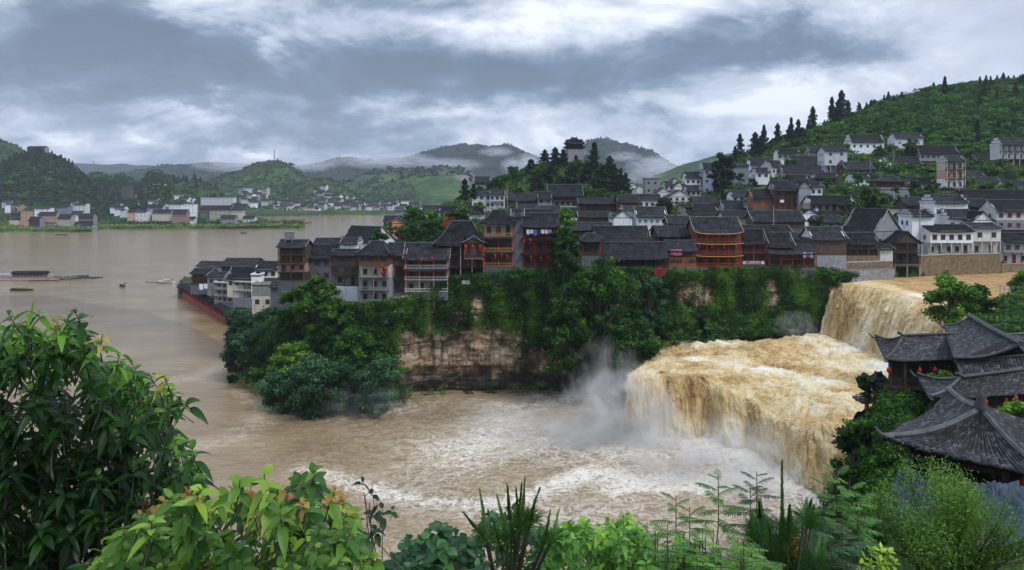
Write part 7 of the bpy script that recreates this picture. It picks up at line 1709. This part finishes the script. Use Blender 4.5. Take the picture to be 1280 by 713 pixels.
def leafmat(name, dark, mid, lite, rough=.38, trans=.3, vein=60):
    m = foliage(name, dark, mid, lite, trans, rough, .22); t = m.node_tree; b = t.nodes['Principled BSDF']; g = N(t, 'ShaderNodeNewGeometry')
    bp = N(t, 'ShaderNodeBump'); bp.inputs['Strength'].default_value = .35; bp.inputs['Distance'].default_value = .004; L(t, NOISE(t, g.outputs['Position'], vein, 3, .6), bp.inputs['Height']); L(t, bp.outputs[0], b.inputs['Normal']); return m
lf_big = leafmat('glossy_green_leaves', (.004, .018, .004), (.022, .085, .010), (.15, .34, .02)); lf_bright = leafmat('bright_green_leaves', (.012, .04, .008), (.05, .14, .016), (.26, .40, .04)); lf_young = leafmat('young_bronze_leaves', (.14, .05, .02), (.30, .14, .03), (.36, .33, .05))
lf_deep = leafmat('deep_green_leaves', (.008, .032, .012), (.028, .09, .032), (.09, .22, .055)); lf_pine = leafmat('pine_needles', (.02, .07, .012), (.06, .16, .022), (.14, .28, .035), rough=.5)
lf_fern = leafmat('fern_green_leaflets', (.018, .065, .010), (.075, .22, .028), (.24, .46, .045)); lf_lime = leafmat('lime_leaves', (.15, .28, .02), (.3, .46, .04), (.5, .62, .08)); lf_red = leafmat('red_blossom', (.4, .03, .01), (.55, .06, .02), (.65, .15, .04))
def whorl_shrub(name, label, pts, Ls, wdr, mat, seed, nl=8, droop=.55, young=None, stemroot=None, brightrow=None, K=6, asp=.24, tb=.35):
    """shoots at the given points, each ending in a whorl of drooping leaves"""
    q = np.random.RandomState(seed); o = thing(name, label, 'shrub' if 'shrub' in name else 'plant'); n = len(pts); pts = np.array(pts, float)
    B_, D_, U_, L_, W_, T_, Y_ = [], [], [], [], [], [], []; st = MB()
    for i, p in enumerate(pts):
        ax = np.array([q.normal(0, .35), q.normal(-.25, .3), 1.0]); ax /= np.linalg.norm(ax); a = np.cross(ax, [1, 0, 0]); a /= np.linalg.norm(a); b_ = np.cross(ax, a); ph = q.uniform(0, 6.28); m_ = nl + q.randint(-2, 3)
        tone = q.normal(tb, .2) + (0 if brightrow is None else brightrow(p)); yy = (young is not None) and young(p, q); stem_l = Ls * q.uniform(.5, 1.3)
        for j in range(m_):
            th = ph + j * 2.4; k = j / m_; el = .9 - 1.1 * (1 - k) + q.normal(0, .15)
            d = (a * math.cos(th) + b_ * math.sin(th)) * math.cos(el) + ax * math.sin(el); base = p - ax * stem_l * (1 - k) * .8
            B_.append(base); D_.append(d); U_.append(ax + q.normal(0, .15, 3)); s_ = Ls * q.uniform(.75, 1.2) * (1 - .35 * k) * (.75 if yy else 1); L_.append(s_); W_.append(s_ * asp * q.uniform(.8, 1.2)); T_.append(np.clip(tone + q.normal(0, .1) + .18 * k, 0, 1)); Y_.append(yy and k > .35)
        st.tube([tuple(p - ax * stem_l * 1.9 + q.normal(0, .02, 3)), tuple(p - ax * stem_l * .8), tuple(p)], [Ls * .035, Ls * .026, Ls * .015], 5, cap=False)
    if stemroot is not None:
        for k in range(12):
            e = pts[q.randint(n)] - [0, 0, Ls]; r_ = np.array(stemroot) + q.normal(0, .12, 3); st.tube([tuple(r_), tuple((r_ + e) / 2 + q.normal(0, .08, 3)), tuple(e)], [Ls * .14, Ls * .08, Ls * .03], 6)
    st.build('stem', bark, o, smooth=True)
    B_, D_, U_, L_, W_, T_, Y_ = [np.array(x) for x in (B_, D_, U_, L_, W_, T_, Y_)]; dr = droop * np.ones(len(L_)) * q.uniform(.4, 1.5, len(L_))
    for sel, nm, m_ in ((~Y_, 'leaves', mat), (Y_, 'young_leaves', lf_young)):
        if sel.sum() == 0: continue
        V, f, k = bladefn(B_[sel], D_[sel], U_[sel], L_[sel], W_[sel], dr[sel], K=K); meshnp(nm, V, f, m_, o, attrs={'tint': np.repeat(T_[sel], k)}, smooth=True)
    return o
def scatter_img(q, n, outline, ymax, Y0, Y1, thick):
    """points below an outline of the plant's crown, each at its own distance"""
    ox, oy = zip(*outline); out = []
    while len(out) < n:
        px = q.uniform(ox[0], ox[-1]); top = np.interp(px, ox, oy); row = top + (q.rand() ** 1.15) * (ymax - top)
        Y = q.uniform(Y0, Y1)
        if thick > 1 and vnoise(px / 26, row / 20, 5.5 + Y) < .46 and row < top + 150: continue
        out.append(P(px, row + 6, Y))
    return out
def close_plants():
    q = np.random.RandomState(77)
    out1 = [(-70, 400), (0, 402), (18, 394), (35, 396), (55, 410), (80, 402), (95, 395), (112, 404), (130, 425), (150, 445), (165, 452), (190, 468), (208, 478), (216, 496), (214, 520), (228, 545), (246, 575), (250, 600)]
    pts = scatter_img(q, 1450, out1, 780, 2.9, 4.6, 2)
    pts += [P(px, r_, 2.9) for px, r_ in ((93, 388), (38, 388), (10, 392), (70, 398), (128, 418), (185, 465), (205, 470), (222, 500), (240, 560), (208, 488), (150, 440))]
    yg = lambda p, q_: (H - p[2]) / p[1] * F + HY < 408 + max(0, (640 + F * p[0] / p[1]) - 110) * .75 and q_.rand() < .45
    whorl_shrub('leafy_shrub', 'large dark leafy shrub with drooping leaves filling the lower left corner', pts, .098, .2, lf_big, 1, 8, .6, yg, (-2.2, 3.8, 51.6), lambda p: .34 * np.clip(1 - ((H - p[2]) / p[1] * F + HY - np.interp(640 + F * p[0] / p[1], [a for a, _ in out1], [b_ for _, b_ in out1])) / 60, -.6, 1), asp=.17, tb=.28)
    out2 = [(120, 690), (150, 650), (185, 622), (215, 612), (245, 596), (275, 606), (300, 596), (330, 590), (352, 604), (380, 590), (400, 594), (425, 612), (445, 640), (462, 690), (470, 740)]
    pts = scatter_img(q, 420, out2, 790, 2.2, 3.3, 1) + [P(a, b_, 2.1) for a, b_ in ((330, 592), (392, 588), (420, 610), (300, 600), (235, 640), (290, 690), (350, 640), (400, 660), (190, 650), (250, 610), (440, 660))]
    yg2 = lambda p, q_: (H - p[2]) / p[1] * F + HY < 645 and q_.rand() < .3
    whorl_shrub('leafy_shrub', 'bright yellow green shrub with bronze young leaves at the bottom left of centre', pts, .074, .3, lf_bright, 2, 7, .45, yg2, (-.9, 2.6, 52.2), lambda p: .25 * q.rand(), asp=.24, tb=.30)
    # lone dark sprigs beside it
    whorl_shrub('sprig', 'thin sprig of small dark leaves over the brown water beside the bronze leaved shrub', [P(455, 600, 3.2), P(462, 612, 3.2), P(478, 634, 3.3), P(465, 640, 3.2), P(447, 650, 3.2), P(490, 636, 3.3), P(470, 660, 3.2)], .06, .3, lf_deep, 3, 6, .4, None, (-.72, 3.2, 52.6))
    # oval leaved shrub
    out3 = [(478, 720), (490, 690), (508, 668), (525, 655), (545, 650), (565, 655), (582, 668), (600, 690), (612, 720)]
    whorl_shrub('oval_leaved_shrub', 'dark green shrub of small oval leaves left of the upright pine shoots', scatter_img(q, 230, out3, 770, 6, 8, 1), .16, .4, lf_deep, 4, 6, .3, None, (-.8, 8, 46.5), lambda p: .25 * q.rand(), asp=.3)
    out4 = [(680, 720), (690, 660), (715, 642), (745, 650), (765, 640), (785, 636), (800, 650), (812, 690), (820, 720)]
    whorl_shrub('oval_leaved_shrub', 'mid green shrub with fine leaves right of the upright pine shoots', scatter_img(q, 330, out4, 780, 7, 9.5, 1), .15, .4, lf_fern, 5, 8, .3, None, (.9, 9, 45.5), lambda p: .3 * q.rand() - .05, asp=.22)
    out5 = [(565, 720), (580, 660), (600, 640), (640, 626), (670, 640), (690, 665), (700, 720)]
    whorl_shrub('oval_leaved_shrub', 'dim green shrub standing behind the upright pine shoots', scatter_img(q, 200, out5, 780, 9, 11, 1), .17, .4, lf_deep, 6, 8, .3, None, (0, 10, 44), lambda p: .15, asp=.2)
    whorl_shrub('lime_sprig', 'small bright lime leaved sprig at the bottom right', [P(px, r_, 9) for px, r_ in ((1082, 696), (1092, 688), (1102, 684), (1112, 690), (1098, 700), (1088, 706), (1108, 704), (1118, 700), (1080, 712), (1100, 712))], .13, .4, lf_lime, 7, 7, .15, None, (4.9, 9.2, 48.5), asp=.22, tb=.6)
    whorl_shrub('red_flower', 'cluster of red blossom among the pine needles near the bottom', [P(991, 672, 8.9), P(993, 680, 8.9), P(990, 686, 8.9), P(994, 690, 8.9)], .07, .4, lf_red, 8, 8, .1, None, None, asp=.3)
    # plants with long compound leaves
    def fern(label, tops, Ls, mat, seed, root, pairs=12, nleaf=9, tb=.4):
        q = np.random.RandomState(seed); o = thing('compound_leaved_tree', label, 'tree'); B_, D_, U_, L_, W_, T_ = [], [], [], [], [], []; st = MB()
        for tp in tops:
            tp = np.array(tp); tone = q.normal(tb, .1)
            tiers = nleaf
            for j in range(tiers):
                th = j * 2.4 + q.uniform(-.3, .3); k = j / tiers; base = tp - [0, 0, Ls * 1.5 * (1 - k)]; el = -.05 + .75 * k; ln = Ls * (1.0 - .45 * k) * q.uniform(.85, 1.15)
                d = np.array([math.cos(th) * math.cos(el), math.sin(th) * math.cos(el) * .9, math.sin(el)]); sd = np.cross(d, [0, 0, 1]); sd /= np.linalg.norm(sd); pth = []
                for i in range(pairs + 1):
                    t_ = i / pairs; c = base + d * ln * t_ - np.array([0, 0, .22 * ln * t_ * t_]); pth.append(tuple(c))
                    if i < 2: continue
                    ll = ln * .24 * math.sin(math.pi * (.12 + .8 * t_)) ** .6
                    for s_ in (-1, 1): B_.append(c); D_.append(sd * s_ + d * .35 - np.array([0, 0, .18]) + q.normal(0, .08, 3)); U_.append([0, 0, 1]); L_.append(ll); W_.append(ll * .15); T_.append(np.clip(tone + .25 * k + q.normal(0, .08), 0, 1))
                st.tube(pth[::3], Ls * .012, 4, cap=False)
            r_ = np.array(root) + q.normal(0, .15, 3); st.tube([tuple(r_), tuple((r_ + tp) / 2 + q.normal(0, .1, 3)), tuple(tp - [0, 0, Ls * 1.5]), tuple(tp)], [Ls * .03, Ls * .026, Ls * .018, Ls * .012], 6)
        st.build('stem', bark, o); V, f, k = bladefn(np.array(B_), np.array(D_), np.array(U_, float), np.array(L_), np.array(W_), np.full(len(L_), .2), K=3); meshnp('foliage', V, f, mat, o, attrs={'tint': np.repeat(T_, k)}, smooth=True); return o
    fern('tall feathery leaved sapling with tiers of dark leaflets before the white foam', [P(898, 594, 8.5)], .42, lf_fern, 1, (2.5, 8.6, 47.5), 13, 13, .25)
    fern('shorter feathery leaved sapling left of the tall one', [P(845, 620, 8.3), P(862, 634, 8.6)], .36, lf_fern, 2, (2.2, 8.6, 47.5), 12, 10, .4)
    fern('feathery sapling rising just left of the young pine', [P(946, 590, 9.2), P(938, 606, 9)], .4, lf_deep, 3, (3.2, 9.2, 46.5), 12, 11, .4)
    fern('pale feathery branches right of the young pine', [P(1046, 583, 11), P(1030, 600, 11), P(1062, 600, 11.5), P(1040, 622, 11), P(1072, 616, 11)], .52, lf_fern, 4, (5.2, 11.5, 43.5), 12, 10, .5)
    fern('mass of bright feathery leaves at the bottom under the saplings', [P(q.uniform(800, 960), q.uniform(655, 760), q.uniform(7, 8.6)) for _ in range(85)], .42, lf_fern, 5, (2.3, 8, 47.5), 12, 8, .5)
    fern('feathery light green bush top left of the saplings', [P(q.uniform(762, 812), q.uniform(640, 720), q.uniform(8, 9)) for _ in range(30)], .34, lf_bright, 6, (1.6, 8.6, 47), 12, 8, .35)
    fern('dense dark feathery undergrowth at the bottom right below the pine', [P(q.uniform(960, 1085), q.uniform(640, 760), q.uniform(9.5, 11.5)) for _ in range(95)], .5, lf_deep, 7, (4.4, 10.8, 44), 12, 8, .45)
    # pine shoots
    def pine(label, root, shoots, r_n, seed, mat=lf_pine, nd=90):
        q = np.random.RandomState(seed); o = thing('young_pine', label, 'tree'); st = MB(); B_, D_, L_, T_ = [], [], [], []
        for base, tip in shoots:
            b0, t0 = np.array(base), np.array(tip); ax = t0 - b0; l = np.linalg.norm(ax); ax = ax / l
            st.tube([tuple(b0), tuple((b0 + t0) / 2 + q.normal(0, .01, 3)), tuple(t0)], [.009, .007, .004], 5); m_ = int(nd * 2.4 * l / .5)
            for k in range(m_):
                t_ = q.rand() ** .9; c = b0 + ax * l * t_; th = q.uniform(0, 6.28); sd = np.array([math.cos(th), math.sin(th), 0]); sd -= ax * sd.dot(ax); sd /= np.linalg.norm(sd) + 1e-9
                B_.append(c); D_.append(ax * (.92 + .3 * t_) + sd * (.20 + .12 * (1 - t_))); L_.append(r_n * q.uniform(.5, 1.1) * (1 - .45 * t_)); T_.append(np.clip(.5 + .4 * t_ + q.normal(0, .12), 0, 1))
            m_ = int(nd * .9)
            for k in range(m_):   # older spreading needles at the foot of the shoot
                c = b0 + ax * l * q.uniform(-.25, .15); d = q.normal(0, 1, 3); d[2] = d[2] * .5 + .3; B_.append(c); D_.append(d + ax * .4); L_.append(r_n * 1.7 * q.uniform(.6, 1.1)); T_.append(np.clip(.25 + q.normal(0, .1), 0, 1))
            mid = (np.array(root) + b0) / 2; mid[2] = b0[2] - .35 * abs(b0[2] - root[2]); st.tube([tuple(root), tuple(mid), tuple(b0)], [.028, .018, .010], 6)
        st.build('stem', bark, o); n = len(B_); V, f, k = bladefn(np.array(B_), np.array(D_), np.tile([[.1, 1, .3]], (n, 1)), np.array(L_), np.full(n, .0038 if r_n < .12 else .0045), np.full(n, .05), K=2, fold=.1); meshnp('needles', V, f, mat, o, attrs={'tint': np.repeat(T_, k)}); return o
    Y = 6.5
    pine('young pine with upright candle shoots over the brown water at bottom centre', (-.05, Y, 50.4), [(P(a, b_, Y + q.uniform(-.3, .3)), P(c_, d_, Y + q.uniform(-.3, .3))) for a, b_, c_, d_ in
        ((608, 670, 600, 614), (634, 672, 622, 622), (640, 668, 634, 606), (648, 655, 652, 606), (652, 655, 656, 600), (650, 660, 645, 612), (660, 652, 674, 612), (664, 650, 668, 628), (606, 672, 581, 643), (680, 680, 687, 642), (690, 676, 698, 640), (628, 690, 616, 650), (646, 700, 640, 655))], .10, 1)
    sh = [(P(978, 690, 9), P(977.5, 580, 9))]
    for k in range(26):
        a = q.uniform(938, 1030); r_ = q.uniform(598, 700) + abs(a - 980) * .5; sh.append((P(a, r_ + q.uniform(22, 40), 9 + q.uniform(-.5, .5)), P(a + (a - 978) * .12, r_, 9 + q.uniform(-.5, .5))))
    pine('taller dark young pine with a bare leader against the lower waterfall', (3.5, 9, 47), sh, .16, 2, leafmat('dark_pine_needles', (.018, .06, .018), (.05, .14, .03), (.13, .28, .05), rough=.5), 120)
close_plants()
# wispy bush before the tarpaulin, dense small leaves
def wispy():
    q = np.random.RandomState(5); Y = 23; s = Y / F; o = thing('wispy_bush', 'wispy light green bush in front of the blue grey tarpaulin', 'bush', P(1182, 760, Y)); z0 = ZP(760, Y); B_, D_, T_ = [], [], []; st = MB(); tips = []
    for k in range(46):
        a = q.uniform(-1, 1); px = 1182 + a * 66; top = 572 + 60 * abs(a) ** 1.6 + q.uniform(0, 45); tips.append((px, top))
    for px, top in tips:
        x1 = (px - 1182) * s; z1 = ZP(top, Y) - z0; y1 = q.uniform(-1.6, 1.6); pth = [np.array([x1 * .1, y1 * .1, 0]), np.array([x1 * .45, y1 * .5, z1 * .45]), np.array([x1 * .85, y1 * .9, z1 * .8]), np.array([x1, y1, z1])]
        st.tube([tuple(p) for p in pth], [.06, .035, .02, .008], 5)
        for j in range(620):
            t_ = q.uniform(.3, 1) * 3; i = min(int(t_), 2); c = pth[i] + (pth[i + 1] - pth[i]) * (t_ - i); off = q.normal(0, .22, 3); B_.append(c + off); D_.append(off + [0, 0, .1]); T_.append(np.clip(.42 + .12 * (t_ - 1.5) + q.normal(0, .15), 0, 1))
    st.build('stem', bark, o); B_ = np.array(B_); D_ = np.array(D_); n = len(B_)
    V = leafquads(B_, .052, D_ / (np.linalg.norm(D_, axis=1, keepdims=True) + 1e-9), q, .4, .9); leafmesh('leaves', V, np.array(T_), foliage('wispy_leaves', (.02, .06, .014), (.09, .20, .035), (.24, .38, .07), .35), o)
wispy()
# ================================================================ MIST AND LOW CLOUD
def puff(name, label, c, r, dens, col, seed, sc=1.0, contrast=4.5, kind='stuff', cat='mist', thr=.47):
    m, t, v = volmat(name + '_%d' % seed, col, 0.0); tc = N(t, 'ShaderNodeTexCoord'); o_ = tc.outputs['Object']
    ln = N(t, 'ShaderNodeVectorMath', operation='LENGTH'); L(t, o_, ln.inputs[0]); fall = M_(t, 'SUBTRACT', 1.0, M_(t, 'MULTIPLY', ln.outputs['Value'], ln.outputs['Value']), clamp=True)
    n = NOISE(t, MAPV(t, o_, (1, 1, .8), (seed * 3.1, 0, 0)), 3.0 * sc, 5, .62, 1.2); k = M_(t, 'MULTIPLY', M_(t, 'SUBTRACT', n, thr), contrast, clamp=True)
    L(t, M_(t, 'MULTIPLY', M_(t, 'MULTIPLY', fall, k), dens), v.inputs['Density'])
    b_ = MB(); pr = [(math.sin(math.pi * i / 8) + .001, -math.cos(math.pi * i / 8)) for i in range(9)]; b_.lathe(pr, k=12); o = b_.build(name, m); o.location = c; o.scale = r; return tag(o, label, cat, kind=kind)
mistc = (.93, .91, .88)
puff('mist', 'white spray rising at the foot of the lower waterfall', P(775, 545, 147) , (17, 8, 15), .55, mistc, 1, .8)
puff('mist', 'tall veil of spray blowing up from the left end of the lower waterfall', P(758, 515, 150), (11, 7, 17), .30, mistc, 7, .7)
puff('mist', 'thin drifting spray left of the lower waterfall', P(700, 545, 150), (28, 13, 10), .15, mistc, 2, .7)
puff('mist', 'spray along the foot of the waterfall towards the right', P(885, 578, 131), (19, 9, 10), .36, mistc, 3, .9)
puff('mist', 'spray hanging above the near end of the lower waterfall foot', P(940, 610, 122), (9, 6, 7), .36, mistc, 4, .9)
puff('mist', 'small puff of spray at the foot of the upper waterfall', P(995, 408, 196), (7, 5, 5), .20, mistc, 5, .9)
puff('mist', 'thin spray over the trees beside the bare cliff', P(455, 500, 163), (14, 7, 5), .09, (.8, .86, .9), 6, .8)
cc = (.90, .93, .98)
for i, (px, row, Y, rx, ry, rz, dn) in enumerate(((665, 208, 2900, 150, 160, 60, .016), (560, 206, 2950, 170, 150, 34, .010), (705, 196, 3000, 120, 140, 50, .016), (835, 208, 2900, 200, 160, 55, .016), (480, 200, 3000, 260, 160, 45, .013), (385, 204, 3050, 150, 150, 45, .014), (620, 190, 3050, 90, 120, 24, .012), (800, 222, 1850, 80, 90, 24, .010), (300, 206, 3200, 260, 150, 45, .012), (780, 196, 3000, 90, 120, 26, .010))):
    puff('cloud_bank', 'low white cloud drifting before the distant mountains', P(px, row, Y), (rx, ry, rz), dn, cc, 20 + i, 1.0, 3.4, cat='cloud', thr=.40)
